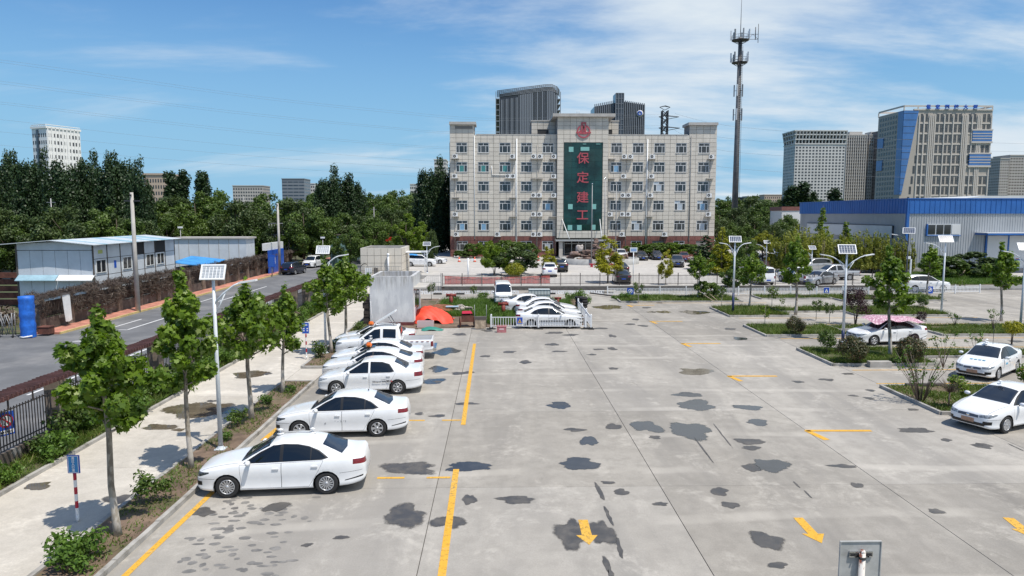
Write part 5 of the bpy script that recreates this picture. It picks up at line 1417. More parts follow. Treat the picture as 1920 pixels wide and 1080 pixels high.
for px, py, hh, lab in ((1829, 672, 1.4, 'sparse leafy shrub behind the white sedan with a blue bonnet mark'), (1768, 690, 1.9, 'thin lone sapling leaning over the kerb of a right island'), (1685, 590, 1.0, 'sparse bare shrub on the narrow island strip'), (1862, 620, 1.5, 'sparse leafy bush on the far right island'), (1790, 612, .9, 'thin twiggy plant on the narrow strip')):
 o = thing('sparse_shrub', lab, 'shrub', (*g(px, py, .1), .1), px)
 m = MB(); cl = []
 for k in range(9):
  a = rs.uniform(0, 6.28); sp = rs.uniform(.15, .5) * hh / 1.4; h = hh * rs.uniform(.6, 1)
  m.tube([(0, 0, 0), (.4 * sp * math.cos(a), .4 * sp * math.sin(a), h * .5), (sp * math.cos(a), sp * math.sin(a), h)], [.014, .01, .004], 4)
  cl.append((sp * math.cos(a), sp * math.sin(a), h, .16, .16, .16))
 m.build('stem', ML['dry'], o); link('leaves', crown_mesh('leaves', ML['weed'], cl, 160, .10, int(px), 'quad'), o)
# ---- low weeds and grass: nobody could count it
def grass_on(name, label, rects, dens, h, seed, mat='grass', z=.10, keep=None, tuft=True):
 rs = np.random.RandomState(seed); V = []
 Ps = []
 for x0, x1, y0, y1 in rects:
  n = int((x1 - x0) * (y1 - y0) * dens)
  p = np.stack([rs.uniform(x0, x1, n), rs.uniform(y0, y1, n)], 1)
  Ps.append(p)
 P = np.concatenate(Ps)
 f = np.sin(P[:, 0] * 2.1 + np.sin(P[:, 1] * 1.3) * 2) + np.sin(P[:, 1] * 2.7 + P[:, 0]) + np.sin(P[:, 0] * .7 - P[:, 1] * .9)
 if tuft: P = P[f + rs.normal(size=len(f)) * .7 > -.9]
 n = len(P)
 hh = h * (.4 + rs.rand(n) ** 2 * 1.0)
 a = rs.rand(n) * 6.283; w = .010 + rs.rand(n) * .016
 lx, ly = rs.normal(size=n) * .75 * hh, rs.normal(size=n) * .75 * hh
 bx_, by_ = np.cos(a) * w, np.sin(a) * w
 z0 = np.full(n, z)
 v = np.stack([np.stack([P[:, 0] - bx_, P[:, 1] - by_, z0], 1), np.stack([P[:, 0] + bx_, P[:, 1] + by_, z0], 1), np.stack([P[:, 0] + lx, P[:, 1] + ly, z0 + hh], 1)], 1)
 me = mesh_np(name, v.reshape(-1, 3), np.arange(n * 3).reshape(n, 3), [ML[mat]])
 o = link(name, me); tag(o, label, 'grass', None, 'stuff')
 return o
IR = {1: (17.2, 30, 26.3, 30.4), 2: (17.2, 22.5, 35.1, 39.2), 3: (17.1, 22.5, 43.8, 47.7), 4: (17.6, 22.1, 52.4, 57.1), 5: (22.8, 30, 37, 38.5), 6: (22.8, 28.1, 46, 47.2), 7: (28.4, 40, 43.8, 47.4), 8: (22.4, 27.1, 54.7, 56.5), 9: (27.4, 34.4, 52.5, 56.6), 10: (10.9, 21.5, 61.3, 65.5), 11: (24.1, 30.4, 63.3, 65.5), 12: (30.7, 40, 61.6, 65.5)}
grass_on('grass', 'thin grass and weeds on the nearest right island', [IR[1]], 700, .13, 1)
grass_on('grass', 'green grass on the grassy island under the round bushes', [IR[2]], 1500, .17, 2)
grass_on('grass', 'green grass on the middle planted islands', [IR[3], IR[5], IR[6], IR[7]], 900, .19, 3)
grass_on('grass', 'long green grass on the far planted islands', [IR[k] for k in (4, 8, 9)], 800, .28, 4)
grass_on('grass', 'grass along the foot of the white railing', [IR[k] for k in (10, 11, 12)], 420, .24, 5)
grass_on('lawn_grass', 'green grass on the lawn before the warehouse', [(44, 59, 71.6, 79), (47, 59, 79, 86)], 330, .28, 9, mat='weed', z=.5)
grass_on('grass', 'sparse weeds in the bare soil of the planting strip', [(-9.75, -8.6, 10, 31.6), (-9.75, -8.6, 35.1, 52)], 160, .10, 6)
grass_on('grass', 'weeds on the verge between the lane and the road fence', [(-15.3, -13.8, 10, 80)], 420, .22, 7)
grass_on('grass', 'tall weeds and grass in the plot beside the parked van', [(-4.9, 6.2, 52.5, 62.5), (-1.2, 1.4, 48.6, 53)], 520, .36, 8, mat='weed', z=.06)
WC = [crown_mesh('leaves', ML['weed'], [(rs.uniform(-.4, .4), rs.uniform(-.4, .4), rs.uniform(.15, .5), .28, .28, .26) for _ in range(8)], 620, .11, 30 + k, 'quad', up=.6, shell=.5) for k in range(3)]
WD = [crown_mesh('leaves', ML['broad'], [(rs.uniform(-.35, .35), rs.uniform(-.35, .35), rs.uniform(.2, .75), .24, .24, .26) for _ in range(9)], 560, .11, 40 + k, 'quad', up=.6, shell=.5) for k in range(2)]
for px, py, s, k, lab in ((158, 1042, 1.1, 0, 'big leafy green weed clump at the near end of the planting strip'), (290, 940, .95, 3, 'dark rose bush between the first two plane trees'), (445, 800, .75, 3, 'small dark bush in the strip right of the near solar lamp'),
      (503, 757, .62, 0, 'small green bush near the end of the near planting strip'), (640, 690, .01, 0, ''), (600, 670, 1.0, 4, 'dark bush at the foot of the second solar lamp on the left'), (632, 660, .9, 3, 'dark leafy bush between two plane trunks on the left'),
      (120, 1075, .9, 1, 'low green weeds at the bottom left corner of the strip'), (672, 625, .9, 4, 'dark bush in front of the pickup nose'), (545, 735, .5, 1, 'small weeds at the end kerb of the near strip'), (425, 825, .5, 1, 'low green weeds behind the near sedan')):
 if s < .1: continue
 o = thing('weed_bush', lab, 'bush', (*g(px, py, .09), .09), px)
 o.scale = (s, s, s)
 stemmb(.25, .015, 3, .15).build('stem', ML['dry'], o)
 link('leaves', (WC + WD)[k], o)
vg = random.Random(23)
i = 0
for y in np.arange(14.5, 62, 1.15):
 for q in range(2):
  x = -14.9 + vg.random() * .9; yy = y + vg.uniform(-.6, .6)
  o = thing('verge_shrub', 'leafy green weeds growing along the road fence', 'bush', (x, yy, .09), vg.uniform(0, 6), 'leafy weeds along the road fence')
  s = vg.uniform(.7, 1.5); o.scale = (s, s, s * vg.uniform(.8, 1.15))
  link('leaves', (WC + WC + WD)[vg.randrange(8)], o)
for px, py, s in ((958, 571, 1.3), (930, 590, 1.1), (905, 560, 1.0), (855, 566, .9), (1085, 560, 1.3), (1065, 563, 1.1), (1100, 568, .9), (840, 585, .7), (945, 600, 1.0), (1210, 562, .9), (1172, 560, 1.0), (1150, 562, .6), (780, 565, .8), (900, 600, .7)):
 o = thing('weed_bush', 'leafy weeds growing round the weedy plot beside the van', 'bush', (*g(px, py, .06), .06), px, 'leafy weeds in the plot')
 o.scale = (s, s, s); link('leaves', WC[int(px) % 3], o)
for k, (y, x) in enumerate(((40.5, -14.4), (43, -14.2), (45.5, -14.3), (48.5, -14.4), (38.6, -14.5))):
 o = thing('dry_brush', nth(y, (38.6, 40.5, 43, 45.5, 48.5), 'the dry brush heaps by the road fence').replace('from the left', 'nearest'), 'brush', (x, y, .09), k, 'heaps of dry brush by the road fence')
 link('twigs', crown_mesh('twigs', ML['dry'], [(rs.uniform(-.5, .5), rs.uniform(-.8, .8), rs.uniform(.1, .7), .4, .5, .4) for _ in range(7)], 700, .30, 60 + k, 'long', shell=.6), o)
# ---- tall trees behind
m = MB(); m.tube([(0, 0, -.2), (.1, 0, 4), (0, .1, 9), (.05, 0, 11)], [.28, .22, .14, .03], 8)
def plumes(seed, n, h, spread, rad):
 rs = random.Random(seed); cl = []
 for k in range(n):
  a = rs.uniform(0, 6.28); d = spread * rs.random() ** .6 if k else 0
  hh = h * rs.uniform(.82, 1.0) * (1 - .16 * d / max(.1, spread))
  x, y = d * math.cos(a), d * math.sin(a)
  z = 1.6 + rs.random()
  while z < hh:
   t = z / hh
   r = rad * (.50 + .58 * (1 - t) ** .55) * (.8 + .4 * rs.random()) * (1 if t > .2 else .6 + 2 * t)
   cl.append((x * (1 - .15 * t) + rs.uniform(-.35, .35), y * (1 - .15 * t) + rs.uniform(-.35, .35), z, r, r, r * 1.5))
   z += r * 1.15
 return cl
for k, (n, h, sp, rad) in enumerate(((12, 16, 3.0, 1.25), (14, 16, 3.4, 1.3), (10, 16, 2.7, 1.2))):
 tree_kind(f'poplar{k}', m, ML['dbark'], crown_mesh('crown', ML['poplar'], plumes(70 + k, n, h, sp, rad), 17000, .40, 80 + k, 'quad', up=.35, rand=.75, shell=.4))
tree_kind('column', m, ML['dbark'], crown_mesh('crown', ML['poplar'], plumes(77, 3, 16, .8, .95), 8000, .38, 90, 'quad', up=.2, rand=.75, shell=.4))
def domes(seed, n, w, h):
 rs = random.Random(seed)
 return clumps(n, seed, lambda t: w * (1 - (abs(t - .38) / .64) ** 2.2) + .3, h * .22, h * .95, (w * .22, w * .34), .9)
mb_ = MB(); mb_.tube([(0, 0, -.2), (.1, .05, 2.2), (.2, 0, 5), (.1, 0, 8)], [.24, .2, .13, .03], 8)
for k in range(5):
 a = k * 1.3; limbs(mb_, [(.1, 0, 2.4 + .5 * k), (1.2 * math.cos(a), 1.2 * math.sin(a), 4 + .6 * k), (2.4 * math.cos(a), 2.4 * math.sin(a), 5.4 + .6 * k)], .1, .02, 0, 6)
for k, (mt, w) in enumerate((('broad', 3.6), ('olive', 4.0), ('broad', 4.3), ('lime', 2.6), ('goldgreen', 2.4))):
 tree_kind(f'dome{k}', mb_, ML['dbark'], crown_mesh('crown', ML[mt], domes(50 + k, 40, w, 10), 12000, .34 if k < 3 else .27, 100 + k, 'quad', up=.35, rand=.7, shell=.33))
mc = MB(); mc.tube([(0, 0, -.1), (0, 0, 8)], [.13, .015], 7)
def tiers(seed, h, w, h0=.12):
 rs = random.Random(seed); cl = []
 z = h * h0
 while z < h * .985:
  t = (z / h - h0) / (1 - h0); r = w * (1 - t) ** .85 + .08
  n = max(3, int(r * 6))
  for k in range(n):
   a = rs.uniform(0, 6.28); q = r * rs.uniform(.35, 1)
   s_ = .16 + .22 * (1 - t)
   cl.append((q * math.cos(a), q * math.sin(a), z - .12 * q, s_ * 1.3, s_ * 1.3, s_ * .75))
  z += .30
 return cl
tree_kind('cedar', mc, ML['bark'], crown_mesh('crown', ML['conifer'], tiers(3, 8, 1.9), 5200, .30, 110, 'quad', up=.4, shell=.5))
tree_kind('goldconifer', mc, ML['bark'], crown_mesh('crown', ML['goldgreen'], tiers(4, 8, 2.0, .08), 4800, .30, 111, 'quad', up=.4, shell=.5))
tree_kind('greenconifer', mc, ML['bark'], crown_mesh('crown', ML['lime'], tiers(6, 8, 1.5, .2), 3600, .30, 112, 'quad', up=.4, shell=.5))
tree_kind('ginkgo', stemmb(2.0, .06), ML['bark'], crown_mesh('crown', ML['gold'], clumps(40, 12, lambda t: 1.0 * (1 - t) ** .7 * (1 if t > .12 else .6) + .1, 1.0, 5.0, (.24, .42)), 4200, .17, 113, 'quad', shell=.5))
KH = {'poplar0': 16.2, 'poplar1': 16.2, 'poplar2': 16.2, 'column': 16.2, 'dome0': 10.2, 'dome1': 10.2, 'dome2': 10.2, 'dome3': 10.2, 'dome4': 10.2, 'cedar': 8.1, 'goldconifer': 8.1, 'greenconifer': 8.1, 'ginkgo': 5.2}
KW = {'poplar0': 4.1, 'poplar1': 4.5, 'poplar2': 3.7, 'column': 1.5, 'dome0': 4.3, 'dome1': 4.8, 'dome2': 5.1, 'dome3': 3.2, 'dome4': 3.0, 'cedar': 2.1, 'goldconifer': 2.2, 'greenconifer': 1.7, 'ginkgo': 1.2}
def far_tree(key, px, top, Y, name, label, group=None, wpx=None, z0=0.0):
 x, _, zt_ = at(px, top, Y)
 h = zt_ - z0; sz = h / KH[key]
 s = (wpx / 2 * Y / FPX) / KW[key] if wpx else sz
 return plant_tree(key, x, Y, z0, s, (px * 1.7 + Y) % 6.28, name, label, 'tree', group, sz)
tl = random.Random(31)
for i, (px, top) in enumerate(((-60, 290), (-15, 285), (14, 277), (52, 292), (78, 283), (108, 296), (150, 290), (176, 287), (204, 279), (232, 292), (256, 300))):
 far_tree(f'poplar{i % 3}', px, top - 13, 96 + (i * 7) % 17, 'poplar_tree', nth(px, (-60, -15, 14, 52, 78, 108, 150, 176, 204, 232, 256), 'the tall dark poplars behind the prefab block'), 'tall dark poplars behind the prefabricated block', 74)
for i, px in enumerate(range(-50, 290, 34)):
 far_tree(f'dome{i % 2}', px + tl.uniform(-8, 8), tl.uniform(372, 405), 86 + tl.uniform(-3, 4), 'broad_tree', nth(px, range(-50, 290, 34), 'the lower green trees before the poplars'), 'lower trees in front of the poplars')
far_tree('column', 322, 300, 122, 'poplar_tree', 'left of two narrow dark poplars standing above the tree line', None, 46)
far_tree('column', 342, 297, 124, 'poplar_tree', 'narrow dark poplar in the middle of the trio above the tree line', None, 42)
far_tree('column', 372, 299, 122, 'poplar_tree', 'dark poplar with a split tip right of the narrow trio', None, 48)
far_tree('column', 387, 315, 125, 'poplar_tree', 'lowest, rightmost poplar of the group above the tree line', None, 36)
RT = ((292, 372, 112), (330, 358, 116), (362, 350, 114), (404, 352, 118), (440, 366, 108), (470, 362, 112), (505, 358, 118), (540, 362, 114), (566, 372, 106), (420, 388, 112), (480, 392, 108), (350, 395, 112), (310, 405, 108), (540, 400, 106), (585, 402, 108), (455, 408, 106))
for i, (px, top, Y) in enumerate(RT):
 far_tree(('dome2', 'dome1', 'dome0')[i % 3], px, top, Y, 'broad_tree', nth(px + Y / 1e4, [a + c / 1e4 for a, b_, c in RT], 'the rounded trees beyond the long wall'), 'rounded trees beyond the long wall')
for i, (px, top, w) in enumerate(((606, 320, 58), (628, 303, 74), (652, 312, 62), (668, 330, 46))):
 far_tree(f'poplar{i % 3}', px, top, 138 + i * 2, 'poplar_tree', ('left tree of the big dark poplar clump in the middle of the wood', 'tallest tree of the big dark poplar clump', 'tree right of the tallest in the big dark poplar clump', 'lowest tree on the right of the big dark poplar clump')[i], 'big dark poplar clump', w)
for i, (px, top, w) in enumerate(((800, 300, 66), (826, 286, 66), (846, 296, 60))):
 far_tree(f'poplar{i % 3}', px, top, 134 + i * 2, 'poplar_tree', ('left tree of the dark poplars beside the office block', 'tallest dark poplar beside the office block', 'dark poplar partly behind the office corner')[i], 'dark poplars beside the office block', w)
for i in range(26):
 px = 586 + i * 9.5
 far_tree(f'dome{i % 3}', px, tl.uniform(352, 366), 190 + tl.uniform(0, 60), 'broad_tree', 'distant green tree on the horizon left of the office block', 'distant trees left of the office block')
for i, (px, top, Y) in enumerate(((600, 398, 112), (640, 395, 118), (680, 396, 116), (655, 420, 104), (700, 405, 112), (735, 385, 130), (715, 372, 140), (765, 372, 140))):
 far_tree(('dome0', 'dome2', 'dome1')[i % 3], px, top, Y, 'broad_tree', nth(px, (600, 640, 680, 655, 700, 735, 715, 765), 'the green trees beyond the teal fence'), 'green trees beyond the teal fence')
far_tree('dome3', 762, 396, 108, 'lime_tree', 'bright lime green tree left of the office block', None, 70)
far_tree('dome3', 788, 412, 114, 'lime_tree', 'smaller lime green tree against the dark poplars', None, 56)
far_tree('dome1', 808, 425, 104, 'grey_tree', 'thin grey green tree beside the office corner', None, 30)
for i, (px, top, Y) in enumerate(((1352, 372, 160), (1392, 382, 150), (1430, 376, 158), (1462, 384, 150), (1345, 405, 135), (1375, 415, 128), (1415, 405, 132), (1448, 412, 126), (1480, 400, 138), (1500, 395, 150))):
 far_tree(f'dome{i % 3}', px, top, Y, 'broad_tree', nth(px, (1352, 1392, 1430, 1462, 1345, 1375, 1415, 1448, 1480, 1500), 'the dark trees between office and warehouse'), 'dark trees right of the office block')
for i in range(12):
 far_tree(f'dome{i % 3}', 1340 + i * 16, tl.uniform(362, 374), 230 + tl.uniform(0, 30), 'broad_tree', nth(i, range(12), 'the distant trees right of the office'), 'distant trees right of the office block')
for px, top, w, lab in ((1487, 334, 50, 'dark poplar at the foot of the white gridded tower'), (1505, 326, 54, 'tallest dark poplar in front of the white gridded tower'), (1528, 346, 24, 'slim dark poplar right of the tallest one'), (1563, 340, 42, 'dark poplar in front of the right corner of the white gridded tower')):
 far_tree('column', px, top, 180, 'poplar_tree', lab, 'poplars in front of the white gridded tower', w)
far_tree('goldconifer', 1355, 424, 84, 'golden_conifer', 'golden green conifer right of the office block, behind the fence', None, 62, PZ)
far_tree('cedar', 1325, 440, 92, 'cedar_tree', 'dark spreading cedar at the right corner of the office block', None, 84, PZ)
far_tree('greenconifer', 1544, 384, 98, 'green_conifer', 'tall pointed green conifer in front of the warehouse wall', None, 46, PZ)
far_tree('greenconifer', 1588, 412, 96, 'green_conifer', 'shorter pointed green conifer in front of the warehouse', None, 50, PZ)
far_tree('dome4', 1432, 428, 94, 'gold_green_tree', 'yellow green tree left of the bamboo thicket', None, 54, PZ)
far_tree('dome0', 1400, 440, 88, 'broad_tree', 'dark green tree behind the plaza cars, right of the golden conifer', None, 50, PZ)
bm_cl = []
rs = random.Random(44)
for k in range(46):
 a = rs.uniform(-2.2, 2.2); b_ = rs.uniform(-1.3, 1.3); h = rs.uniform(3.2, 5.0)
 for q in range(5): t = .25 + q * .19; bm_cl.append((a + rs.uniform(-.3, .3) + .4 * t * t, b_, h * t, .32 * (1.15 - t), .32 * (1.15 - t), .55))
BAM = crown_mesh('crown', ML['bamboo'], bm_cl, 11000, .42, 115, 'long', up=.45, shell=.6)
mbm = MB()
for k in range(14): a, b_ = rs.uniform(-2, 2), rs.uniform(-1.2, 1.2); mbm.tube([(a, b_, 0), (a + .2, b_, 3.6)], [.04, .015], 5)
TREE['bamboo'] = (mbm.mesh('trunk', ML['olivebark'] if 'olivebark' in ML else ML['bark']), BAM)
for px, top, Y, lab in ((1478, 436, 88, 'olive green bamboo clump at the left end of the thicket'), (1515, 428, 90, 'olive bamboo clump behind the silver pickup'), (1610, 436, 88, 'olive bamboo clump left of the dark lamp post'), (1648, 440, 87, 'olive bamboo clump in the right half of the thicket'), (1682, 448, 86, 'olive bamboo clump at the right end beside the warehouse corner'), (1560, 440, 92, 'olive bamboo clump between the two pointed conifers')):
 x, _, zt_ = at(px, top, Y); s = (zt_ - PZ) / 5.0
 plant_tree('bamboo', x, Y, PZ, s, px % 3, 'bamboo_clump', lab, 'bamboo', 'bamboo thicket in front of the warehouse')
PL = 'shrubs on the plaza'
tree_kind('shrub', stemmb(.8, .05, 3, .2), ML['bark'], crown_mesh('crown', ML['broad'], domes(58, 30, 1.35, 2.9), 5200, .2, 120, 'quad', shell=.35))
tree_kind('limeshrub', stemmb(.8, .05, 3, .2), ML['bark'], crown_mesh('crown', ML['lime'], domes(59, 30, 1.3, 2.9), 4600, .2, 121, 'quad', shell=.35))
tree_kind('oliveshrub', stemmb(.8, .05, 3, .2), ML['bark'], crown_mesh('crown', ML['olive'], domes(60, 30, 1.35, 2.9), 5200, .2, 122, 'quad', shell=.35))
tree_kind('goldhedge', stemmb(.3, .04), ML['bark'], crown_mesh('crown', ML['goldgreen'], [(0, 0, .62, .95, .85, .62)], 2200, .13, 123, 'quad', shell=.15))
for key, px, base, top, w, name, lab, cat in (
  ('shrub', 887, 482, 454, 30, 'garden_tree', 'small round tree at the foot of the office block, left of the lime one', 'tree'),
  ('limeshrub', 916, 484, 450, 36, 'garden_tree', 'lime green round tree at the foot of the office block', 'tree'),
  ('shrub', 955, 486, 448, 50, 'garden_tree', 'wide dark green tree at the foot of the office wall', 'tree'),
  ('shrub', 985, 486, 452, 40, 'garden_tree', 'dark tree beside the dark car at the office wall', 'tree'),
  ('oliveshrub', 967, 515, 458, 72, 'garden_tree', 'large bushy dark shrub behind the golden ball hedge', 'shrub'),
  ('limeshrub', 927, 516, 456, 44, 'garden_tree', 'upright lime green tree left of the golden ball hedge', 'tree'),
  ('goldhedge', 965, 519, 492, 40, 'ball_hedge', 'golden ball hedge behind the plaza fence', 'hedge'),
  ('shrub', 1207, 482, 454, 56, 'garden_tree', 'dark shrub behind the black sedan on the plaza', 'shrub'), ('shrub', 1245, 482, 452, 60, 'garden_tree', 'wide dark shrub along the right wing of the office', 'shrub'), ('limeshrub', 1268, 484, 455, 40, 'garden_tree', 'lime tinted shrub along the right wing of the office', 'shrub'), ('shrub', 1292, 484, 455, 36, 'garden_tree', 'dark shrub behind the red car on the plaza', 'shrub'),
  ('shrub', 866, 480, 468, 26, 'ball_hedge', 'low round dark bush at the left corner of the office block', 'bush'), ('shrub', 876, 484, 470, 26, 'ball_hedge', 'round dark bush right of the ground air conditioner', 'bush'),
  ('ginkgo', 1029, 516, 457, 40, 'ginkgo_tree', 'yellow ginkgo tree beside the white car on the plaza', 'tree'), ('ginkgo', 1140, 530, 434, 64, 'ginkgo_tree', 'tallest yellow ginkgo tree in front of the rock garden', 'tree'), ('ginkgo', 1248, 534, 462, 34, 'ginkgo_tree', 'slim yellow ginkgo tree in the right half of the plaza', 'tree'),
  ('oliveshrub', 1800, 520, 468, 100, 'garden_tree', 'broad bush against the warehouse wall', 'bush'), ('shrub', 1770, 522, 478, 60, 'garden_tree', 'dark bush left of the broad one by the warehouse', 'bush'), ('limeshrub', 1845, 520, 492, 50, 'garden_tree', 'low green bush beside the warehouse door canopy', 'bush'),
  ('limeshrub', 1350, 512, 470, 44, 'garden_tree', 'lime green shrub left of the golden conifer', 'shrub'), ('shrub', 1398, 520, 478, 48, 'garden_tree', 'dark shrub right of the golden conifer', 'shrub'), ('shrub', 1600, 505, 470, 60, 'garden_tree', 'green shrub in front of the bamboo thicket', 'shrub'), ('shrub', 1378, 545, 500, 40, 'garden_tree', 'dark undergrowth shrub under the golden conifer', 'shrub'), ('shrub', 1325, 560, 525, 36, 'garden_tree', 'dark undergrowth below the plane tree by the railing', 'shrub')):
 z0 = PZ if base < 537 else .08
 x, y = g(px, base, z0); y = min(y, YB - 2.5); x = at(px, base, y)[0]
 h = at(px, top, y)[2] - z0
 H0 = {'ginkgo': 5.2, 'goldhedge': 1.3}.get(key, 2.95); W0 = {'ginkgo': 1.2, 'goldhedge': 1.0}.get(key, 1.55)
 plant_tree(key, x, y, z0, (w * (.62 if H0 == 2.95 else .5) * y / FPX) / W0, px * .9, name, lab, cat, None, h / H0)
# ------------------------------------------------------------------ far towers
MT = {}
MT['white'] = M('white_tower_wall', (0.58, 0.57, 0.55), 0.8, var=0.05, vs_=0.1)
MT['brightwhite'] = M('bright_white_tower_wall', (0.80, 0.80, 0.79), 0.8)
MT['cream'] = M('cream_tower_wall', (0.45, 0.40, 0.345), 0.8, var=0.05, vs_=0.1)
MT['creamlight'] = M('cream_tower_pier', (0.58, 0.53, 0.475), 0.8)
MT['grey'] = M('warm_grey_tower_wall', (0.46, 0.43, 0.395), 0.8, var=0.05, vs_=0.1)
MT['brown'] = M('brown_grey_tower_wall', (0.20, 0.185, 0.18), 0.8)
MT['glass'] = M('blue_grey_tower_glass', (0.045, 0.062, 0.085), 0.12, spec=0.6, var=0.35, vs_=0.12)
MT['glass2'] = M('dark_tower_glass', (0.035, 0.042, 0.055), 0.15, spec=0.6, var=0.3, vs_=0.1)
MT['fin'] = M('pale_tower_fin', (0.20, 0.215, 0.24), 0.5)
MT['blue'] = M('bright_blue_tower_glass', (0.055, 0.17, 0.42), 0.18, spec=0.6, var=0.15, vs_=0.1)
MT['win'] = M('tower_window_glass', (0.055, 0.06, 0.066), 0.2, spec=0.6)
MT['winb'] = M('tower_window_brown', (0.09, 0.075, 0.065), 0.3)
MT['peach'] = M('peach_tower_wall', (0.48, 0.38, 0.30), 0.8)
MT['mast'] = M('mast_steel', (0.13, 0.125, 0.125), 0.6, var=0.2, vs_=1.0)
MT['sign'] = M('blue_sign', (0.015, 0.09, 0.46), 0.4)
MT['steel'] = M('galvanised_steel', (0.26, 0.265, 0.27), 0.5, metal=0.5)
MT['dsteel'] = M('dark_steel', (0.055, 0.055, 0.06), 0.5, metal=0.3)
def tower(name, label, px0, px1, top, Y, depth, wallm, floors, cols, wfrac=(.55, .55), winm='win', z0=0.0, pier=0.0, roofm=None, group=None, sides=True, crown=0.0, zr=1.0):
 x0, x1 = at(px0, 300, Y)[0], at(px1, 300, Y)[0]
 zt_ = at((px0 + px1) / 2, top, Y)[2]
 o = thing(name, label, 'building', ((x0 + x1) / 2, Y, z0), 0, group)
 w = x1 - x0; H_ = zt_ - z0
 b = MB(); b.box(-w / 2, w / 2, 0, depth, -1, H_ - crown); b.build('wall', MT[wallm], o)
 cw_, fh = w / cols, (H_ - crown - 1.5) / floors
 m = MB()
 for i in range(cols):
  for j in range(floors):
   cx, cz = -w / 2 + (i + .5) * cw_, (j + .5) * fh
   m.box(cx - cw_ * wfrac[0] / 2, cx + cw_ * wfrac[0] / 2, -.06, .02, cz - fh * wfrac[1] / 2, cz + fh * wfrac[1] / 2)
 m.build('windows', MT[winm], o, kind='stuff')
 if sides:
  m = MB(); nc = max(2, int(depth / cw_))
  for s in (-1, 1):
   for i in range(nc):
    for j in range(floors):
     cy, cz = depth * (i + .5) / nc, (j + .5) * fh
     xx = s * w / 2
     m.box(min(xx, xx + s * .06), max(xx, xx + s * .06), cy - cw_ * wfrac[0] / 2, cy + cw_ * wfrac[0] / 2, cz - fh * wfrac[1] / 2, cz + fh * wfrac[1] / 2)
  m.build('side_windows', MT[winm], o, kind='stuff')
 if pier:
  m = MB()
  for i in range(cols + 1):
   x = -w / 2 + i * cw_
   m.box(x - cw_ * (1 - wfrac[0]) * .36, x + cw_ * (1 - wfrac[0]) * .36, -pier, -.002, 0, H_ - crown - .3)
  m.build('piers', MT[roofm or wallm], o, kind='stuff')
 m = MB(); m.box(-w / 2 - .4, w / 2 + .4, -.5, depth + .4, H_ - crown + .002, H_ - crown + zr); m.build('parapet', MT[roofm or wallm], o)
 return o, w, H_
o, w, h = tower('white_tower', 'pale gridded tower block with a flared open top storey, left of the cream tower', 1490, 1584, 252, 650, 26, 'white', 25, 15, (.58, .52), 'win', roofm='white', crown=9)
m = MB()
for i in range(16):
 x = -w / 2 + i * w / 15
 m.add([(x - .5, 0, h - 9), (x + .5, 0, h - 9), (x + .5, -2.6, h + 3), (x - .5, -2.6, h + 3), (x - .5, 1.2, h - 9), (x + .5, 1.2, h - 9), (x + .5, 1.2, h + 3), (x - .5, 1.2, h + 3)], [(0, 1, 2, 3), (0, 3, 7, 4), (1, 5, 6, 2)])
for i in range(5):
 y = 3 + i * 5.5
 m.add([(-w / 2, y - .5, h - 9), (-w / 2, y + .5, h - 9), (-w / 2 - 2.2, y + .5, h + 3), (-w / 2 - 2.2, y - .5, h + 3), (-w / 2 + 1, y - .5, h + 3), (-w / 2 + 1, y - .5, h - 9)], [(0, 1, 2, 3), (0, 3, 4, 5)])
m.build('flared_piers', MT['white'], o, kind='stuff')
m = MB()
for z in (h - 9, h - 5, h - .8, h + 2.6): m.box(-w / 2 - (z - h + 9) * .18, w / 2 + .3, -(z - h + 9) * .20 - .2, 26, z, z + 1.0)
m.build('crown_slab', MT['white'], o)
m = MB(); m.box(-w / 2 + .5, w / 2 - .5, 2, 25, h - 8, h + 2.5); m.build('dark_attic', MT['win'], o)
for args in (('apartment_tower', 'grey brown apartment tower with deep balconies left of the cream tower, left slab', 1586, 1623, 254, 700, 20, 'grey', 27, 9, (.56, .55), 'winb'),
   ('apartment_tower', 'grey brown apartment tower with deep balconies left of the cream tower, right slab', 1628, 1655, 254, 706, 20, 'grey', 27, 7, (.56, .55), 'winb')):
 o, w, h = tower(*args, pier=.8)
 m = MB(); m.box(-w * .3, w * .35, 3, 15, h, h + 4); m.build('roof_house', MT['grey'], o)
o, w, h = tower('tower_dark_side', 'narrow dark slab just left of the cream tower', 1652, 1662, 246, 690, 20, 'brown', 24, 2, (.3, .4))  # apartment tower's right side as its own slab, darkness put into the colour
for args in (('apartment_tower', 'grey apartment tower at the right edge, tall right part', 1894, 1935, 292, 720, 25, 'grey', 22, 8, (.6, .5), 'winb'), ('apartment_tower', 'grey apartment tower at the right edge, lower left part', 1876, 1893, 298, 712, 25, 'grey', 22, 4, (.5, .5), 'winb'),
   ('apartment_tower', 'white apartment block right of the cream tower, upper one', 1846, 1876, 297, 900, 25, 'white', 24, 7, (.5, .5), 'win'), ('apartment_tower', 'low white apartment block right of the cream tower', 1850, 1873, 322, 760, 20, 'white', 16, 6, (.5, .5), 'winb')):
 tower(*args)
Y = 450
X = lambda px: at(px, 300, Y)[0]
Z = lambda py: at(1770, py, Y)[2]
cx_ = X(1773)
o = thing('cream_tower', 'large cream tower with a slanted blue glass strip and blue sign letters on its roof', 'building', (cx_, Y, 0))
L_ = lambda px: X(px) - cx_
xl, xr = L_(1690), L_(1855)
zt_ = Z(207)
dp = 30.0
b = MB(); b.box(xl, xr, 0, dp, -1, zt_); b.build('wall', MT['cream'], o)
b = MB(); b.add([(xl - .2, -.3, zt_ - .2), (L_(1717), -.3, zt_ - .2), (L_(1693), -.3, Z(365)), (xl - .2, -.3, Z(365)), (xl - .2, .1, zt_ - .2), (L_(1717), .1, zt_ - .2), (L_(1693), .1, Z(365)), (xl - .2, .1, Z(365))], [(3, 2, 1, 0), (1, 2, 6, 5), (0, 1, 5, 4)])
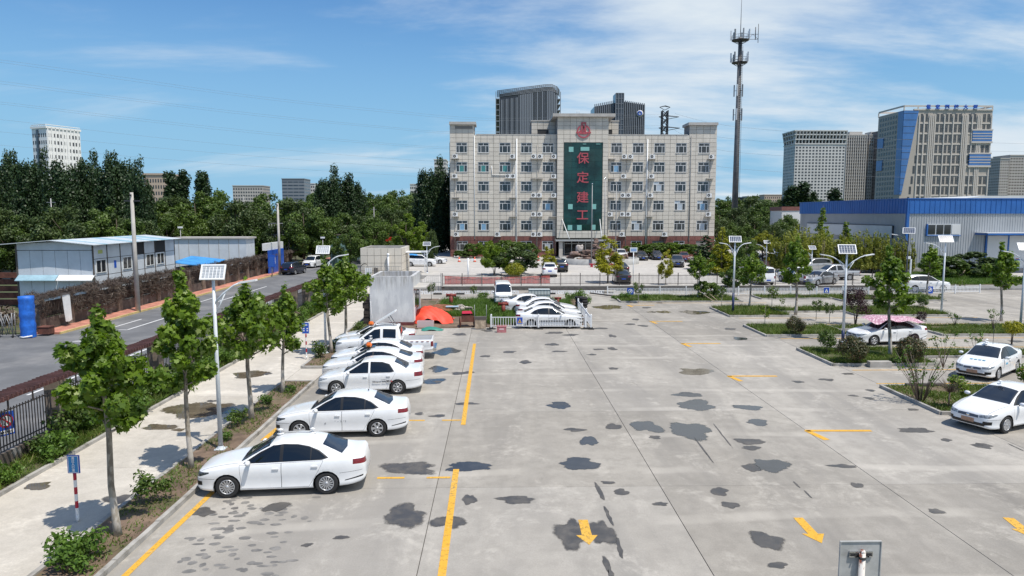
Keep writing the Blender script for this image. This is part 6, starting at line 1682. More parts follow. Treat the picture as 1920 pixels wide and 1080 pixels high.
b.box(xl - .3, xl - .001, 0, 6.0, Z(365), zt_ - .2); b.build('blue_glass_strip', MT['blue'], o)
b = MB()
for k in range(13): z = Z(365) + (zt_ - Z(365)) * (k + .5) / 13; b.box(xl - .15, L_(1693) + (L_(1716) - L_(1693)) * (k + .5) / 13, -.36, -.301, z, z + .25)
b.build('glass_strip_joints', MT['glass'], o, kind='stuff')
cols_ = [(1722, 1726, 12), (1731, 1735, 12), (1751, 1756, 13), (1759, 1764, 13), (1768, 1773, 13), (1776, 1780, 13), (1785, 1790, 13), (1793, 1798, 13), (1811, 1816, 13), (1820, 1825, 13), (1838, 1843, 13), (1846, 1851, 13)]
nfl = 11
fh = (zt_ - 1.5) / nfl
m = MB()
for a, c, n_ in cols_:
 for j in range(nfl):
  z0_, z1_ = j * fh + fh * .16, j * fh + fh * .90
  if j < nfl - 1 and a in (1722, 1731):
   if L_(a) < L_(1693) + (L_(1717) - L_(1693)) * j / nfl + 1: continue
  if a > 1805 and (j in (5,) or j == 8): continue
  for q in range(2):
   m.box(L_(a) + q * (L_(c) - L_(a)) * .55, L_(a) + (L_(c) - L_(a)) * (.42 + q * .55), -.08, .02, z0_, z1_)
  m.box(L_(a), L_(c), -.06, .02, z0_ + fh * .30, z0_ + fh * .36)
for j in range(8): # the lowest storeys widen towards the slant
 a = 1700 + j * 2.4
 z0_ = j * fh + fh * .16
 m.box(L_(a), L_(a) + 1.4, -.08, .02, z0_, z0_ + fh * .74)
m.build('windows', MT['win'], o, kind='stuff')
m = MB()
px = 1718
for px in (1719, 1728, 1738, 1741.5, 1745, 1748.5, 1766, 1782.5, 1800, 1803.5, 1807, 1809.5, 1818, 1828, 1831, 1834, 1853.5):
 zb_ = 0
 if L_(px) < L_(1717): zb_ = 0
 m.box(L_(px) - .35, L_(px) + .35, -.55, -.002, zb_, zt_ - 3)
m.build('piers', MT['creamlight'], o, kind='stuff')
m = MB()
for j in range(1, nfl): m.box(L_(1717), xr, -.22, -.003, j * fh - .35, j * fh + .25)
m.build('floor_bands', MT['creamlight'], o, kind='stuff')
for py0, py1, px0 in ((245, 265, 1819), (289, 310, 1816)):
 b = MB(); b.box(L_(px0), xr + .2, -.9, .1, Z(py1), Z(py0)); b.build('blue_glass_bay', MT['blue'], o)
 b = MB(); b.box(L_(px0) - .6, xr + .6, -1.0, .1, Z(py1) - 1.2, Z(py1) - .002); b.box(L_(px0) - .6, xr + .6, -1.0, .1, Z(py0) + .002, Z(py0) + .9)
 for k in range(1, 4): z = Z(py1) + (Z(py0) - Z(py1)) * k / 4; b.box(L_(px0), xr + .25, -.98, -.901, z - .35, z + .15)
 b.build('bay_frame', MT['creamlight'], o)
m = MB()
for i in range(7):
 for j in range(nfl * 2):
  m.box(xl - .08, xl - .002, 7.5 + i * 3.1, 9.2 + i * 3.1, j * fh / 2 + .8, j * fh / 2 + fh * .42)
m.build('side_windows', MT['win'], o, kind='stuff')
for z0_, z1_ in ((Z(272), Z(252)), (Z(316), Z(296))):
 b = MB(); b.box(xl - .5, xl - .09, 22, 29, z0_, z1_); b.build('side_glass_bay', MT['blue'], o)
zr = Z(197.5)
b = MB()
b.box(xl, xr, -.3, .3, zr - 1.0, zr); b.box(xl, xr, dp - .3, dp + .3, zr - 1.0, zr); b.box(xl - .3, xl + .3, .31, dp - .31, zr - 1, zr); b.box(xr - .3, xr + .3, .31, dp - .31, zr - 1, zr)
for px in (1690, 1716, 1735, 1840, 1854.5):
 for y in (0, dp): b.box(L_(px) - .3, L_(px) + .3, y - .28, y + .28, zt_ - .5, zr - 1.001)
b.build('roof_frame', MT['creamlight'], o)
b = MB(); b.box(L_(1708), xr - .5, -.5, .8, zt_ - .001, zt_ + .9); b.build('cornice', MT['creamlight'], o)
b = MB(); b.box(L_(1735), L_(1845), 6, 20, zt_, zt_ + 2.0); b.build('roof_house', MT['cream'], o)
for ch, px in (('保', 1733.5), ('定', 1751), ('国', 1768.5), ('控', 1785.5), ('大', 1803), ('厦', 1821)):
 q = txt(ch, 2.8, 'roof_letter', MT['sign'], o, (L_(px), -.75, zt_ + 1.9), extrude=.2, bold=.12)
b = MB(); b.box(0, 40, 0, 10, 0, 12); dk = b.build('dark_block', MT['glass2'], None, (at(1638, 380, 330)[0], 330, 0)); tag(dk, 'low dark building in front of the cream tower, behind the warehouse', 'building')
Y = 500
X = lambda px: at(px, 300, Y)[0]; Z = lambda py: at(990, py, Y)[2]
cx_ = X(990); L_ = lambda px: X(px) - cx_
o = thing('glass_tower', 'taller dark glass tower with a rounded top corner behind the office block', 'building', (cx_, Y, 0))
prof = [(L_(937), 0), (L_(1045), 0), (L_(1045), Z(176)), (L_(1042), Z(168)), (L_(1035), Z(163)), (L_(1022), Z(163)), (L_(937), Z(176))]
def xz_prism(m, prof_, y0, y1, mi=0):
 n_ = len(prof_)
 m.add([(x, y, z) for y in (y0, y1) for x, z in prof_], [tuple(range(n_)), tuple(range(2 * n_ - 1, n_ - 1, -1))] + [(i + n_, (i + 1) % n_ + n_, (i + 1) % n_, i) for i in range(n_)], mi)
b = MB(); xz_prism(b, prof, 0, 28); b.build('wall', MT['glass2'], o)
rf = MB()
top_at = lambda px: 176 - 13 * min(1, max(0, (px - 937) / 85)) if px < 1022 else (163 if px < 1036 else 163 + (px - 1036) * 1.2)
for k in range(33):
 px = 941 + k * 3.15
 pale = 974 < px < 1000 or px > 1024 or k % 3 == 0
 rf.box(L_(px) - (.42 if pale else .12), L_(px) + (.42 if pale else .12), -1.0, -.002, 0, Z(top_at(px) + (12 if px < 972 else 8)))
rf.build('fins', MT['fin'], o, kind='stuff')
fr = MB()
for px in (933.5, 1046.5):
 for k in range(26): fr.box(L_(px) - 1.4, L_(px) + 1.4, -.8, 27, k * 3.8 - .25, k * 3.8 + .25) if k * 3.8 < Z(178) else None
 fr.box(L_(px) - 1.5, L_(px) - 1.1, -.9, .3, 0, Z(172)); fr.box(L_(px) + 1.1, L_(px) + 1.5, -.9, .3, 0, Z(172))
fr.build('edge_balconies', MT['fin'], o, kind='stuff')
fr = MB()
for k in range(6):
 pts = [(L_(932), Z(171 + k * 2.3)), (L_(975), Z(165 + k * 2.3)), (L_(1020), Z(159 + k * 2.3)), (L_(1034), Z(158.5 + k * 2.3)), (L_(1044), Z(163 + k * 2.3)), (L_(1048), Z(170 + k * 2.3))]
 fr.tube([(x, -.8, z) for x, z in pts], .28, 5)
for k in range(30):
 px = 933 + k * 3.9; ty = np.interp(px, [932, 975, 1020, 1034, 1044, 1048], [171, 165, 159, 158.5, 163, 170]); fr.box(L_(px) - .15, L_(px) + .15, -.9, -.6, Z(ty + 12), Z(ty))
fr.build('roof_screen', MT['fin'], o, kind='stuff')
Y = 560
X = lambda px: at(px, 300, Y)[0]; Z = lambda py: at(1160, py, Y)[2]
cx_ = X(1160); L_ = lambda px: X(px) - cx_
o = thing('glass_tower', 'dark glass tower with a raised shaft and round blue logo behind the office', 'building', (cx_, Y, 0))
b = MB(); xz_prism(b, [(L_(1114), 0), (L_(1152), 0), (L_(1152), Z(192)), (L_(1114), Z(199))], 3, 25); xz_prism(b, [(L_(1168), 0), (L_(1208), 0), (L_(1208), Z(196)), (L_(1168), Z(190))], 1, 25); b.build('wall', MT['glass2'], o)
b = MB(); b.box(L_(1152.2), L_(1167.8), -1, 12, 0, Z(175)); b.build('lift_shaft', MT['glass'], o)
rf = MB()
for k in range(27):
 px = 1115 + k * 3.5
 if 1150 < px < 1169: continue
 y = 2.2 if px < 1152 else .2
 rf.box(L_(px) - .3, L_(px) + .3, y - .8, y + .75, 0, Z((199 - (px - 1114) * .2) - 4 if px < 1152 else 190 + (px - 1168) * .15 - 2))
for px in (1152.4, 1157.5, 1162.5, 1167.4): rf.box(L_(px) - .25, L_(px) + .25, -1.5, -1.002, 0, Z(175.5))
for k in range(14): rf.box(L_(1152.5), L_(1167.5), -1.3, -1.003, Z(175.5) - k * 4, Z(175.5) - k * 4 + .4)
rf.build('fins', MT['fin'], o, kind='stuff')
b = MB(); b.lathe([(2.6, 0), (2.6, -.4), (0, -.4)], 20, 0, (L_(1198), -.6, Z(213)), axis='y'); b.build('logo_disc', MT['white'], o)
b = MB(); b.lathe([(1.9, -.42), (1.9, -.6), (.9, -.6), (.9, -.42)], 16, 0, (L_(1197.4), -.6, Z(212.6)), axis='y'); b.build('logo_ring', MT['sign'], o)
o, w, h = tower('white_tower', 'white tower block with a blue glass strip rising above the poplars on the left', 56, 98, 241, 352, 17, 'brightwhite', 14, 7, (.48, .5), 'win', crown=0)
b = MB(); b.box(-w * .16, -w * .04, -.5, .1, 0, h - .5); b.build('blue_glass_strip', MT['glass'], o)
m = MB()
for i in range(9): m.box(w / 2 + .002, w / 2 + .4, i * 1.9 + .2, i * 1.9 + .7, 0, h + .5)
m.box(-w / 2, w / 2, -.4, 0, h + 1.6, h + 1.9); m.box(w / 2 - .2, w / 2 + .2, 0, 17, h + 1.6, h + 1.9)
for i in range(9): m.box(-w / 2 + i * w / 8 - .1, -w / 2 + i * w / 8 + .1, -.3, -.1, h, h + 1.6)
m.build('roof_rail', MT['brightwhite'], o, kind='stuff')
q = bpy.data.objects[o.name]; q.rotation_euler = (0, 0, R(-24))
tower('apartment_block', 'peach and white block half hidden behind the dark poplars', 268, 312, 328, 420, 20, 'peach', 8, 9, (.5, .55))
tower('apartment_block', 'distant grey apartment block with a green end on the horizon', 434, 490, 349, 900, 30, 'grey', 10, 12, (.6, .5), 'win')
tower('apartment_block', 'distant white block beside the glass block on the horizon', 567, 588, 345, 950, 30, 'white', 10, 6, (.6, .5), 'win')
tower('glass_block', 'distant blue glass office block with pale bands on the horizon', 527, 569, 336, 900, 30, 'fin', 12, 4, (.9, .35), 'glass')
tower('apartment_block', 'small distant block left of the big dark poplars by the office', 768, 784, 346, 950, 30, 'white', 8, 5, (.6, .5))
tower('apartment_block', 'distant white tower glimpsed through the dark poplars by the office', 814, 836, 300, 700, 30, 'white', 14, 6, (.6, .5))
tower('apartment_block', 'small distant teal grey block right of the mobile mast', 1386, 1398, 371, 900, 20, 'glass', 8, 4, (.6, .5)); tower('apartment_block', 'pale distant block on the horizon left of the white gridded tower', 1404, 1416, 369, 950, 20, 'white', 8, 4, (.5, .5)); tower('apartment_block', 'low peach distant block left of the white gridded tower', 1436, 1470, 366, 980, 20, 'peach', 8, 9, (.5, .5))
# ------------------------------------------------------------------ masts and wires
Y = 165
o = thing('mobile_mast', 'tall grey mobile phone mast with two antenna platforms', 'mast', (at(1378, 385, Y)[0], Y, 0))
zt_ = at(1388, 70, Y)[2]
ln = at(1388, 60, Y)[0] - at(1378, 385, Y)[0]
sh = lambda z: 0.0
m = MB(); m.tube([(0, 0, -.5), (0, 0, zt_ * .5), (0, 0, zt_)], [.82, .62, .42], 12); m.build('pole', MT['mast'], o)
m = MB()
for s in (-1, 1): m.tube([(.62 * s * .6 + .5, -.62, 2), (.25 * s + .25, -.45, zt_ - 2)], .035, 4)
for k in range(90): m.box(-.05, .5, -.70 + k * .0022, -.66 + k * .0022, 3 + k * .5, 3.04 + k * .5)
m.build('ladder', MT['dsteel'], o)
m = MB(); m.tube([(0, 0, zt_), (0, 0, at(1389, 0, Y)[2] + 2)], [.09, .03], 6); m.build('lightning_rod', MT['dsteel'], o)
for zz, r_ in ((at(1388, 76, Y)[2], 1.9), (at(1388, 118, Y)[2], 1.75)):
 m = MB()
 m.lathe([(.4, zz), (r_, zz), (r_, zz + .12), (.4, zz + .12)], 12)
 for k in range(12):
  a = k * math.pi / 6; c, s = math.cos(a), math.sin(a)
  m.tube([(r_ * c, r_ * s, zz), (r_ * c, r_ * s, zz + 1.1)], .035, 4); m.tube([(.4 * c, .4 * s, zz - .8), (r_ * c, r_ * s, zz)], .04, 4)
  c2, s2 = math.cos(a + math.pi / 6), math.sin(a + math.pi / 6)
  for q in (.55, 1.1): m.tube([(r_ * c, r_ * s, zz + q), (r_ * c2, r_ * s2, zz + q)], .035, 4)
 m.build('platform', MT['dsteel'], o)
 for k in range(7):
  a = k * .9 + .2; m = MB(); m.cbox(((r_ + .2) * math.cos(a), (r_ + .2) * math.sin(a), zz + 1.2), .32, .22, 2.1, 0, Matrix.Rotation(a, 3, 'Z')); m.build('antenna_panel', MO['white'] if k % 3 == 0 else MT['steel'], o)
zz = at(1388, 76, Y)[2]
m = MB()
for z in (.2, 1.3): m.tube([(1.6, -.3, zz + z), (3.9, -.5, zz + z)], .05, 4)
m.tube([(1.6, -.3, zz + .2), (2.7, -.4, zz + 1.3), (3.9, -.5, zz + .2)], .04, 4); m.tube([(3.9, -.5, zz - .6), (3.9, -.5, zz + 3.6)], .07, 5); m.tube([(3.3, -.4, zz + .1), (3.3, -.4, zz + 2.9)], .1, 5)
m.build('side_boom', MT['dsteel'], o)
for py in (170, 215):
 zz = at(1386, py, Y)[2]
 for k in range(5):
  a = k * 1.26 + .3; m = MB(); m.cbox((1.0 * math.cos(a), 1.0 * math.sin(a), zz), .28, .2, 2.6, 0, Matrix.Rotation(a, 3, 'Z')); m.tube([(.4 * math.cos(a), .4 * math.sin(a), zz), (1.0 * math.cos(a), 1.0 * math.sin(a), zz)], .05, 4); m.build('antenna_panel', MO['white'] if k % 2 else MT['steel'], o)
Y = 300
o = thing('lattice_pylon', 'dark steel lattice pylon behind the right half of the office block', 'pylon', (at(1244.5, 300, Y)[0], Y, 0))
m = MB(); zt_ = at(1245, 200, Y)[2]
hw = lambda z: 1.15 + max(0, (38 - z)) * .05
zs_ = list(np.arange(0, zt_ + .1, 3.0))
for sx, sy in ((-1, -1), (1, -1), (1, 1), (-1, 1)): m.tube([(sx * hw(z), sy * hw(z), z) for z in zs_], .24, 4, cap=False)
for i in range(len(zs_) - 1):
 z0_, z1_ = zs_[i], zs_[i + 1]
 for (ax, ay), (bx_, by_) in (((-1, -1), (1, -1)), ((1, -1), (1, 1)), ((1, 1), (-1, 1)), ((-1, 1), (-1, -1))):
  m.tube([(ax * hw(z0_), ay * hw(z0_), z0_), (bx_ * hw(z1_), by_ * hw(z1_), z1_)], .15, 4, cap=False); m.tube([(bx_ * hw(z0_), by_ * hw(z0_), z0_), (ax * hw(z1_), ay * hw(z1_), z1_)], .15, 4, cap=False)
m.build('lattice', MT['dsteel'], o)
for py, Ln in ((201, 2.2), (219, 6.0), (240, 6.5)):
 zz = at(1245, py, Y)[2]; m = MB()
 for s in (-1, 1):
  L2 = Ln if s > 0 else min(Ln, 2.4)
  m.tube([(0, -.8, zz + .5), (s * L2, 0, zz), (0, .8, zz + .5)], .13, 4); m.tube([(0, 0, zz - 1.2), (s * L2, 0, zz)], .12, 4)
 m.build('cross_arm', MT['dsteel'], o)
MW = M('wire', (0.22, 0.24, 0.27), 0.6)
wires = [[(-250, 82), (0, 112), (240, 146), (480, 180), (720, 206), (930, 222), (1245, 214)], [(-250, 88), (0, 117), (240, 151), (480, 184), (720, 210), (930, 226), (1245, 219)],
  [(-250, 122), (0, 152), (240, 184), (480, 213), (720, 237), (845, 247), (1245, 235)], [(-250, 128), (0, 157), (240, 188), (480, 217), (720, 240), (845, 250), (1245, 240)],
  [(-250, 165), (0, 191), (240, 220), (480, 246), (720, 268), (845, 276), (1245, 262)], [(-250, 170), (0, 195), (240, 224), (480, 250), (720, 271), (845, 279), (1245, 265)],
  [(-250, 200), (0, 224), (240, 252), (480, 276), (720, 296), (845, 303), (1245, 290)], [(-250, 225), (0, 247), (240, 272), (480, 293), (720, 311), (845, 318), (1245, 300)], [(-250, 250), (0, 272), (240, 293), (480, 312), (720, 327), (845, 333), (1245, 320)]]
for k, w_ in enumerate(wires):
 xs_ = np.linspace(-250, 1245, 40)
 ys_ = pchip(w_, xs_)
 m = MB(); m.tube([at(x, y, 190 + (x + 250) / 1495 * 110) for x, y in zip(xs_, ys_)], .022, 4)
 o = m.build('power_line', MW); tag(o, nth(k, range(9), 'the power lines on the left, counted downwards').replace('from the left ', ''), 'wire', 'power lines across the sky')
for k, w_ in enumerate(([(1265, 213), (1340, 232), (1470, 246), (1700, 262), (2000, 272)], [(1265, 240), (1340, 256), (1470, 268), (1700, 280), (2000, 286)], [(1265, 244), (1340, 280), (1470, 292), (1700, 300), (2000, 302)], [(1265, 300), (1400, 318), (1700, 332), (2000, 330)])):
 xs_ = np.linspace(1265, 2000, 24); ys_ = pchip(w_, xs_)
 m = MB(); m.tube([at(x, y, 300 + (x - 1265) * .05) for x, y in zip(xs_, ys_)], .035, 4)
 o = m.build('power_line', MW); tag(o, nth(k, range(4), 'the power lines right of the office, counted downwards').replace('from the left ', ''), 'wire', 'power lines right of the office')
# ------------------------------------------------------------------ blue and grey warehouse
MWH = {'blue': M('blue_sheet_cladding', (0.022, 0.125, 0.40), 0.5, var=0.1, vs_=0.5), 'grey': M('grey_sheet_cladding', (0.42, 0.435, 0.455), 0.45, var=0.06, vs_=0.4, metal=0.2),
 'pale': M('pale_sheet_panel', (0.58, 0.60, 0.61), 0.5, var=0.05, vs_=0.5), 'door': M('white_door_panel', (0.66, 0.66, 0.65), 0.5, var=0.04, vs_=0.5), 'base': M('rubble_stone_wall', (0.30, 0.285, 0.27), 0.9, var=0.3, vs_=1.5)}
wx, wy_ = 51.0, 87.0
wz = at(1703, 373, 87)[2]; bzn = at(1703, 400.5, 87)[2]
o = thing('warehouse', 'long warehouse clad in grey sheet metal with a broad blue band under the roof', 'building', (wx, wy_, 0))
b = MB(); b.box(0, 48, 0, 31.2, .3, bzn); b.build('wall', MWH['grey'], o)
b = MB(); b.box(-.12, 48.1, -.12, 31.3, bzn + .001, wz); b.build('blue_band', MWH['blue'], o)
b = MB()
for k in range(150): x = .2 + k * .32; b.box(x, x + .05, -.04, -.001, .9, bzn - .002)
for k in range(96): y = .2 + k * .32; b.box(-.04, -.001, y, y + .05, .9, bzn - .002)
b.build('wall_ribs', MWH['grey'], o, kind='stuff')
b = MB()
for k in range(75): x = .1 + k * .64; b.box(x, x + .08, -.16, -.121, bzn, wz - .003)
for k in range(48): y = .1 + k * .64; b.box(-.16, -.121, y, y + .08, bzn, wz - .003)
b.build('band_ribs', MWH['blue'], o, kind='stuff')
b = MB(); b.box(-.20, .14, -.20, .1, .5, bzn - .001); b.box(-.2, 48.2, -.2, 31.4, wz + .001, wz + .10); b.build('blue_trim', MWH['blue'], o)
b = MB(); b.box(-.1, 24, -.35, .2, 0, 1.0); b.box(-.3, 0.2, .21, 31, 0, .9); b.build('plinth', MWH['base'], o)
wX = lambda px: at(px, 430, wy_)[0] - wx
wZ = lambda py: at(1780, py, wy_)[2]
b = MB(); b.box(wX(1737), wX(1800), -.16, -.05, wZ(441.5), wZ(420)); b.build('window_frame', MWH['pale'], o)
for px0, px1, mm in ((1739, 1752, 'dark'), (1754.5, 1767, 'dark'), (1769, 1781, 'dark'), (1783, 1798, None)):
 b = MB(); b.box(wX(px0), wX(px1), -.20, -.161, wZ(439), wZ(421.5)); b.build('window_pane', MO[mm] if mm else MWH['door'], o)
b = MB(); b.box(wX(1736), wX(1738), -.22, -.03, wZ(441), wZ(420)); b.box(wX(1736), wX(1800), -.24, -.03, wZ(442.5), wZ(441.2)); b.build('window_trim', MWH['blue'], o)
b = MB(); b.box(wX(1828), wX(1960), -2.4, -.05, wZ(440), wZ(437)); b.build('door_canopy', MWH['blue'], o)
b = MB(); b.box(wX(1828), wX(1960), -2.3, -.06, wZ(436.9), wZ(435.5)); b.build('canopy_sheet', MWH['pale'], o)
for px0, px1 in ((1852, 1890), (1893, 1931)):
 b = MB(); b.box(wX(px0), wX(px1), -.14, -.05, .5, wZ(442)); b.build('sliding_door', MWH['door'], o)
b = MB(); 
for px in (1849.5, 1891): b.box(wX(px) - .08, wX(px) + .08, -.19, -.05, .5, wZ(441)); 
b.build('door_post', MWH['blue'], o)
b = MB(); b.box(wX(1900), wX(1918), -.24, -.15, .5, wZ(488)); b.build('wicket_door', MO['white'], o)
b = MB(); b.box(wX(1899), wX(1900) - .001, -.26, -.15, .5, wZ(488)); b.box(wX(1899), wX(1919), -.26, -.15, wZ(488) + .001, wZ(486.6)); b.build('wicket_frame', MWH['blue'], o)
b = MB(); b.box(wX(1907), wX(1912.5), -.15, -.141, wZ(486), wZ(484.5)); b.build('red_notice', M('red_notice_paint', (.6, .12, .12), .5), o)
b = MB(); b.box(-.20, -.05, 3.0, 28, at(1590, 440, 105)[2] , at(1590, 420.5, 105)[2]); b.build('translucent_strip', MWH['pale'], o)
b = MB(); b.box(-.23, -.21, 2.9, 28.1, at(1590, 420, 105)[2], at(1590, 419, 105)[2]); b.box(-.22, -.05, 2.8, 2.95, at(1590, 440, 105)[2], at(1590, 420, 105)[2]); b.build('strip_flashing', MT['dsteel'], o)
o = thing('gabled_shed', 'pale low gabled roof showing above the blue warehouse band', 'building', (at(1850, 380, 150)[0], 150, 0))
b = MB(); zr = at(1850, 367, 150)[2]; ze = at(1850, 377, 150)[2]
b.add([(-9, 0, ze), (14, 0, ze), (14, 30, ze), (-9, 30, ze), (-1, 0, zr), (14, 0, zr), (14, 30, zr), (-1, 30, zr)], [(0, 1, 5, 4), (0, 4, 7, 3), (4, 5, 6, 7), (1, 2, 6, 5), (2, 3, 7, 6)]); b.build('roof', MWH['pale'], o)
b = MB(); b.box(-8.8, 14, .2, 29.8, 0, ze - .01); b.build('wall', MWH['grey'], o)
o = thing('white_shed', 'white low building with a maroon band left of the warehouse', 'building', (at(1486, 410, 140)[0], 140, 0))
b = MB(); b.box(-2.2, 2.0, 0, 6, 0, at(1486, 395, 140)[2]); b.build('wall', MWH['door'], o)
b = MB(); b.box(-2.3, 2.1, -.1, 6.1, at(1486, 395, 140)[2] + .001, at(1486, 387.5, 140)[2]); b.build('maroon_band', MO['granite'], o)
# ------------------------------------------------------------------ prefabricated block on the left
MP = {'sheet': M('white_sandwich_panel', (0.60, 0.64, 0.69), 0.5, var=0.07, vs_=0.9, dirt=(0.40, 0.38, 0.34), ds=1.0, dlo=0.62, dhi=0.85), 'edge': M('rusty_steel_frame', (0.10, 0.085, 0.075), 0.7), 'roofb': M('faded_blue_roof_sheet', (0.27, 0.42, 0.50), 0.55, var=0.2, vs_=1.2, isl=0.3), 'roofw': M('whitened_roof_sheet', (0.52, 0.57, 0.60), 0.55, var=0.1, vs_=1.2), 'blk': M('dark_opening', (0.02, 0.02, 0.022), 0.7), 'rust': M('rusty_red_iron', (0.13, 0.05, 0.035), 0.9, var=0.4, vs_=2)}
px0 = at(175, 500, 58.4)[0]
o = thing('prefab_block', 'two storey white panel prefab block with a blue sheet roof behind the creeper wall', 'building', (px0, 58.4, 0))
W_, L_n, ez = 6.1, 14.6, 5.35
b = MB(); b.box(-W_, -.06, .06, L_n, 0, ez - .05); b.build('frame_box', MP['edge'], o)
for i in range(6):
 b = MB(); w1 = W_ / 6; b.box(-W_ + i * w1 + .015, -W_ + (i + 1) * w1 - .015, -.02, .05, 2.55, 4.75); b.build('wall_panel', MP['sheet'], o)
 b = MB(); b.box(-W_ + i * w1 + .015, -W_ + (i + 1) * w1 - .015, -.02, .05, .05, 2.5); b.build('wall_panel', MP['sheet'], o)
b = MB(); b.add([(-W_, -.03, 4.8), (0, -.03, 4.8), (0, -.03, 5.3), (-W_ * .5, -.03, 5.45), (-W_, -.03, 5.3)], [(0, 1, 2, 3, 4)]); b.build('gable_panel', MP['sheet'], o)
nb = 7
bw = L_n / nb
for k in range(nb):
 y0_, y1_ = .05 + k * bw, (k + 1) * bw - .05
 dark = k in (3, 5) 
 for z0_, z1_ in ((.05, 1.35), (1.4, 2.60), (2.65, 4.0), (4.05, 5.2)):
  if z0_ < 4 or not dark:
   b = MB(); b.box(-.05, .03, y0_ + .02, y1_ - .02, z0_, z1_); b.build('wall_panel', MP['sheet'], o)
  else:
   b = MB(); b.box(-.05, .02, y0_ + .02, y1_ - .02, z0_, z1_); b.build('dark_panel', MP['blk'], o)
 if k in (0, 2, 4, 6) and k != 6 or k == 5:
  q = bpy.data.objects.new('window', None)
  b = MB(); zc0, zc1 = 2.85, 3.95
  for (a0, a1, c0, c1) in ((y0_ + .25, y1_ - .25, zc0, zc0 + .06), (y0_ + .25, y1_ - .25, zc1 - .06, zc1), (y0_ + .25, y0_ + .31, zc0 + .06, zc1 - .06), (y1_ - .31, y1_ - .25, zc0 + .06, zc1 - .06), ((y0_ + y1_) / 2 - .03, (y0_ + y1_) / 2 + .03, zc0 + .06, zc1 - .06)):
   b.box(.031, .09, a0, a1, c0, c1)
  f = b.build('window', MO['frame'], o)
  for s in (0, 1):
   b = MB(); ym = (y0_ + y1_) / 2
   b.box(.032, .05, (y0_ + .31, ym + .03)[s], (ym - .03, y1_ - .31)[s], zc0 + .06, zc1 - .06); b.build('pane', MO['dark'], f)
 b = MB(); b.box(-.04, .06, y1_ + .01, y1_ + .09, 0, 5.25); b.build('steel_post', MP['edge'], o)
 if k in (0, 2, 6):
  b = MB(); b.tube([(.045, y0_, .1), (.045, y1_, 2.5)], .018, 4); b.tube([(.045, y1_, .1), (.045, y0_, 2.5)], .018, 4); b.build('brace_rod', MP['edge'], o)
b = MB(); b.box(-.02, .045, 2.75 + .35, 3.35 + .1, 3.1, 3.75); b.build('blue_notice', MT['sign'], o)
b = MB(); b.box(-.02, .045, .75, 1.4, 4.45, 4.75); b.build('small_sign', M('small_yellow_green_sign', (.45, .5, .15), .6), o)
b = MB(); b.box(-W_ - .02, .065, -.06, -.021, 2.5, 2.56); b.box(-W_ - .1, -W_, -.08, .0, 0, 5.2); b.box(-.01, .07, -.08, .049, 0, 5.3); b.build('steel_edge', MP['edge'], o)
ns = 22
for k in range(ns):
 y0_, y1_ = -.7 + k * (L_n + 1.2) / ns, -.7 + (k + 1) * (L_n + 1.2) / ns - .02
 b = MB(); b.add([(-W_ - 2.6 if k < 3 else -W_ - .7, y0_, 5.18), (-W_ * .5, y0_, 5.62), (.55, y0_, 5.25), (-W_ - 2.6 if k < 3 else -W_ - .7, y1_, 5.18), (-W_ * .5, y1_, 5.62), (.55, y1_, 5.25)], [(0, 3, 4, 1), (1, 4, 5, 2)])
 v = [(x, y, z - .05) for x, y, z in b.v]
 b.add(v, [(0, 1, 4, 3), (1, 2, 5, 4)]); b.add([b.v[2], b.v[5], b.v[11], b.v[8]], [(0, 1, 2, 3)]); b.add([b.v[0], b.v[1], b.v[2], b.v[8], b.v[7], b.v[6]], [(0, 1, 4, 5), (1, 2, 3, 4)])
 b.build('roof_sheet', MP['roofw'] if rnd.random() < .62 else MP['roofb'], o)
for x0, x1, mm in ((-W_, -W_ * .47, MP['roofb']), (-W_ * .46, .1, MO['white'])):
 b = MB(); b.add([(x0, -.03, 2.75), (x1, -.03, 2.75), (x1, -.55, 2.35), (x0, -.55, 2.35), (x0, -.03, 2.70), (x1, -.03, 2.70), (x1, -.55, 2.30), (x0, -.55, 2.30)], [(3, 2, 1, 0), (4, 5, 6, 7), (3, 7, 6, 2)]); b.build('rolled_awning', mm, o)
o = thing('blue_lean_to', 'low lean-to with a bright blue sheet roof behind the creeper wall', 'shed', (at(355, 490, 73.5)[0], 73.5, 0))
b = MB(); b.add([(-1.9, 0, 2.75), (1.8, 0, 2.35), (1.8, 5, 2.75), (-1.9, 5, 3.15), (-1.9, 0, 2.69), (1.8, 0, 2.29), (1.8, 5, 2.69), (-1.9, 5, 3.09)], [(0, 1, 2, 3), (7, 6, 5, 4), (0, 4, 5, 1), (1, 5, 6, 2)]); b.build('roof', M('bright_blue_sheet', (.06, .28, .62), .45, var=.2, vs_=1.5), o)
b = MB(); b.box(-1.8, 1.7, .2, 4.8, 0, 2.2); b.build('wall', MP['edge'], o)
o = thing('site_cabin', 'long white site cabin with a flat roof behind the wall', 'cabin', (at(400, 450, 86)[0], 86, 0))
b = MB(); ct = at(400, 445, 86)[2]; b.box(-4.7, 3.9, 0, 3, 0, ct - .2); b.build('wall', MP['sheet'], o)
b = MB(); b.box(-4.9, 4.1, -.2, 3.2, ct - .199, ct); b.build('roof', MO['stone'], o)
b = MB()
for k in range(7): b.box(-4.2 + k * 1.2, -4.15 + k * 1.2, -.03, -.001, .1, ct - .25)
b.build('wall_seam', MO['stone'], o)
for px_, py_, Yv, w_, h_, lab in ((120, 452, 92, 5, .9, ''),):
 pass
o = thing('rusty_scrap', 'stack of rusty red steel and scrap left of the prefab block', 'scrap heap', (at(18, 520, 60)[0], 60, 0))
for k in range(5):
 b = MB(); b.box(-2.4, 1.6, -.2 + k * .25, .0 + k * .25, .1 + k * .55, .55 + k * .55); b.build('steel_section', MP['rust'], o)
b = MB(); b.tube([(.9, -.3, 0), (.9, -.3, 3.4)], .06, 5); b.build('post', MP['edge'], o)
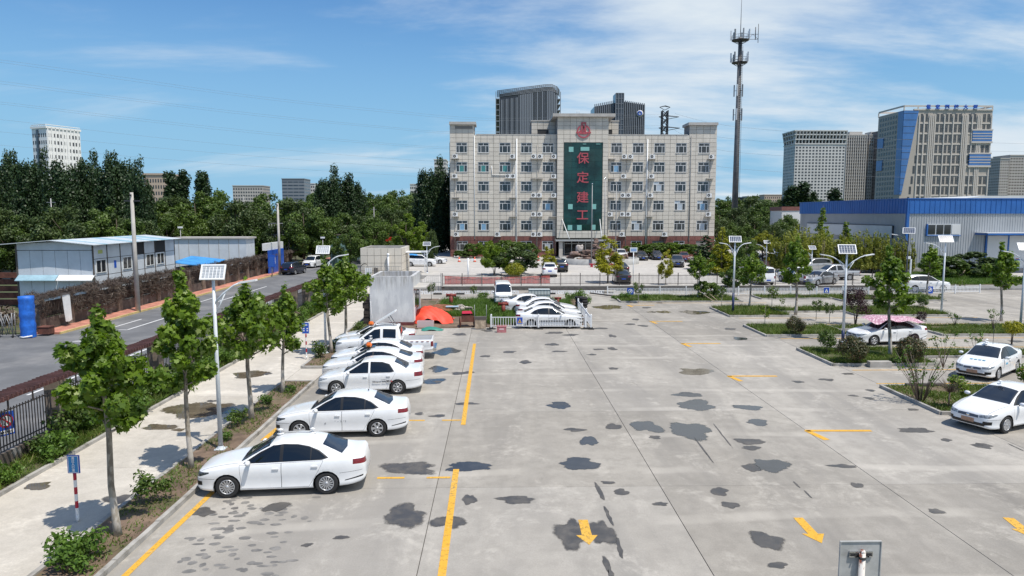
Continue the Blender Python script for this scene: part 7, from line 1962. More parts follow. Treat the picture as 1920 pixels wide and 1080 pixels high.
o = thing('grey_wall', 'old grey wall at the far left behind the scrap', 'wall', (at(10, 470, 84)[0], 84, 0))
b = MB(); b.box(-12, 5, 0, .3, 0, 4.3); b.build('masonry', MO['roofgrey'], o); b = MB(); b.box(-12, 5, -.1, .4, 4.301, 4.6); b.build('coping', MO['stone'], o)
o = thing('dry_grass_bank', 'patch of tall dry grass left of the blue tarpaulin post', 'grass', (0, 0, 0)); o['kind'] = 'stuff'
link('dry_grass', crown_mesh('dry_grass', ML['dry'], [(-32 - k * .7, 49 + (k % 3), .5, .8, .8, .7) for k in range(14)], 2200, .5, 140, 'long', up=0), o)
wallo = thing('creeper_wall', 'long low wall with brick piers and dark grilles under a mass of withered creeper', 'wall', (0, 0, 0))
MWL = {'pier': M('dirty_plaster_pier', (0.20, 0.16, 0.125), 0.9, var=0.3, vs_=1.2), 'low': M('dark_stained_plinth', (0.105, 0.085, 0.072), 0.9, var=0.35, vs_=1.0, dirt=(.26, .25, .24), ds=1.5, dlo=.58, dhi=.7), 'iron': M('rusted_iron', (0.035, 0.025, 0.022), 0.8)}
pier = MB().box(-.28, .28, -.28, .28, 0, 2.15).mesh('pier', MWL['pier'])
lowm = MB().box(-.14, .14, .29, 2.91, 0, .85).mesh('plinth', MWL['low'])
gr = MB()
for k in range(14): gr.box(-.012, .012, .38 + k * .185, .41 + k * .185, .86, 1.95)
for z in (.95, 1.85): gr.box(-.02, .02, .29, 2.91, z, z + .04)
grm = gr.mesh('grille', MWL['iron'])
for k in range(18):
 y = 46.4 + k * 3.2
 link('pier', pier, wallo, (-30.15, y, 0))
 link('plinth', lowm, wallo, (-30.15, y, 0)); link('grille', grm, wallo, (-30.15, y, 0))
 bk = MB(); bk.box(-30.42, -30.40, y + .3, y + 2.9, .85, 1.9); bk.build('backing', MWL['low'], wallo)
b = MB()
for k in range(180): y = 45.9 + k * .32; b.box(-30.75, -29.55, y, y + .05, 2.30, 2.38)
for x in (-30.6, -29.7): b.box(x - .05, x + .05, 45.7, 104, 2.2, 2.299)
b.build('pergola_bars', MP['edge'], wallo, kind='stuff')
cl = []
rs = random.Random(71)
for k in range(230):
 y = 45.8 + k * .255
 dens = 1.0 if y < 72 else .75
 cl.append((-30.1 + rs.uniform(-.5, .6), y, 2.35 + rs.uniform(-.15, .18), .5, .35, .22 * dens))
 if not 46.6 < y < 49.4 and rs.random() < (.8 if y < 66 else .3): cl.append((-29.62 + rs.uniform(-.1, .12), y + rs.uniform(-.2, .2), rs.uniform(1.0, 2.1), .14, .35, .55))
link('withered_creeper', crown_mesh('withered_creeper', ML['vine'], cl, 26000, .42, 150, 'twig', up=-.1, rand=1.0, shell=.5), wallo, kind='stuff')
o = thing('tarpaulin_post', 'gate post wrapped in bright blue tarpaulin at the near end of the creeper wall', 'post', (*g(54, 632), 0))
m = MB(); rs = random.Random(3); prof = []
for k in range(14): z = k * .2; prof.append((.43 + .012 * math.sin(k * 2.1) + rs.uniform(-.008, .008), z))
m.lathe(prof + [(0, 2.62)], 14); 
for i in range(len(m.v)): x, y, z = m.v[i]; m.v[i] = (x * (1 + .02 * math.sin(z * 7 + x * 9)), y * (1 + .02 * math.cos(z * 6 + y * 8)), z)
m.build('wrapping', M('bright_blue_tarpaulin', (.015, .13, .55), .55, var=.25, vs_=3, bump=.6, bs=6), o)
m = MB(); m.tube([(.4, -.25, .12), (.0, -.5, .06), (-.35, -.3, .05)], .05, 6); m.build('white_hem', MO['white'], o)
o = thing('torn_banner', 'torn white sheet hanging on the creeper wall near the blue post', 'banner', (-29.42, at(116, 580, 48.3)[1], 0))
m = MB()
P = [(0, -.45, 2.25), (.03, .1, 2.3), (.0, .42, 2.2), (.05, -.40, 1.2), (.02, .05, 1.3), (.05, .38, 1.35), (.06, -.30, .45), (.04, .10, .4), (.07, .40, .5)]
m.add(P + [(x - .02, y, z) for x, y, z in P], [(0, 3, 4, 1), (1, 4, 5, 2), (3, 6, 7, 4), (4, 7, 8, 5), (9, 10, 13, 12), (10, 11, 14, 13), (12, 13, 16, 15), (13, 14, 17, 16)]); m.build('sheet', MO['white'], o)
m = MB(); m.box(-.05, .05, -.5, .45, 2.28, 2.34); m.build('rail', MP['edge'], o)
o = thing('rusty_box', 'small rusty brown box on the pavement at the foot of the creeper wall', 'box', (*g(87, 628), .10))
b = MB(); b.box(-.35, .35, -.3, .3, 0, .42); b.build('box', MP['rust'], o); b = MB(); b.box(-.38, .38, -.33, .33, .421, .47); b.build('lid', MP['rust'], o)
o = thing('folding_gate', 'silver folding scissor gate at the left edge of the road', 'gate', (0, 0, 0))
gx, gy = g(38, 632)
m = MB()
for k in range(16):
 x0_ = gx - .35 - k * .42
 for s in (-1, 1):
  y = gy + .1 * s
  m.tube([(x0_, y, .15), (x0_ - .42, y, 1.45)], .022, 5); m.tube([(x0_ - .42, y, .15), (x0_, y, 1.45)], .022, 5)
m.build('scissor_bars', MT['steel'], o, kind='stuff')
for k in range(9):
 x0_ = gx - .35 - k * .84
 m = MB(); m.tube([(x0_, gy - .14, .1), (x0_, gy - .14, 1.55)], .03, 6); m.tube([(x0_, gy + .14, .1), (x0_, gy + .14, 1.55)], .03, 6); m.tube([(x0_, gy - .14, 1.5), (x0_, gy + .14, 1.5)], .025, 5); m.build('gate_frame', MT['steel'], o)
 m = MB(); m.lathe([(.07, -.04), (.07, .04)], 10, 0, (x0_, gy - .16, .07), axis='x'); m.lathe([(.07, .04), (0, .04)], 10, 0, (x0_, gy - .16, .07), axis='x'); m.build('castor', MC['tyre'], o)
o = thing('lattice_sign_frame', 'empty steel lattice sign frame on two lattice legs by the road', 'sign frame', (*g(527, 500), 0))
sX = at(547, 460, o.location.y)[0] - at(507, 460, o.location.y)[0]
z0_, z1_ = at(527, 440, o.location.y)[2], at(527, 419, o.location.y)[2]
m = MB()
for x in np.linspace(-sX / 2, sX / 2, 9): m.tube([(x, 0, z0_), (x, 0, z1_)], .05, 4)
for i in range(8):
 x = -sX / 2 + i * sX / 8; m.tube([(x, .2, z0_), (x + sX / 8, .2, z1_)], .04, 4)
for z in (z0_, z1_):
 m.tube([(-sX / 2, 0, z), (sX / 2, 0, z)], .06, 4); m.tube([(-sX / 2, .4, z), (sX / 2, .4, z)], .06, 4)
m.build('frame', MT['steel'], o)
for x in (-sX * .32, sX * .30):
 m = MB()
 for dx in (-.25, .25):
  for dy in (0, .4): m.tube([(x + dx, dy, 0), (x + dx, dy, z0_)], .045, 4)
 for k in range(6): m.tube([(x - .25, 0, k * z0_ / 6), (x + .25, 0, (k + 1) * z0_ / 6)], .035, 4)
 m.build('leg', MT['steel'], o)
o = thing('blue_gate', 'blue metal gate with white lettering in the creeper wall by the lattice sign', 'gate', (-29.4, at(530, 480, 94)[1], 0))
b = MB(); b.box(-.06, .06, -3.2, -.05, .1, 3.1); b.build('gate_leaf', MT['sign'], o); b = MB(); b.box(-.06, .06, .05, 3.2, .1, 3.1); b.build('gate_leaf', MT['sign'], o)
b = MB(); b.box(-.6, -.1, -3.6, 3.6, 3.1, 4.0); b.build('gatehouse_lintel', MO['white'], o)
for y in (-2.4, -1.5, -.7):
 b = MB()
 for k in range(7): b.box(.062, .07, y - .16 + .05 * (k % 2), y + .16 - .06 * (k % 3 == 0), 1.25 + k * .12, 1.33 + k * .12)
 b.box(.0625, .0705, y - .03, y + .03, 1.22, 2.1); b.build('gate_lettering', MO['white'], o)
o = thing('blue_notice_board', 'blue notice board on a post on the red pavement', 'sign', (*g(190, 517 + 0, .1), .1)) if False else thing('blue_notice_board', 'blue notice board on a post on the red pavement before the concrete pole', 'sign', (*g(510, 517, .1), .1))
b = MB(); b.box(-.42, .42, -.05, .05, 1.1, 2.6); b.build('board', MT['sign'], o); b = MB(); b.tube([(0, .08, 0), (0, .08, 1.2)], .06, 6); b.build('post', MT['steel'], o)
b = MB()
for k in range(9): b.box(-.33 + .05 * (k % 3), .33 - .07 * (k % 2), -.056, -.0505, 1.25 + k * .13, 1.30 + k * .13)
b.build('lettering', M('faded_blue_print', (.05, .17, .5), .6), o)
for bxp, byp, topp, lab in ((259, 583, 362, 'tall grey concrete pole on the red pavement in front of the prefab block'), (525, 513, 382, 'grey concrete pole beside the lattice sign frame'), (639, 462, 388, 'concrete pole with a small box beyond the teal fence')):
 x, y = g(bxp, byp, .1); zt_ = at(bxp, topp, y)[2]
 o = thing('concrete_pole', lab, 'pole', (x, y, .05)); 
 m = MB(); m.tube([(0, 0, 0), (-.0, 0, zt_)], [.19, .12], 12); m.build('shaft', MO['stone'], o)
 m = MB(); m.box(-.6, .6, -.05, .05, zt_ - .7, zt_ - .6); m.box(-.05, .05, -.2, .2, zt_ - .3, zt_ - .15); m.build('cross_arm', MT['dsteel'], o)
 if bxp == 639: m = MB(); m.box(-.4, .4, -.25, .25, zt_ - 4.5, zt_ - 3.9); m.build('box', MO['white'], o)
for px_, tp, Yv in ((457, 368, 120), (701, 388, 130), (95, 372, 84)):
 x, _, zt_ = at(px_, tp, Yv); o = thing('thin_pole', {457: 'thin grey pole standing in front of the round trees', 701: 'thin pole with a short crossbar left of the lime tree', 95: 'bare thin pole in front of the dark poplars'}[px_], 'pole', (x, Yv, 0)); m = MB(); m.tube([(0, 0, 0), (0, 0, zt_)], [.10, .07], 6); m.build('shaft', MT['steel'], o)
 m = MB(); m.box(-.5, .5, -.04, .04, zt_ - .5, zt_ - .42); m.build('crossbar', MT['steel'], o)
for px_, py_, Yv, lab in ((338, 428, 90, 'white security camera on a post behind the prefab block'), (605, 447, 98, 'white security camera on top of the creeper wall')):
 x, _, zt_ = at(px_, py_, Yv); o = thing('security_camera', lab, 'camera', (x, Yv, 0)); m = MB(); m.tube([(0, 0, 0), (0, 0, zt_)], .05, 6); m.build('post', MT['steel'], o); m = MB(); m.box(-.28, .28, -.12, .12, zt_, zt_ + .22); m.build('housing', MO['white'], o)
o = thing('teal_sheet_fence', 'weathered teal sheet metal fence where the road bends', 'fence', (0, 0, 0))
A, B_ = Vector(at(622, 480, 103)[:2]), Vector(at(694, 450, 132)[:2])
n_ = 22
for k in range(n_):
 p, q = A.lerp(B_, k / n_), A.lerp(B_, (k + .97) / n_)
 h_ = 3.3 + .2 * math.sin(k * 1.7)
 d = (q - p).normalized() * .03; nn = Vector((-d.y, d.x))
 b = MB(); b.prism([tuple(p), tuple(q), tuple(q + nn), tuple(p + nn)], 0, h_); b.build('sheet', M('teal_sheet', (.17, .30, .29), .6, var=.3, vs_=.8) if k == 0 else bpy.data.materials['teal_sheet'], o)
for px0_, px1_, py0_, py1_, Yv, lab in ((618, 644, 440, 455, 112, 'faded blue shed wall left of the concrete pole beyond the teal fence'), (655, 664, 440, 452, 118, 'small bright blue shed behind the teal fence')):
 x0_, _, zt_ = at(px0_, py0_, Yv); x1_ = at(px1_, py0_, Yv)[0]
 o = thing('blue_shed', lab, 'shed', ((x0_ + x1_) / 2, Yv, 0)); w_ = x1_ - x0_
 b = MB(); b.box(-w_ / 2, w_ / 2, 0, 2.5, 0, zt_ - .15); b.build('wall', bpy.data.materials['faded_blue_roof_sheet'], o); b = MB(); b.box(-w_ / 2 - .2, w_ / 2 + .2, -.2, 2.7, zt_ - .149, zt_); b.build('roof', MP['edge'], o)
o = thing('red_machine', 'red machine cab half hidden among the trees left of the office', 'machine', (at(720, 470, 118)[0], 118, 0))
b = MB(); b.box(-1.1, 1.1, 0, 2, .6, 3.2); b.build('body', MP['blk'], o)
b = MB(); b.prism([(-1.2, -.1), (1.2, -.1), (1.0, 2.1), (-1.0, 2.1)], 3.2, 3.9); b.box(-.6, .7, 0, 1.2, 3.91, 4.6); b.build('red_cab', M('bright_red_paint', (.45, .02, .02), .4), o)
# ------------------------------------------------------------------ fences and walls round the lot
MF = {'picket': M('dark_brown_picket', (0.05, 0.042, 0.040), 0.6), 'wood': M('brown_pergola_bar', (0.085, 0.035, 0.030), 0.75, var=0.3, vs_=2), 'stonewall': M('dark_stone_blocks', (0.10, 0.095, 0.09), 0.9, var=0.35, vs_=2.0, isl=0.5), 'white': M('white_fence_paint', (0.74, 0.75, 0.76), 0.5, var=0.05, vs_=3), 'net': None, 'rubber': M('black_rubber_foot', (0.03, 0.03, 0.03), 0.9), 'blue': M('road_sign_blue', (0.012, 0.075, 0.42), 0.45), 'skyblue': M('lane_sign_blue', (0.02, 0.22, 0.50), 0.45), 'red': M('post_red', (0.42, 0.012, 0.035), 0.5), 'poster': M('sign_white', (0.78, 0.78, 0.78), 0.5), 'gold': M('sign_yellow', (0.62, 0.36, 0.06), 0.5)}
o = thing('road_fence', 'iron fence with plastered piers and a pergola of brown bars along the road', 'fence', (0, 0, 0))
pm_ = MB(); pm_.box(-.24, .24, -.24, .24, 0, 2.1); pier2 = pm_.mesh('pier', MWL['pier'])
pn = MB()
for k in range(22): pn.box(-.012, .012, .30 + k * .137, .324 + k * .137, .55, 1.78)
for z in (.65, 1.70): pn.box(-.018, .018, .24, 3.24, z, z + .035)
pnm = pn.mesh('picket_panel', MF['picket'])
pl = MB(); pl.box(-.10, .10, .24, 3.24, 0, .5); plm = pl.mesh('plinth', MWL['low'])
for k in range(18):
 y = 9.0 + k * 3.48 + .7
 for nm, me in (('pier', pier2), ('picket_panel', pnm), ('plinth', plm)): link(nm, me, o, (-14.95, y, .05))
 for q in (1.15, 2.3):
  m = MB(); m.box(-14.97, -14.93, y + q, y + q + .04, 1.75, 2.2); m.build('pergola_post', MF['picket'], o)
bar = MB(); bar.cbox((0, 0, 0), 1.25, .055, .07); bar.cbox((.645, 0, .035), .05, .05, .14); barm = bar.mesh('pergola_bar', MF['wood'])
for k in range(290): link('pergola_bar', barm, o, (-14.80, 9.2 + k * .20, 2.32 + .01 * math.sin(k * .9))).rotation_euler = (0, R(-7), 0)
m = MB()
for x, z in ((-15.2, 2.18), (-14.45, 2.27)): m.box(x - .045, x + .045, 9, 67, z, z + .08)
m.build('pergola_beam', MF['wood'], o)
o = thing('plaza_wall', 'low retaining wall of dark stone blocks below the plaza fence', 'wall', (0, 0, 0))
m = MB(); m.box(-5.72, 44, 71.02, 71.3, 0, PZ - .02); m.build('wall_core', MWL['low'], o)
sb = MB().box(-.29, .29, -.03, 0, -.095, .095).mesh('stone_block', MF['stonewall'])
ct_ = 0
for j in range(2):
 for k in range(83):
  ct_ += 1
  link('stone_block', sb, o, (-5.4 + k * .6 + .3 * (j % 2), 71.018 - .012 * ((k * 7 + j) % 3), .10 + j * .20))
m = MB(); m.box(-5.75, 44, 70.97, 71.34, PZ - .019, PZ + .05); m.build('coping', MO['stone'], o)
o = thing('plaza_fence', 'long fence of thin dark pickets along the edge of the plaza', 'fence', (0, 71.15, PZ + .05))
pn = MB()
for k in range(15): pn.box(.09 + k * .127, .112 + k * .127, -.011, .011, .08, 1.12)
for z in (.18, .98): pn.box(.03, 1.97, -.016, .016, z, z + .035)
pnm = pn.mesh('picket_panel', MF['picket'])
ps = MB().box(-.035, .035, -.035, .035, 0, 1.28).mesh('post', MF['picket'])
for k in range(23): link('post', ps, o, (-5.6 + k * 2, 0, 0)); link('picket_panel', pnm, o, (-5.6 + k * 2, 0, 0))
pg = MB()
for k in range(9): pg.box(.09 + k * .2, .12 + k * .2, -.011, .011, .1, 1.5)
for z in (.12, .8, 1.46): pg.box(.03, 1.97, -.016, .016, z, z + .04)
pgm = pg.mesh('gate_panel', MT['steel'])
o = thing('plaza_gate', 'grey tubular steel gate between the white hut and the plaza fence', 'gate', (0, 71.0, .05))
for k in range(2): link('gate_panel', pgm, o, (-9.75 + k * 2.02, 0, 0))
for k in range(3): m = MB(); m.box(-9.80 + k * 2.02, -9.73 + k * 2.02, -.04, .04, 0, 1.75); m.build('gate_post', MT['steel'], o)
o = thing('kiosk_railing', 'low grey railing in front of the tiled kiosk', 'railing', (0, 80, .05))
for k in range(4): link('gate_panel', pgm, o, (-19.0 + k * 2.02, 0, .3))
def net_mat():
 t = NT('red_safety_netting')
 t.col((0.72, 0.15, 0.14)); t.p.inputs['Roughness'].default_value = .8
 br = t.n.new('ShaderNodeTexBrick')
 br.offset = 0; br.inputs['Scale'].default_value = 1.0; br.inputs['Mortar Size'].default_value = .022; br.inputs['Brick Width'].default_value = .16; br.inputs['Row Height'].default_value = .16
 sp = t.n.new('ShaderNodeSeparateXYZ'); t.l.new(t.geo.outputs['Position'], sp.inputs[0])
 cb = t.n.new('ShaderNodeCombineXYZ'); t.l.new(sp.outputs[0], cb.inputs[0]); t.l.new(sp.outputs[2], cb.inputs[1]); t.l.new(cb.outputs[0], br.inputs['Vector'])
 tr = t.n.new('ShaderNodeBsdfTransparent'); ms = t.n.new('ShaderNodeMixShader')
 f = t.mth('ADD', t.mth('MULTIPLY', br.outputs['Fac'], .35), .62, True)
 t.l.new(f, ms.inputs[0]); t.l.new(tr.outputs[0], ms.inputs[1]); t.l.new(t.p.outputs[0], ms.inputs[2]); t.l.new(ms.outputs[0], t.out.inputs[0])
 return t.mat
m = MB()
nx = 40
for k in range(nx):
 x0_, x1_ = -5.4 + k * .268, -5.4 + (k + 1) * .268
 zt0, zt1 = .98 - .16 * math.sin(k / nx * 3.1) + .08 * k / nx, .98 - .16 * math.sin((k + 1) / nx * 3.1) + .08 * (k + 1) / nx
 zb0, zb1 = .12 + .1 * (k / nx), .12 + .1 * ((k + 1) / nx)
 y0_, y1_ = .03 + .03 * math.sin(k * 1.3), .03 + .03 * math.sin((k + 1) * 1.3)
 m.quad((x0_, y0_, zb0), (x1_, y1_, zb1), (x1_, y1_, zt1), (x0_, y0_, zt0))
q = m.build('safety_netting', net_mat(), None, (0, 71.22, PZ + .05)); tag(q, 'red safety netting hung along the left end of the plaza fence', 'netting')
rb = MB()
for k in range(17): rb.box(.10 + k * .145, .138 + k * .145, -.015, .015, .16, .66)
for z in (.14, .66, .50): rb.box(.03, 2.57, -.02, .02, z, z + .04)
rbm = rb.mesh('baluster_panel', MF['white'])
rp_ = MB(); rp_.box(-.045, .045, -.045, .045, 0, .80); rp_.lathe([(.05, .80), (.06, .84), (0, .88)], 8); rpm = rp_.mesh('post', MF['white'])
def railing(label, p, q, z, group=None):
 p, q = Vector(p), Vector(q); L = (q - p).length; n = max(1, round(L / 2.6)); a = math.atan2(q.y - p.y, q.x - p.x)
 o = thing('white_railing', label, 'railing', (p.x, p.y, z), a)
 s = L / n / 2.6
 for k in range(n):
  e = link('baluster_panel', rbm, o, (k * L / n, 0, 0)); e.scale = (s, 1, 1)
 for k in range(n + 1): link('post', rpm, o, (k * L / n, 0, 0))
 return o
railing('long straight white baluster railing below the plaza wall', (10.4, 66.1), (35.3, 65.9), .05)
railing('white baluster railing curving off to the right in front of the white SUV', (36.2, 65.7), (47.2, 67.6), .05)
o = thing('kerb_block_fence', 'row of low white pierced concrete blocks behind the weedy plot', 'kerb fence', (0, 68.2, .0))
kb = MB(); kb.box(-.42, .42, -.09, .09, 0, .07); kb.box(-.42, .42, -.09, .09, .24, .30)
for x in (-.36, -.12, .12, .36): kb.box(x - .07, x + .07, -.085, .085, .07, .24)
kbm = kb.mesh('pierced_block', MF['white'])
for k in range(21):
 if k in (12,): continue
 link('pierced_block', kbm, o, (-8.6 + k * .93, 0, .0))
for k in range(7):
 m = MB(); m.box(-8.4 + k * 2.2, -7.6 + k * 2.2, -.6, -.35, 0, .14); m.build('dark_footing', MF['rubber'], o)
bb = MB()
for k in range(18): bb.box(.10 + k * .165, .135 + k * .165, -.015, .015, .22, .80)
for z in (.18, .78): bb.box(.03, 3.0, -.022, .022, z, z + .05)
bbm = bb.mesh('baluster_panel', MF['white'])
bp = MB(); bp.box(-.055, .055, -.055, .055, .08, .95); bp.lathe([(.06, .95), (.07, .98), (0, 1.04)], 8); bpm = bp.mesh('post', MF['white'])
bf = MB(); bf.prism([(-.30, -.18), (.30, -.18), (.30, .18), (-.30, .18)], 0, .05); bf.prism([(-.14, -.12), (.14, -.12), (.14, .12), (-.14, .12)], .0501, .12); bfm = bf.mesh('rubber_foot', MF['rubber'])
for lab, p, q in (('white crowd barrier in front of the row of fenced white cars', g(921, 617), g(1098, 617)), ('white crowd barrier running back along the noses of the fenced cars', g(1108, 617), g(1084, 583))):
 p, q = Vector(p), Vector(q); L = (q - p).length; n = 2 if lab.endswith('cars') and 'front' in lab else 3
 o = thing('white_barrier', lab, 'barrier', (p.x, p.y, 0), math.atan2(q.y - p.y, q.x - p.x))
 for k in range(n): e = link('baluster_panel', bbm, o, (k * L / n, 0, 0)); e.scale = (L / n / 3.03, 1, 1)
 for k in range(n + 1): link('post', bpm, o, (k * L / n, 0, 0)); link('rubber_foot', bfm, o, (k * L / n, 0, 0))
def warn_sign(name, label, x, y, z, w, h, yellow, rz=0):
 o = thing(name, label, 'sign', (x, y, z), rz)
 b = MB(); b.box(-w / 2, w / 2, -.012, .0, 0, h); b.build('board', MF['poster'], o)
 b = MB(); b.box(-w / 2 + .03, w / 2 - .03, -.016, -.0125, h * .24, h - .03); b.build('blue_field', MF['blue'], o)
 mm = MF['gold'] if yellow else MF['poster']
 b = MB(); b.add([(-w * .30, -.020, h * .34), (w * .30, -.020, h * .34), (0, -.020, h * .82)], [(0, 1, 2)]); b.build('triangle', mm, o)
 b = MB(); b.add([(-w * .10, -.0225, h * .42), (w * .10, -.0225, h * .42), (0, -.0225, h * .62)], [(0, 1, 2)]); b.build('triangle_mark', MC['ink'], o)
 b = MB()
 for k in range(4): b.box(-w * .32 + k * w * .18, -w * .32 + k * w * .18 + w * .10, -.0155, -.0125, h * .07, h * .18)
 b.build('lettering', MC['ink'], o)
 return o
x, y = g(974.5, 617); warn_sign('warning_sign', 'blue sign with a yellow triangle fixed to the white crowd barrier', x, y - .06, .22, .44, .62, True)
warn_sign('warning_sign', 'blue sign with a white triangle on the white railing near the pickup', at(1548, 549, 66)[0], 65.85, .10, .58, .72, False)
for px, lab in ((1182, 'blue square sign with a white symbol on the left end of the white railing'), (1743, 'blue square sign with a white symbol on the railing in front of the white SUV')):
 Yr = 65.85 if px < 1300 else 66.6
 o = thing('blue_sign', lab, 'sign', (at(px, 549, Yr)[0], Yr, .12)); w = .62
 b = MB(); b.box(-w / 2, w / 2, -.012, 0, 0, .68); b.build('board', MF['blue'], o)
 b = MB(); b.lathe([(.20, -.016), (.15, -.016)], 18, 0, (0, 0, .38), axis='y'); b.cbox((0, -.017, .38), .07, .004, .30, 0, Matrix.Rotation(R(40), 3, 'Y')); b.cbox((.03, -.018, .36), .16, .004, .06, 0, Matrix.Rotation(R(-30), 3, 'Y')); b.build('symbol', MF['poster'], o)
for (px, py), tp, lab, chars, mm in (((146, 978), 853, 'blue lane sign with five white characters on a red and white striped post', '通过人行道', 'skyblue'), ((575, 674), 604, 'second blue lane sign on a striped post at the end of the far planting strip', None, 'blue')):
 x, y = g(px, py, LZ); zt_ = at(px, tp, y)[2]
 h = .46 if chars else .62; w = .26 if chars else .38
 o = thing('lane_sign', lab, 'sign', (x, y, LZ), R(-2 if chars else 0))
 zb_ = zt_ - LZ - h
 n_ = 7
 for k in range(n_):
  b = MB(); b.tube([(0, 0, zb_ * k / n_), (0, 0, zb_ * (k + 1) / n_ + .001)], .038, 10, cap=(k in (0, n_ - 1))); b.build('post_band', MF['red'] if k % 2 == 0 and k > 0 or k == n_ - 1 else MF['poster'], o)
 b = MB(); b.box(-w / 2 - .02, w / 2 + .02, -.03, .0, zb_, zb_ + h); b.build('board', MF['blue'] if chars else MF['poster'], o)
 b = MB(); b.box(-w / 2, w / 2, -.034, -.0305, zb_ + .015, zb_ + h - .015); b.build('border', MF['poster'], o)
 b = MB(); b.box(-w / 2 + .015, w / 2 - .015, -.038, -.0345, zb_ + .03, zb_ + h - .03); b.build('field', MF[mm], o)
 if chars:
  for k, ch in enumerate(chars): txt(ch, .078, 'lettering', MF['poster'], o, (0, -.040, zb_ + h - .075 - k * .077), extrude=.001, bold=.0015)
 else:
  b = MB(); b.box(-.12, .10, -.042, -.0385, zb_ + h * .72, zb_ + h * .80); 
  for sx in (-1, 1):
   for z in (.40, .22): b.box(sx * .09 - .035, sx * .09 + .035, -.042, -.0385, zb_ + h * z, zb_ + h * (z + .1))
  b.build('symbol', MF['poster'], o)
o = thing('no_walking_sign', 'blue sign with a red ring on the road fence at the left edge', 'sign', (-14.86, at(10, 793, 24.3)[1] if False else 22.0, 1.0), R(0))
xx, yy = at(11, 795, 21.8)[0], 21.8
o.location = (xx, yy, at(11, 795, yy)[2] - .36); o.rotation_euler = (0, 0, R(62))
b = MB(); b.box(-.27, .27, -.012, 0, 0, .74); b.build('board', MF['blue'], o)
b = MB(); b.lathe([(.215, -.017), (.16, -.017)], 28, 0, (0, 0, .46), axis='y'); b.cbox((0, -.021, .46), .36, .004, .045, 0, Matrix.Rotation(R(42), 3, 'Y')); b.build('red_ring', MF['red'], o)
b = MB(); b.lathe([(.16, -.015), (0, -.015)], 24, 0, (0, 0, .46), axis='y'); b.box(-.21, .21, -.016, -.0125, .05, .17); b.build('white_field', MF['poster'], o)
b = MB(); b.lathe([(.022, -.018), (0, -.018)], 8, 0, (0, 0, .565), axis='y'); b.cbox((0, -.018, .49), .045, .003, .10); b.cbox((.03, -.018, .40), .025, .003, .11, 0, Matrix.Rotation(R(-22), 3, 'Y')); b.cbox((-.03, -.018, .40), .025, .003, .11, 0, Matrix.Rotation(R(22), 3, 'Y'))
for k in range(6): b.box(-.17 + k * .06, -.13 + k * .06, -.0185, -.0165, .08, .14)
b.build('walker', MC['ink'], o)
o = thing('road_sign_back', 'grey back of a road sign on a rusty white pipe at the bottom edge', 'sign', (at(1616, 1060, 9.6)[0], 9.6, 0))
zt_ = at(1616, 1018, 9.6)[2]
b = MB(); w = .61
b.box(-w / 2, w / 2, .06, .075, zt_ - .66, zt_); 
for a in ((-w / 2, -w / 2 + .012, zt_ - .66, zt_), (w / 2 - .012, w / 2, zt_ - .66, zt_)): b.box(a[0], a[1], .045, .06, a[2], a[3])
b.box(-w / 2 + .012, w / 2 - .012, .045, .06, zt_ - .012, zt_); b.build('board', M('weathered_grey_aluminium', (.40, .40, .385), .6, var=.12, vs_=4, dirt=(.28, .27, .25), ds=3), o)
def rusty():
 t = NT('rusty_white_pipe')
 n = t.noise(t.pos((6, 6, 1.6)), 1.5, 5, .65)
 t.col(t.mix(t.rng(n, .50, .56), (.66, .62, .57), (.22, .07, .04))); t.p.inputs['Roughness'].default_value = .6
 return t.mat
b = MB(); b.tube([(0, 0, 0), (0, 0, zt_ - .14)], .044, 14); b.lathe([(.044, zt_ - .139), (.046, zt_ - .135), (.03, zt_ - .11), (0, zt_ - .105)], 14); b.build('pipe', rusty(), o)
b = MB(); b.box(-.17, .17, .035, .058, zt_ - .235, zt_ - .15); b.build('rail', MC['chrome'], o)
b = MB(); b.box(-.16, .16, .02, .034, zt_ - .21, zt_ - .20); b.box(-.16, .16, .02, .034, zt_ - .185, zt_ - .175); b.lathe([(.05, zt_ - .24), (.052, zt_ - .2), (.05, zt_ - .215)], 14)
for x in (-.09, .09): b.lathe([(.014, -.0), (.014, .03)], 6, 0, (x, 0, zt_ - .21), axis='y')
b.build('clamp', MF['rubber'], o)
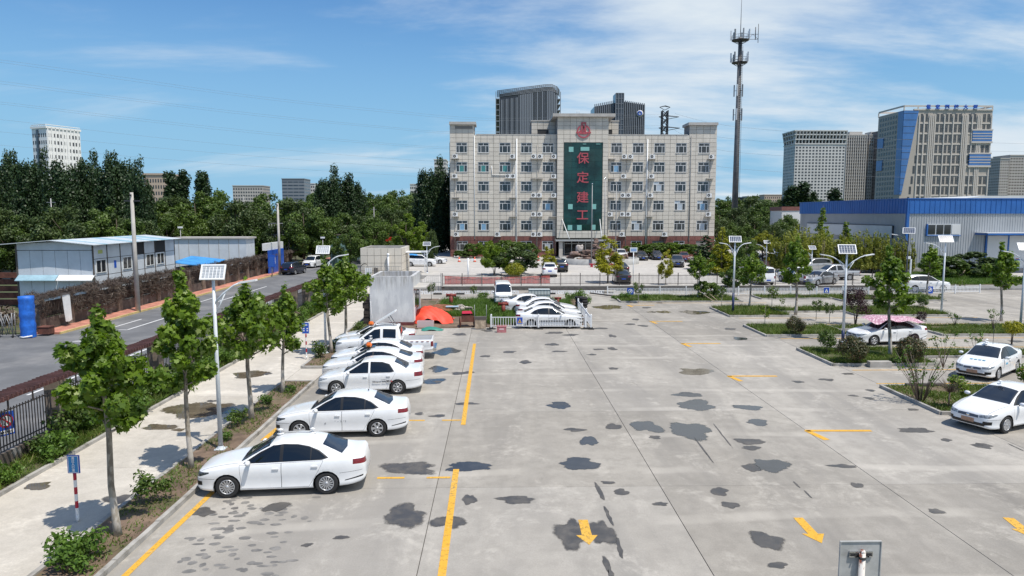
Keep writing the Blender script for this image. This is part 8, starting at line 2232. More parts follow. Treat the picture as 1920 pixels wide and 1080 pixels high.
# ------------------------------------------------------------------ solar lamps
MS = {'pole': M('lamp_pole_paint', (0.62, 0.66, 0.70), 0.4, var=0.04, vs_=2), 'cell': M('solar_cells', (0.045, 0.06, 0.10), 0.12, spec=0.9, var=0.3, vs_=6), 'cloudcell': M('cloud_reflecting_solar_cells', (0.40, 0.42, 0.44), 0.15, spec=0.9, var=0.15, vs_=9), 'foot': M('lamp_foot_navy', (0.02, 0.035, 0.10), 0.5), 'dark': M('dark_lamp_pole', (0.06, 0.07, 0.085), 0.45)}  # whitish cells have the clouds' reflection painted into their colour
def solar_lamp(label, bpx, bpy_, top, arms, z0=0.0, pole='pole', foot=0.0, pw_=.95, ph_=.62, pr=.075, tilt=48, yawp=0, cell='cell', arm_len=1.1, pheight=.0):
 x, y = g(bpx, bpy_, z0); zt_ = at(bpx, top, y)[2] - z0
 o = thing('solar_lamp', label, 'street lamp', (x, y, z0))
 b = MB(); b.tube([(0, 0, foot), (0, 0, zt_)], [pr, pr * .62], 12); b.build('pole', MS[pole], o)
 if foot: b = MB(); b.tube([(0, 0, 0), (0, 0, foot - .001)], pr * 1.05, 12); b.build('foot', MS['foot'], o)
 b = MB(); b.box(-.16, .16, -.16, .16, 0, .03); b.lathe([(pr * 1.5, .03), (pr * 1.1, .12)], 12); b.build('base_plate', MS[pole], o)
 pv = bpy.data.objects.new('solar_panel', None); COL.objects.link(pv); pv.parent = o
 pv.location = (0, 0, zt_ + ph_ * .30); pv.rotation_euler = (R(tilt), 0, R(yawp))
 b = MB(); t = .045
 b.box(-pw_ / 2, pw_ / 2, -ph_ / 2, -ph_ / 2 + t, -.02, .03); b.box(-pw_ / 2, pw_ / 2, ph_ / 2 - t, ph_ / 2, -.02, .03); b.box(-pw_ / 2, -pw_ / 2 + t, -ph_ / 2 + t, ph_ / 2 - t, -.02, .03); b.box(pw_ / 2 - t, pw_ / 2, -ph_ / 2 + t, ph_ / 2 - t, -.02, .03)
 b.box(-pw_ / 2 + t, pw_ / 2 - t, -ph_ / 2 + t, ph_ / 2 - t, -.019, .0); b.build('panel_frame', MF['white'], pv)
 nx, ny = 6, 4; cw_, ch_ = (pw_ - 2 * t) / nx, (ph_ - 2 * t) / ny
 b = MB()
 for i in range(nx):
  for j in range(ny): b.box(-pw_ / 2 + t + i * cw_ + .012, -pw_ / 2 + t + (i + 1) * cw_ - .012, -ph_ / 2 + t + j * ch_ + .012, -ph_ / 2 + t + (j + 1) * ch_ - .012, .001, .012)
 b.build('solar_cells', MS[cell], pv, kind='stuff')
 for s in arms:
  b = MB(); L = arm_len
  b.tube([(0, 0, zt_ - .85), (s * L * .35, 0, zt_ - .52), (s * L * .75, 0, zt_ - .26), (s * L, 0, zt_ - .17)], [.04, .035, .03, .03], 8)
  b.tube([(0, 0, zt_ - 1.25), (s * L * .42, 0, zt_ - .5)], .02, 6); b.tube([(s * L * .2, 0, zt_ - .88), (s * L * .22, 0, zt_ - .63)], .016, 6); b.build('arm', MS[pole], o)
  b = MB(); b.cbox((s * (L + .24), 0, zt_ - .13), .55, .20, .055, 0, Matrix.Rotation(R(-9 * s), 3, 'Y')); b.build('lamp_head', MF['white'], o)
 return o
solar_lamp('tall solar street lamp in the near planting strip with a pale panel and one arm', 414, 842, 520, (1,), .09, pr=.075, pw_=.76, ph_=.54, cell='cloudcell', arm_len=.85, tilt=58, yawp=5)
solar_lamp('second solar street lamp on the left, at the far planting strip', 611, 662, 474, (1,), .09, pr=.072, pw_=.74, ph_=.52, cell='cloudcell', arm_len=.85, tilt=55)
solar_lamp('solar street lamp with two arms and a navy foot behind the clipped bushes', 1580, 642, 474, (-1, 1), 0, foot=.75, pr=.085, pw_=1.0, ph_=.70, yawp=-14)
solar_lamp('solar street lamp with two arms at the left end of the back island', 1374, 588, 453, (-1, 1), .1, foot=1.6, pr=.085, pw_=.90, ph_=.6, yawp=-12, arm_len=.7)
solar_lamp('solar street lamp with one arm in front of the white SUV', 1765, 585, 453, (-1,), .1, pr=.08, pw_=1.0, ph_=.66, yawp=-14)
solar_lamp('solar street lamp at the right edge of the picture', 1913, 612, 468, (-1,), .1, pr=.08, pw_=1.0, ph_=.66, yawp=-16)
solar_lamp('solar lamp on the plaza beside the tiled kiosk', 801, 512, 460, (1,), PZ, pr=.08, pw_=.95, ph_=.6, foot=.3)
solar_lamp('solar lamp on the plaza by the pink boxy car, left one', 1436, 508, 456, (-1,), PZ, pr=.075, pw_=.8, ph_=.52, foot=.8)
solar_lamp('solar lamp on the plaza by the pink boxy car, right one', 1456, 510, 473, (-1,), PZ, pr=.075, pw_=.9, ph_=.6, arm_len=.35)
solar_lamp('solar lamp on the plaza in front of the silver cars', 1521, 513, 467, (-1,), PZ, pr=.075, pw_=.85, ph_=.58)
solar_lamp('dark solar lamp post beside the white SUV', 1697, 558, 437, (-1,), .1, pole='dark', pr=.075, pw_=1.0, ph_=.7, yawp=-30)
solar_lamp('dark solar lamp against the warehouse wall', 1820, 500, 430, (1,), PZ, pole='dark', pr=.075, pw_=.8, ph_=.6, yawp=30, arm_len=.5)
o = thing('white_post', 'white post with a lamp box behind the warehouse bush, right of the dark lamp', 'post', (*g(1706, 524, PZ), PZ)); b = MB(); b.box(-.07, .07, -.07, .07, 0, 2.6); b.box(-.5, .07, -.07, .07, 2.3, 2.6); b.build('post', MF['white'], o)
o = thing('white_sign_post', 'white square notice on a thin white post on the plaza', 'sign', (*g(1187, 527, PZ), PZ)); zt_ = at(1187, 464, o.location.y)[2] - PZ
b = MB(); b.tube([(0, 0, 0), (0, 0, zt_ - .3)], .05, 8); b.build('post', MF['white'], o); b = MB(); b.box(-.40, .40, -.05, -.02, zt_ - .52, zt_); b.build('board', MF['white'], o); b = MB(); b.box(-.31, .31, -.056, -.0505, zt_ - .42, zt_ - .10); b.build('blue_print', M('pale_blue_print', (.25, .38, .62), .5), o)
o = thing('white_camera_post', 'white camera post with a short arm behind the red netting', 'post', (*g(878, 524, PZ), PZ)); zt_ = at(878, 484, o.location.y)[2] - PZ
b = MB(); b.tube([(0, 0, 0), (0, 0, zt_)], .09, 8); b.build('post', MF['white'], o); b = MB(); b.tube([(-.8, 0, zt_ - .35), (.5, 0, zt_ - .2)], .03, 6); b.build('arm', MF['white'], o); b = MB(); b.box(.3, .6, -.1, .1, zt_ - .3, zt_ - .1); b.build('camera', MF['white'], o)
for bpx, tp, lab in ((1109, 346, 'tall flag pole in front of the green glass facade'), (1133, 336, 'flag pole just right of the green glass facade'), (1154, 345, 'flag pole in front of the right wing windows')):
 x, y = at(bpx, 480, 100)[0], 100.0; zt_ = at(bpx, tp, y)[2] - PZ
 o = thing('flag_pole', lab, 'flag pole', (x, y, PZ)); b = MB(); b.tube([(0, 0, 0), (0, 0, zt_)], [.09, .05], 10); b.build('pole', MT['steel'], o); b = MB(); b.lathe([(0, zt_), (.12, zt_ + .1), (0, zt_ + .22)], 10); b.build('finial', MC['chrome'], o)
# ------------------------------------------------------------------ hut, kiosk and odds and ends
MH = {}
def plaster():
 t = NT('weathered_white_plaster')
 P = t.pos()
 n = t.noise(t.pos((1, 1, .35)), 1.8, 6, .66)
 c = t.mix(t.rng(n, .40, .64), (0.54, 0.55, 0.57), (0.70, 0.705, 0.71))
 sp = t.n.new('ShaderNodeSeparateXYZ'); t.l.new(t.geo.outputs['Position'], sp.inputs[0])
 up_ = t.rng(t.mth('ADD', sp.outputs[2], t.mth('MULTIPLY', n, 1.6)), 3.05, 4.1)      # rain-washed, streaky stain under the parapet
 st = t.rng(t.noise(t.pos((5, 5, .35)), 1.2, 5, .7), .42, .62)
 c = t.mix(t.mth('MULTIPLY', up_, t.mth('ADD', t.mth('MULTIPLY', st, .6), .15)), c, (0.27, 0.255, 0.23))
 low = t.rng(t.mth('ADD', sp.outputs[2], t.mth('MULTIPLY', n, .5)), .9, .4)
 c = t.mix(t.mth('MULTIPLY', low, .3), c, (.40, .38, .36))
 t.col(c); t.p.inputs['Roughness'].default_value = .9; t.bump(t.noise(P, 8, 5, .65), .3, .02)
 return t.mat
MH['plaster'] = plaster()
MH['roofdark'] = M('dark_flat_roof', (0.06, 0.052, 0.048), 0.95, var=.3, vs_=2)
HX0, HX1, HY0, HY1, HZ = -8.82, -5.84, 48.4, 53.1, 3.46
o = thing('plaster_hut', 'small flat roofed hut of weathered white plaster beside the orange tarpaulin', 'hut', (0, 0, 0))
b = MB(); b.box(HX0, HX1, HY0, HY1, .28, 2.72); t = .22
b.box(HX0, HX1, HY0, HY0 + t, 2.721, HZ); b.box(HX0, HX1, HY1 - t, HY1, 2.721, HZ); b.box(HX0, HX0 + t, HY0 + t, HY1 - t, 2.721, HZ - .002); b.box(HX1 - t, HX1, HY0 + t, HY1 - t, 2.721, HZ - .002); b.build('wall', MH['plaster'], o)
b = MB(); b.box(HX0 + t, HX1 - t, HY0 + t, HY1 - t, 2.722, 2.80); b.build('roof', MH['roofdark'], o)
b = MB(); b.box(HX0 - .02, HX1 + .02, HY0 - .02, HY1, 0, .279); b.build('red_plinth', M('dark_red_plinth', (.16, .045, .045), .8, var=.2, vs_=3), o)
b = MB(); b.box(HX1 + .001, HX1 + .85, HY0 + .35, HY1 - .8, 2.55, 2.66); b.build('awning', MO['stone'], o)
b = MB(); b.box(HX1 + .001, HX1 + .05, HY0 + .45, HY0 + 1.45, .30, 2.45); b.build('door', MF['white'], o)
b = MB(); b.box(HX1 + .051, HX1 + .06, HY0 + .55, HY0 + 1.35, 1.25, 2.35); b.build('door_glass', MO['mid'], o)
b = MB(); b.box(HX1 + .001, HX1 + .04, HY0 + 1.8, HY0 + 3.2, 1.0, 2.3); b.build('window', MO['dark'], o)
b = MB(); b.tube([(HX0 + .05, HY0 - .03, 1.75), (HX0 + .15, HY0 - .25, .9), (HX0 + .38, HY0 - .5, .1)], .012, 5); b.build('cable', MF['white'], o)
o = thing('block_stack', 'tall stack of dark weathered blocks leaning at the left corner of the plaster hut', 'stack', (HX0 - .28, HY0 + .35, .05))
for k in range(11):
 b = MB(); b.cbox((rnd.uniform(-.04, .04), rnd.uniform(-.05, .05), .10 + k * .195), .42, .5, .185, 0, Matrix.Rotation(R(rnd.uniform(-7, 7)), 3, 'Z')); b.build('block', M('dark_block', (.045, .038, .034), .95, var=.3, vs_=4) if k == 0 else bpy.data.materials['dark_block'], o)
KY = 84.5; kx0, kx1 = at(676, 490, KY)[0], at(753, 490, KY)[0]; kz = at(710, 465, KY)[2]
o = thing('tiled_kiosk', 'flat roofed kiosk clad in large beige tiles with dark joints', 'kiosk', (0, KY, 0))
kd = 7.0
b = MB(); b.box(kx0, kx1, .05, kd, .0, kz - .5); b.build('wall', MO['back'], o)
tw, th = (kx1 - kx0) / 6, (kz - .5) / 3.55
for i in range(6):
 for j in range(5):
  z0_ = kz - (j + 1) * th
  if z0_ < -.1: continue
  b = MB(); b.box(kx0 + i * tw + .02, kx0 + (i + 1) * tw - .02, -.02, .05, max(.3, z0_ + .02), kz - j * th - .02); b.build('wall_tile', MO['panel'], o)
for i in range(5):
 for j in range(4):
  z0_ = kz - (j + 1) * th; w2 = kd / 5
  b = MB(); b.box(kx1 + .001, kx1 + .07, i * w2 + .02, (i + 1) * w2 - .02, max(.3, z0_ + .02), kz - j * th - .02); b.build('wall_tile', MO['panel'], o)
b = MB(); b.box(kx0, kx1, .051, .3, kz - .499, kz - .02); b.box(kx0, kx1, kd - .3, kd, kz - .499, kz - .001); b.box(kx0, kx0 + .25, .3, kd - .3, kz - .499, kz - .02); b.box(kx1 - .25, kx1, .3, kd - .3, kz - .499, kz - .02); b.build('parapet', MO['stone'], o)
b = MB(); b.box(kx0 + .25, kx1 - .25, .3, kd - .3, kz - .498, kz - .42); b.build('roof', MH['roofdark'], o)
b = MB(); b.box(kx1 + .08, kx1 + 2.6, 3.0, 5.2, kz - .75, kz - .6); b.box(kx1 + 2.4, kx1 + 2.5, 3.1, 3.2, .4, kz - .751); b.build('awning', MF['white'], o)
xp = at(728, 490, KY - .3)[0]
b = MB(); b.tube([(xp, -.3, .3), (xp, -.3, kz - .9)], .11, 10); b.lathe([(.11, kz - .9), (.18, kz - .86), (.17, kz - .7), (.08, kz - .62), (0, kz - .6)], 10, 0, (xp, -.3, 0)); b.build('vent_pipe', MF['white'], o)
o = thing('meter_box', 'white meter box with a cable loop at the foot of the tiled kiosk', 'cabinet', (at(691, 502, KY - .5)[0], KY - .5, .4)); b = MB(); b.box(-.4, .4, -.15, .15, .2, .95); b.build('box', MF['white'], o); b = MB(); b.box(.65, 1.1, -.15, .15, .05, .95); b.build('dark_cabinet', MP['edge'], o)
b = MB(); b.tube([(-.45 - .55 * math.sin(a), 0, .75 - .7 * math.cos(a)) for a in np.linspace(.3, 3.6, 12)], .04, 6); b.build('cable_loop', MF['rubber'], o)
def cloth(name, label, mt, c, rx, ry, h, seed, n=26):
 rs = np.random.RandomState(seed); P = []
 ph = rs.rand(8) * 6
 for i in range(n + 1):
  for j in range(n + 1):
   u, v = i / n * 2 - 1, j / n * 2 - 1
   r = min(1, math.hypot(u, v) / 1.15)
   z = h * max(0, 1 - r ** 2.2) ** .8 * (1 - .30 * u)
   z += h * .035 * math.sin(u * 9 + ph[0] + 3 * math.sin(v * 4 + ph[1])) * (1 - r * .5) + h * .05 * math.sin(v * 15 + u * 11 + ph[2])
   P.append((u * rx * (1 + .06 * math.sin(v * 5 + ph[3])), v * ry * (1 + .08 * math.sin(u * 6 + ph[4])), max(.01, z)))
 F = [(i * (n + 1) + j, (i + 1) * (n + 1) + j, (i + 1) * (n + 1) + j + 1, i * (n + 1) + j + 1) for i in range(n) for j in range(n)]
 o = link(name, mesh_np(name, P, F, [mt], smooth=True)); o.location = c
 return tag(o, label, 'tarpaulin')
MX = {'orange': M('orange_red_tarpaulin', (0.70, 0.065, 0.03), 0.6, var=.12, vs_=2, bump=.4, bs=7), 'hyd': M('dark_red_hydrant', (.20, .035, .025), .6, var=.2, vs_=4), 'earth': M('orange_earth', (.23, .085, .045), .95, var=.35, vs_=3, bump=.8, bs=8), 'rock': M('brown_garden_rock', (.17, .115, .095), .9, var=.45, vs_=1.6, bump=.9, bs=5, dirt=(.33, .29, .27), ds=1.6, dlo=.56, dhi=.72), 'rubble': M('pale_rubble', (.38, .34, .30), .95, var=.3, vs_=3), 'cone': M('orange_red_cone', (.7, .09, .03), .5), 'ply': M('weathered_plywood', (.42, .33, .24), .85, var=.3, vs_=4), 'green': M('green_plastic_sheet', (.03, .22, .17), .5), 'pinkbox': M('pink_worn_box', (.40, .15, .16), .7, var=.25, vs_=5)}
cx, cy = g(812, 607, .06)
cloth('orange_tarpaulin', 'bright orange tarpaulin draped over a heap beside the plaster hut', MX['orange'], (cx - .15, cy + 1.3, .05), 1.45, 1.4, 1.0, 4)
cx, cy = g(835, 583, .06)
cloth('earth_heap', 'heap of orange earth behind the orange tarpaulin', MX['earth'], (cx, cy, .05), 1.6, 1.0, .5, 9, 18)['category'] = 'heap'
cx, cy = g(810, 621, .0)
cloth('green_sheet', 'crumpled green plastic sheet on the ground behind the pickup', MX['green'], (cx, cy + .4, .01), .7, .35, .22, 12, 12)
o = thing('plastic_crate', 'pale plastic crate at the foot of the plaster hut door', 'crate', (*g(798, 613, .05), .05)); b = MB()
for a in ((-.55, .55, -.3, -.27), (-.55, .55, .27, .3), (-.55, -.52, -.269, .269), (.52, .55, -.269, .269)): b.box(*a, 0, .42)
b.box(-.52, .52, -.27, .27, .0, .03); b.build('crate', M('pale_pink_plastic', (.55, .42, .42), .6), o)
for px, py, h, lab in ((846, 573, 1.05, 'dark red hydrant with a crosspiece behind the earth heap'), (944, 590, .98, 'dark red hydrant with a crosspiece in front of the white van'), (1046, 572, .7, 'dark red hydrant stub behind the fenced cars')):
 o = thing('hydrant', lab, 'hydrant', (*g(px, py, .06), .06)); s = h / 1.05
 b = MB(); b.tube([(0, 0, 0), (0, 0, .8 * s)], .16 * s, 12); b.lathe([(.24 * s, .0), (.24 * s, .08 * s), (.16 * s, .081 * s)], 12); b.build('riser', MX['hyd'], o)
 b = MB(); b.tube([(-.36 * s, 0, .88 * s), (.36 * s, 0, .88 * s)], .13 * s, 10); b.lathe([(.16 * s, .80 * s), (.18 * s, .9 * s), (.14 * s, 1.0 * s), (0, 1.05 * s)], 12); b.build('crosspiece', MX['hyd'], o)
 for sx in (-1, 1): b = MB(); b.lathe([(.17 * s, sx * .36 * s), (.17 * s, sx * .42 * s), (0, sx * .42 * s)], 10, 0, (0, 0, .88 * s), axis='x'); b.build('cap', MX['hyd'], o)
def rock(m, c, sx, sy, sz, seed, sub=2):
 bm_ = bmesh.new(); bmesh.ops.create_icosphere(bm_, subdivisions=sub, radius=1)
 rs = random.Random(seed); ks = [(rs.uniform(-3, 3), rs.uniform(-3, 3), rs.uniform(-3, 3), rs.uniform(0, 6)) for _ in range(6)]
 o_ = len(m.v)
 for v in bm_.verts:
  k = 1 + sum(.09 * math.sin(a * v.co.x * 1.6 + b_ * v.co.y * 1.6 + c_ * v.co.z * 1.6 + d) for a, b_, c_, d in ks)
  q = Vector((math.copysign(abs(v.co.x) ** .7, v.co.x), math.copysign(abs(v.co.y) ** .7, v.co.y), math.copysign(abs(v.co.z) ** .75, v.co.z))) * k
  m.v.append((c[0] + q.x * sx, c[1] + q.y * sy, c[2] + q.z * sz))
 for f in bm_.faces: m.f.append(tuple(v.index + o_ for v in f.verts)); m.m.append(0); m.sm.append(False)
 bm_.free()
o = thing('rubble_heap', 'heap of pale broken rubble in the weedy plot', 'heap', (*g(872, 585, .06), .06))
for k in range(16): m = MB(); rock(m, (rnd.uniform(-.9, .9), rnd.uniform(-.4, .6), .12 + rnd.random() * .35), .22, .18, .14, k, 1); m.build('stone', MX['rubble'], o)
o = thing('red_barrow', 'dark red rusty two wheeled barrow in the weedy plot', 'barrow', (*g(876, 612, .06), .06), R(8))
b = MB(); b.add([(-.42, -.3, .35), (.42, -.3, .35), (.34, .5, .95), (-.34, .5, .95), (-.38, -.3, .8), (.38, -.3, .8), (.34, .35, 1.05), (-.34, .35, 1.05)], [(0, 1, 2, 3), (0, 4, 5, 1), (0, 3, 7, 4), (1, 5, 6, 2)]); b.build('tray', MP['rust'], o)
b = MB(); b.add([(-.36, -.1, .9), (.36, -.1, .9), (.30, .4, 1.02), (-.3, .4, 1.02)], [(0, 1, 2, 3)]); b.build('red_cloth', MF['red'], o)
for s in (-1, 1): b = MB(); b.lathe([(.3, -.05), (.34, -.03), (.34, .03), (.3, .05), (.2, .02), (.0, .02)], 14, 0, (s * .48, -.05, .34), axis='x'); b.build('wheel', MP['rust'], o)
o = thing('plywood_board', 'weathered plywood box board standing in the weedy plot left of the barrier', 'board', (*g(901, 616, .06), .06))
b = MB(); b.box(-.36, .36, -.03, .0, 0, .62); b.build('board', MX['ply'], o); b = MB(); b.box(-.40, .40, -.05, .25, .621, .80); b.build('top_box', MP['edge'], o)
for x in (-.4, .4): b = MB(); b.tube([(x, .1, .1), (x, .1, 1.6)], .02, 5); b.build('stake', MT['steel'], o)
o = thing('blue_board', 'pale blue board lying on a low stand in the weedy plot', 'board', (*g(848, 585, .06), .06)); b = MB(); b.box(-.5, .5, -.2, .3, .40, .46); b.build('board', M('pale_blue_board', (.40, .52, .62), .5), o)
for x in (-.4, .4): b = MB(); b.box(x - .03, x + .03, -.1, .1, 0, .399); b.build('leg', MT['steel'], o)
o = thing('pink_box', 'worn pink box with faint white lettering standing before the crowd barrier', 'box', (*g(940.5, 623), 0)); b = MB(); b.box(-.31, .31, -.16, .16, 0, .38); b.build('box', MX['pinkbox'], o); b = MB(); b.box(-.33, .33, -.18, .18, .381, .42); b.build('lid', MX['pinkbox'], o)
b = MB()
for k in range(5): b.box(-.14 + k * .06, -.10 + k * .06, -.166, -.161, .20, .27)
b.build('lettering', MF['poster'], o)
o = thing('water_tank', 'caged white water tank beyond the fenced cars', 'tank', (at(1011, 550, 63)[0], 63, .05)); b = MB(); b.box(-.95, .95, -.5, .5, .1, .95); b.build('tank', M('milky_plastic', (.55, .60, .60), .4), o)
b = MB()
for k in range(8): b.box(-.98 + k * .275, -.95 + k * .275, -.53, -.50, .05, .97)
for z in (.1, .5, .93): b.box(-.98, .98, -.535, -.505, z, z + .03)
b.build('cage', MT['steel'], o)
for px, py, lab in ((1086, 575, 'stack of black tyres behind the barrier, left one'), (1094, 577, 'stack of black tyres behind the barrier, right one')):
 o = thing('tyre_stack', lab, 'tyres', (*g(px, py), 0))
 for k in range(4): b = MB(); b.lathe([(.18, 0), (.33, .02), (.36, .1), (.33, .2), (.18, .22)], 16, 0, (rnd.uniform(-.03, .03), 0, k * .225)); b.build('tyre', MC['tyre'], o)
for k, (a, c_) in enumerate((((1325, 535), (1352, 562)), ((1318, 540), (1345, 564)), ((1308, 545), (1340, 566)))):
 p, q = at(a[0], a[1], 63.6), (*g(c_[0], c_[1], .12), .14); b = MB(); b.tube([p, q], .03, 6)
 tag(b.build('bamboo_pole', MX['ply']), ('uppermost', 'middle', 'lowest')[k] + ' of three thin poles leaning on the plane tree by the railing', 'pole', 'poles leaning on the plane tree')
for k, (a, c_) in enumerate((((1106, 549), (1200, 560)), ((1106, 545), (1150, 548)))):
 p, q = g(*a, .2), g(*c_, .2); b = MB(); b.tube([(*p, .18), (*q, .16)], .07, 6); tag(b.build('fallen_pole', MP['edge']), ('longer', 'shorter')[k] + ' dark pole lying on the ground at the left end of the white railing', 'pole')
rx_, ry_ = at(1118, 497, 104)[0], 104.0
o = thing('rock_garden', 'rock garden of piled brown stones in a round grey basin before the entrance', 'rock garden', (rx_, ry_, PZ))
m = MB(); m.lathe([(5.8, 0), (5.8, .85), (5.45, .85), (5.45, .55), (0, .55)], 40); 
for i in range(len(m.v)): xx_, yy_, zz_ = m.v[i]; m.v[i] = (xx_ + .5, yy_ * .7, zz_)
m.build('basin', M('grey_basin_stone', (.36, .36, .35), .8, var=.15, vs_=1.5), o)
rs = random.Random(12)
bxr = lambda px: (at(px, 480, 104)[0] - rx_)
bzr = lambda py: at(1118, py, 104)[2] - PZ
for k, (px, py, w, h) in enumerate(((1070, 482, 9, 3.5), (1080, 478, 10, 3.5), (1087, 466, 8, 6), (1076, 474, 9, 3), (1098, 486, 12, 4), (1095, 479, 10, 3.5), (1100, 472, 8, 3.5), (1110, 487, 9, 4), (1108, 478, 8, 4), (1113, 470, 6, 4), (1116, 461, 6, 3), (1118, 454, 5, 2.5), (1122, 466, 8, 3.5), (1120, 475, 9, 3.5), (1125, 486, 10, 4), (1119, 450, 4.5, 2), (1086, 488, 9, 4), (1130, 478, 8, 4), (1064, 489, 7, 2.5), (1172, 482, 7, 5), (1168, 488, 9, 3), (1140, 488, 10, 3.5), (1150, 486, 8, 3), (1135, 470, 6, 3), (1116, 478, 8, 4), (1090, 490, 16, 2.5))):
 m = MB(); rock(m, (bxr(px), rs.uniform(-1.2, 1.2), bzr(py)), w / 12.6 * .95, w / 12.6 * .8, h / 12.6 * 1.15, 40 + k)
 m.build('rock', MX['rock'] if k != 2 else M('pale_round_rock', (.42, .38, .35), .9, var=.3, vs_=3, bump=.7, bs=6), o)
o = thing('red_bench', 'low dark red bench in front of the rock garden basin', 'bench', (at(1126, 506, 98)[0], 97.0, PZ)); b = MB(); b.box(-1.7, 1.7, -.3, .3, .36, .45); b.build('seat', MF['red'], o)
for x in (-1.4, 0, 1.4): b = MB(); b.box(x - .15, x + .15, -.25, .25, 0, .359); b.build('leg', MF['red'], o)
for px, py, lab in ((861, 491, 'orange cone at the left end of the plaza chain'), (890, 491, 'orange cone right of the white camera post'), (1009, 489, 'orange cone beside the dark car at the office wall')):
 o = thing('traffic_cone', lab, 'cone', (*g(px, py, PZ), PZ)); b = MB(); b.lathe([(.22, .04), (.05, .75), (0, .76)], 12); b.build('cone', MX['cone'], o); b = MB(); b.lathe([(.17, .25), (.125, .42)], 12); 
 for i in range(len(b.v)): b.v[i] = (b.v[i][0] * 1.06, b.v[i][1] * 1.06, b.v[i][2])
 b.build('white_band', MF['poster'], o); b = MB(); b.box(-.25, .25, -.25, .25, 0, .04); b.build('base', MF['rubber'], o)
for px, py, lab in ((1010, 478, 'small red fire cabinet sign left of the entrance, beside the wall'),):
 pass
for px, py, w in ((1775, 588, 1.6), (1580, 690, 1.4)):
 pass
o = thing('concrete_block', 'grey concrete block set on the front kerb of the nearest grassy island', 'block', (*g(1648, 688), .0)); b = MB(); b.box(-.55, .55, -.18, .16, 0, .30); b.build('block', MG['kerb'], o)
o = thing('brick_pile', 'few dark bricks lying on the kerb of the nearest right island', 'bricks', (*g(1735, 722, .13), .13))
for k in range(3): b = MB(); b.box(-.9 + k * .6, -.4 + k * .6, -.10, .06, 0, .09); b.build('brick', MP['edge'], o)
# ------------------------------------------------------------------ cars where they stand
def put(o, front, rear, T, z=0.0):
 """nearside wheel contacts, front and rear, as points on the ground"""
 f, r = Vector(front), Vector(rear); d = (r - f).normalized()
 rz = math.atan2(d.y, d.x)
 n = Vector((-d.y, d.x))                    # towards the car's middle when the near side faces the camera
 wy = SPEC[T]['wy']
 c = (f + r) / 2 + n * wy * (1 if n.y > 0 else -1)
 o.location = (c.x, c.y, z); o.rotation_euler = (0, 0, rz)
 return o
def by_wheel(o, P, rz, T, front=True, z=0.0, near=-1):
 """one wheel's ground contact; near=-1: the wheel on the local -y side"""
 wb, wy = SPEC[T]['wb'], SPEC[T]['wy']
 L = Vector(((-wb / 2 if front else wb / 2), near * wy))
 c, s = math.cos(rz), math.sin(rz)
 o.location = (P[0] - (L.x * c - L.y * s), P[1] - (L.x * s + L.y * c), z); o.rotation_euler = (0, 0, rz)
 return o
def part(o, mb, name, mats): return mb.build(name, mats, o)
def roof_dishes(o, xs_, z=1.46):
 for x, y in xs_:
  b = MB(); b.lathe([(.10, z + .005), (.10, z + .02), (.015, z + .03), (.015, z + .11), (.08, z + .12), (.085, z + .135), (0, z + .16)], 14, 0, (x, y, 0)); b.build('roof_antenna', MC['white'], o)
 if len(xs_) > 1:
  b = MB(); b.tube([(xs_[0][0], xs_[0][1], z + .01), ((xs_[0][0] + xs_[1][0]) / 2, xs_[0][1], z + .035), (xs_[1][0], xs_[1][1], z + .01)], .006, 5); b.build('antenna_cable', MC['ink'], o)
def beacon(o, x, y, z):
 bar = MB(); bar.box(x - .08, x + .08, -.45, .45, z + .02, z + .05); bar.build('roof_bar', MC['trim'], o)
 b = MB(); b.lathe([(.11, z + .05), (.11, z + .08)], 8, 0, (x, y, 0)); b.build('beacon_base', MC['trim'], o)
 b = MB(); b.lathe([(.12, z + .081), (.15, z + .16), (.10, z + .27), (0, z + .28)], 6, 0, (x, y, 0), smooth=False); b.build('beacon', MC['amber'], o)
LR = 'white cars parked nose to the left planting strip'
c1 = put(make_car('sedan', 'nearest white sedan, with two dish antennas on its roof', LR, rim='ten', plate='none', fine=1.6), g(430, 932), g(612, 925), 'sedan')
roof_dishes(c1, ((-.10, .22), (.80, .22)), 1.44)
w = MB(); w.box(2.0, 2.03, -.5, .5, .95, 1.0)
c2 = by_wheel(make_car('sedan', 'white sedan with worn lettering on its front door, second from the camera', LR, rim='six', lamp='darklamp', plate='none', fine=1.3), g(708, 818), R(3), 'sedan', False)
b = MB()
for x, z in ((-.45, .52), (-.42, .53), (-.1, .60), (.0, .58), (.07, .62), (.10, .57), (.2, .60), (.26, .57)): b.box(x - .012, x + .012, -.872, -.865, z, z + .03 + .03 * (x > 0))
b.build('worn_lettering', MC['greyink'], c2)
b = MB(); b.lathe([(.03, 1.455), (.02, 1.50), (0, 1.505)], 8, 0, (.95, 0, 0)); b.build('roof_aerial', MC['ink'], c2)
c3 = by_wheel(make_car('older', 'white older sedan with black and red lettering on its rear door, left row', LR, rim='five', lamp='lamp', plate='none', grillem='chrome', fine=1.3), g(746, 739), R(2.2), 'older', False)
for t_, x, s, mm in (('Bahnsport', .42, .085, 'ink'), ('GWK', .74, .07, 'ink'), ('MV', .93, .13, 'ink'), ('A', 1.05, .13, 'redink')): txt(t_, s, 'door_lettering', MC[mm], c3, (x, -.872, .60 if s > .1 else .58), extrude=.002, bold=.002)
b = MB(); b.tube([(.6, -.869, .665), (.8, -.869, .668), (.88, -.869, .64)], .006, 4); b.build('door_stripe', MC['ink'], c3)
c4 = by_wheel(make_car('coupe', 'white fastback sedan with an amber beacon on its roof, fourth in the left row', LR, rim='five', lamp='darklamp', plate='none', fine=1.2), (c3.location.x + 1.05, c3.location.y + 2.55 - .75), R(2.5), 'coupe', False)
beacon(c4, -.1, -.2, 1.44)
b = MB(); b.box(-.5, .15, .0, .5, 1.448, 1.456); b.build('sunroof', MC['glass'], c4)
b = MB(); 
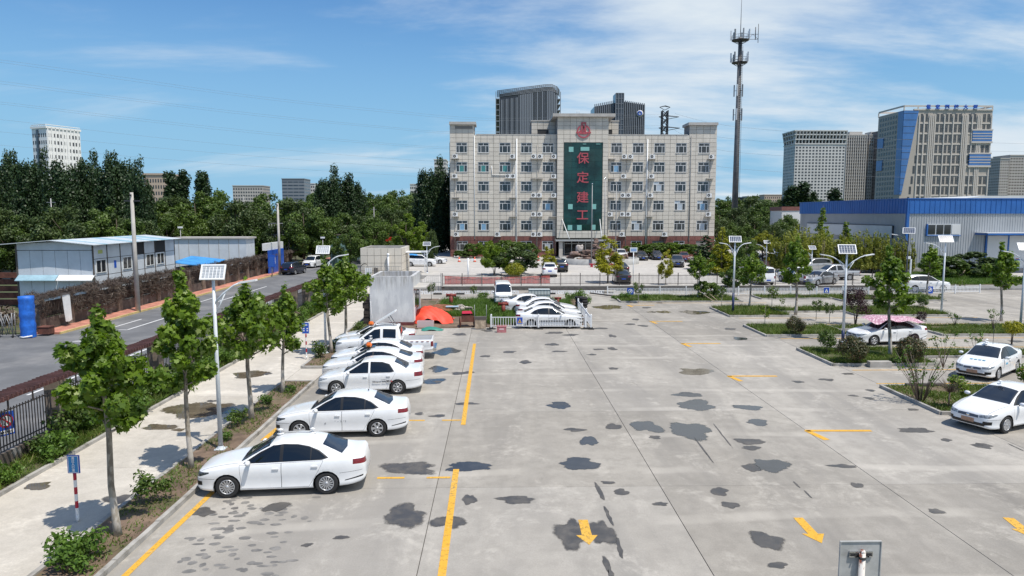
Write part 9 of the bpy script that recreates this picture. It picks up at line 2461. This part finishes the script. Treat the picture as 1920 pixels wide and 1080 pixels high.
for k in range(4): b.box(1.62 + k * .11, 1.70 + k * .11, -.872 + k * .004, -.866 + k * .004, .78, .86)
b.build('worn_lettering', MC['greyink'], c4)
c5 = by_wheel(make_car('sedan', 'white sedan with bright red tail lamps between the beacon car and the pickup', LR, rim='five', plate='none'), (c4.location.x + 1.20, c4.location.y + 2.2 - .75), R(2.5), 'sedan', False)
roof_dishes(c5, ((-.3, .2),))
pk = by_wheel(make_car('pickup', 'white double cab pickup with an amber beacon and a tilted panel on its roof', LR, rim='six', lamp='lamp'), (c5.location.x + 1.45, c5.location.y + 2.75 - .78), R(2), 'pickup', False)
beacon(pk, -.55, -.45, 1.75)
b = MB(); Rm = Matrix.Rotation(R(-31), 3, 'Y'); b.cbox((.15, .1, 2.18), 1.3, .85, .06, 0, Rm); b.build('tilted_panel', MO['white'], pk)
b = MB(); 
for y in (-.25, .45): b.tube([(.65, y, 1.75), (.35, y, 2.22)], .025, 5); b.tube([(-.35, y, 1.75), (-.35, y, 1.93)], .025, 5)
b.box(-.7, .8, -.3, -.27, 1.76, 1.79); b.box(-.7, .8, .47, .5, 1.76, 1.79); b.build('panel_stand', MT['steel'], pk)
b = MB()
for x in (.78, .86): b.tube([(x, -.72, 1.05), (x, -.62, 1.72), (x, .62, 1.72), (x, .72, 1.05)], .03, 6)
b.build('roll_bar', MF['white'], pk)
b = MB()
for k in range(6): b.box(1.0 + k * .28, 1.14 + k * .28, -.895, -.889, .96, 1.0)
b.build('reflective_stripe', MC['tail'], pk)
c7 = by_wheel(make_car('sedan', 'white car mostly hidden behind the white pickup', LR), (pk.location.x + .45, pk.location.y + 2.55 - .75), R(2), 'sedan', False)
FR = 'white cars fenced in by the crowd barrier'
f1 = put(make_car('sedan', 'front white sedan behind the barrier with the number 01 on its door', FR, rim='cap', lamp='darklamp'), g(1066, 617), g(992, 615), 'sedan')
f1.rotation_euler = (0, 0, math.pi + R(-1.5))
txt('01', .26, 'door_number', MC['ink'], f1, (-.35, .885, .72), rot=(R(90), 0, R(180)), extrude=.002)
b = MB(); b.box(-1.05, .98, .876, .888, .50, .56); b.build('door_strip', MC['ink'], f1)
for k, (dx, dy, rz, lab) in enumerate(((.25, 2.5, -2, 'second white sedan behind the crowd barrier, directly behind the one numbered 01'), (.15, 5.0, -3, 'third white sedan behind the crowd barrier'), (-.9, 7.3, 6, 'rearmost white sedan of the fenced row, beside the van'))):
 c = make_car('sedan', lab, FR, rim='cap'); c.location = (f1.location.x + dx, f1.location.y + dy, .03); c.rotation_euler = (0, 0, math.pi + R(rz))
v = make_car('van', 'white microvan facing the camera on the weedy plot', None, rim='cap', lamp='lamp', cat='van', name='parked_van'); x, y = g(943, 574, .06); v.location = (x, y + 2.0, .06); v.rotation_euler = (0, 0, R(92))
rA = by_wheel(make_car('sedan', 'white sedan cut by the right edge, nearest on the right', None, rim='cap', lamp='lamp', plate='plate_tan', grillem='grillegrey', fine=1.5), g(1882, 812), R(24), 'sedan')
roof_dishes(rA, ((-.25, .1),))
rB = by_wheel(make_car('sedan', 'white sedan with blue lettering on its bonnet facing the camera on the right', None, rim='cap', lamp='lamp', plate='plate_tan', grillem='grillegrey', fine=1.4), g(1868, 713), R(38), 'sedan')
roof_dishes(rB, ((-.1, .15), (.55, .3)), 1.45)
b = MB(); b.tube([(.1, -.1, 1.46), (.1, -.1, 2.35)], .012, 5); b.build('whip_aerial', MC['ink'], rB)
for k in range(4):
 b = MB(); b.box(-1.62, -1.50, -.33 + k * .17, -.21 + k * .17, .905, .9075); b.build('bonnet_lettering', MC['blueink'], rB)
b = MB()
for k in range(3): b.box(-.55 + k * .1, -.48 + k * .1, -.882, -.876, .66, .74)
b.build('door_lettering', MC['blueink'], rB)
rC = by_wheel(make_car('sedan', 'white sedan parked under a pink patterned car cover', None, rim='six', lamp='lamp', plate='plate_tan', grillem='grillegrey', fine=1.2), g(1637, 648), R(9), 'sedan')
def cover_mat():
 t = NT('pink_patterned_cover')
 v_ = t.n.new('ShaderNodeTexVoronoi'); v_.inputs['Scale'].default_value = 9; t.l.new(t.pos(), v_.inputs['Vector'])
 t.col(t.mix(t.rng(v_.outputs['Distance'], .25, .55), (.66, .53, .57), (.40, .20, .27))); t.p.inputs['Roughness'].default_value = .8
 return t.mat
n = 20; P = []; rs = np.random.RandomState(2)
for i in range(n + 1):
 for j in range(n + 1):
  u, v_ = i / n, j / n
  x_ = -1.45 + 3.35 * u; y_ = -1.0 + 2.0 * v_
  z_ = 1.62 - .18 * abs(2 * v_ - 1) ** 2 * (1 + .4 * math.sin(u * 17)) - .22 * (max(0, u - .8) / .2) ** 2 - .02 * math.sin(u * 23 + v_ * 9) - .12 * max(0, .25 - u) / .25 + .05 * math.sin(u * 6.3)
  P.append((x_, y_, z_))
F = [(i * (n + 1) + j, (i + 1) * (n + 1) + j, (i + 1) * (n + 1) + j + 1, i * (n + 1) + j + 1) for i in range(n) for j in range(n)]
cv = link('car_cover', mesh_np('car_cover', P, F, [cover_mat()], smooth=True)); cv.location = rC.location; cv.rotation_euler = rC.rotation_euler; tag(cv, 'pink patterned sunshade cover spread over the roof of a white sedan', 'car cover')
def parked(kind, label, px, py, rz, z=PZ, paint='white', group=None, dy=0.0, lamp='lamp', **k):
 o = make_car(kind, label, group, paint, lamp=lamp, rim=k.pop('rim', 'five'), fine=.8, **k)
 x, y = g(px, py, z); o.location = (x, y + dy, z); o.rotation_euler = (0, 0, R(rz)); return o
PG = 'cars parked on the plaza'
s1 = parked('suv', 'white SUV under a blue windscreen shade beside the tiled kiosk', 788, 500, 178, dy=.9, group=PG)
q = cloth('blue_sunshade', 'bright blue sunshade spread over the rear of a white SUV', bpy.data.materials['bright_blue_sheet'], (s1.location.x - 1.3, s1.location.y, PZ + 1.55), 1.3, .85, .2, 3, 12)
parked('sedan', 'white sedan behind the white SUV with the blue shade', 806, 497, 176, dy=3.2, group=PG)
parked('suv', 'dark grey SUV against the office wall behind the bushes', 990, 489, 92, dy=2, paint='grey', group=PG)
parked('suv', 'white SUV seen from behind next to the yellow ginkgo', 1032, 520, -92, dy=2, group=PG)
parked('suv', 'black SUV just behind the white one by the ginkgo', 1051, 511, -86, dy=2, paint='black', group=PG)
parked('suv', 'white SUV half hidden behind the rock garden', 1168, 487, 88, dy=2, group=PG)
parked('sedan', 'black sedan facing the camera in front of the office hedge', 1207, 489, 88, dy=2, paint='black', group=PG)
parked('sedan', 'dark sedan right of the black one by the office hedge', 1236, 488, 88, dy=2, paint='navy', group=PG)
parked('suv', 'dark grey SUV at the right end of the plaza row', 1276, 502, 80, dy=2, paint='grey', group=PG)
parked('sedan', 'dark red car behind the grey SUV on the plaza', 1288, 491, 82, dy=2, paint='red', group=PG)
parked('sedan', 'black sedan seen from behind, further of two by the ginkgo', 1168, 516, -90, dy=2.2, paint='black', group=PG)
parked('sedan', 'black sedan seen from behind, nearest to the plaza fence', 1172, 534, -94, dy=2.2, paint='black', group=PG)
parked('van', 'white van seen from behind at the plaza fence', 1441, 536, -90, dy=2.2, group=PG)
parked('mpv', 'silver car left of the pink boxy car', 1421, 500, 20, dy=1.6, paint='silver', group=PG)
parked('suv', 'white car behind the silver one at the left of the bamboo', 1415, 494, 15, dy=3.4, group=PG)
parked('mpv', 'pink boxy car seen from the side at the foot of the bamboo', 1446, 504, 0, dy=.9, paint='pink', group=PG)
parked('mpv', 'silver car facing left beside the silver pickup', 1536, 511, 12, dy=1.6, paint='silver', group=PG)
parked('pickup', 'silver pickup parked side on in front of the bamboo', 1568, 526, 4, dy=.9, paint='silver', group=PG)
parked('pickup', 'white pickup seen from behind at the plaza fence', 1512, 535, -80, dy=2.6, group=PG)
parked('sedan', 'pale silver sedan right of the white pickup behind the fence', 1548, 536, 30, dy=1.5, paint='silver', group=PG)
parked('suv', 'white SUV parked behind the curved white railing', 1744, 548, 176, .05, dy=1.0)
parked('suv', 'black SUV driving away on the road beside the fence', 543, 516, -100, -.02, paint='navy', dy=2, name='moving_car')
parked('mpv', 'white MPV coming towards the camera on the road', 581, 503, 80, -.02, dy=2, name='moving_car')
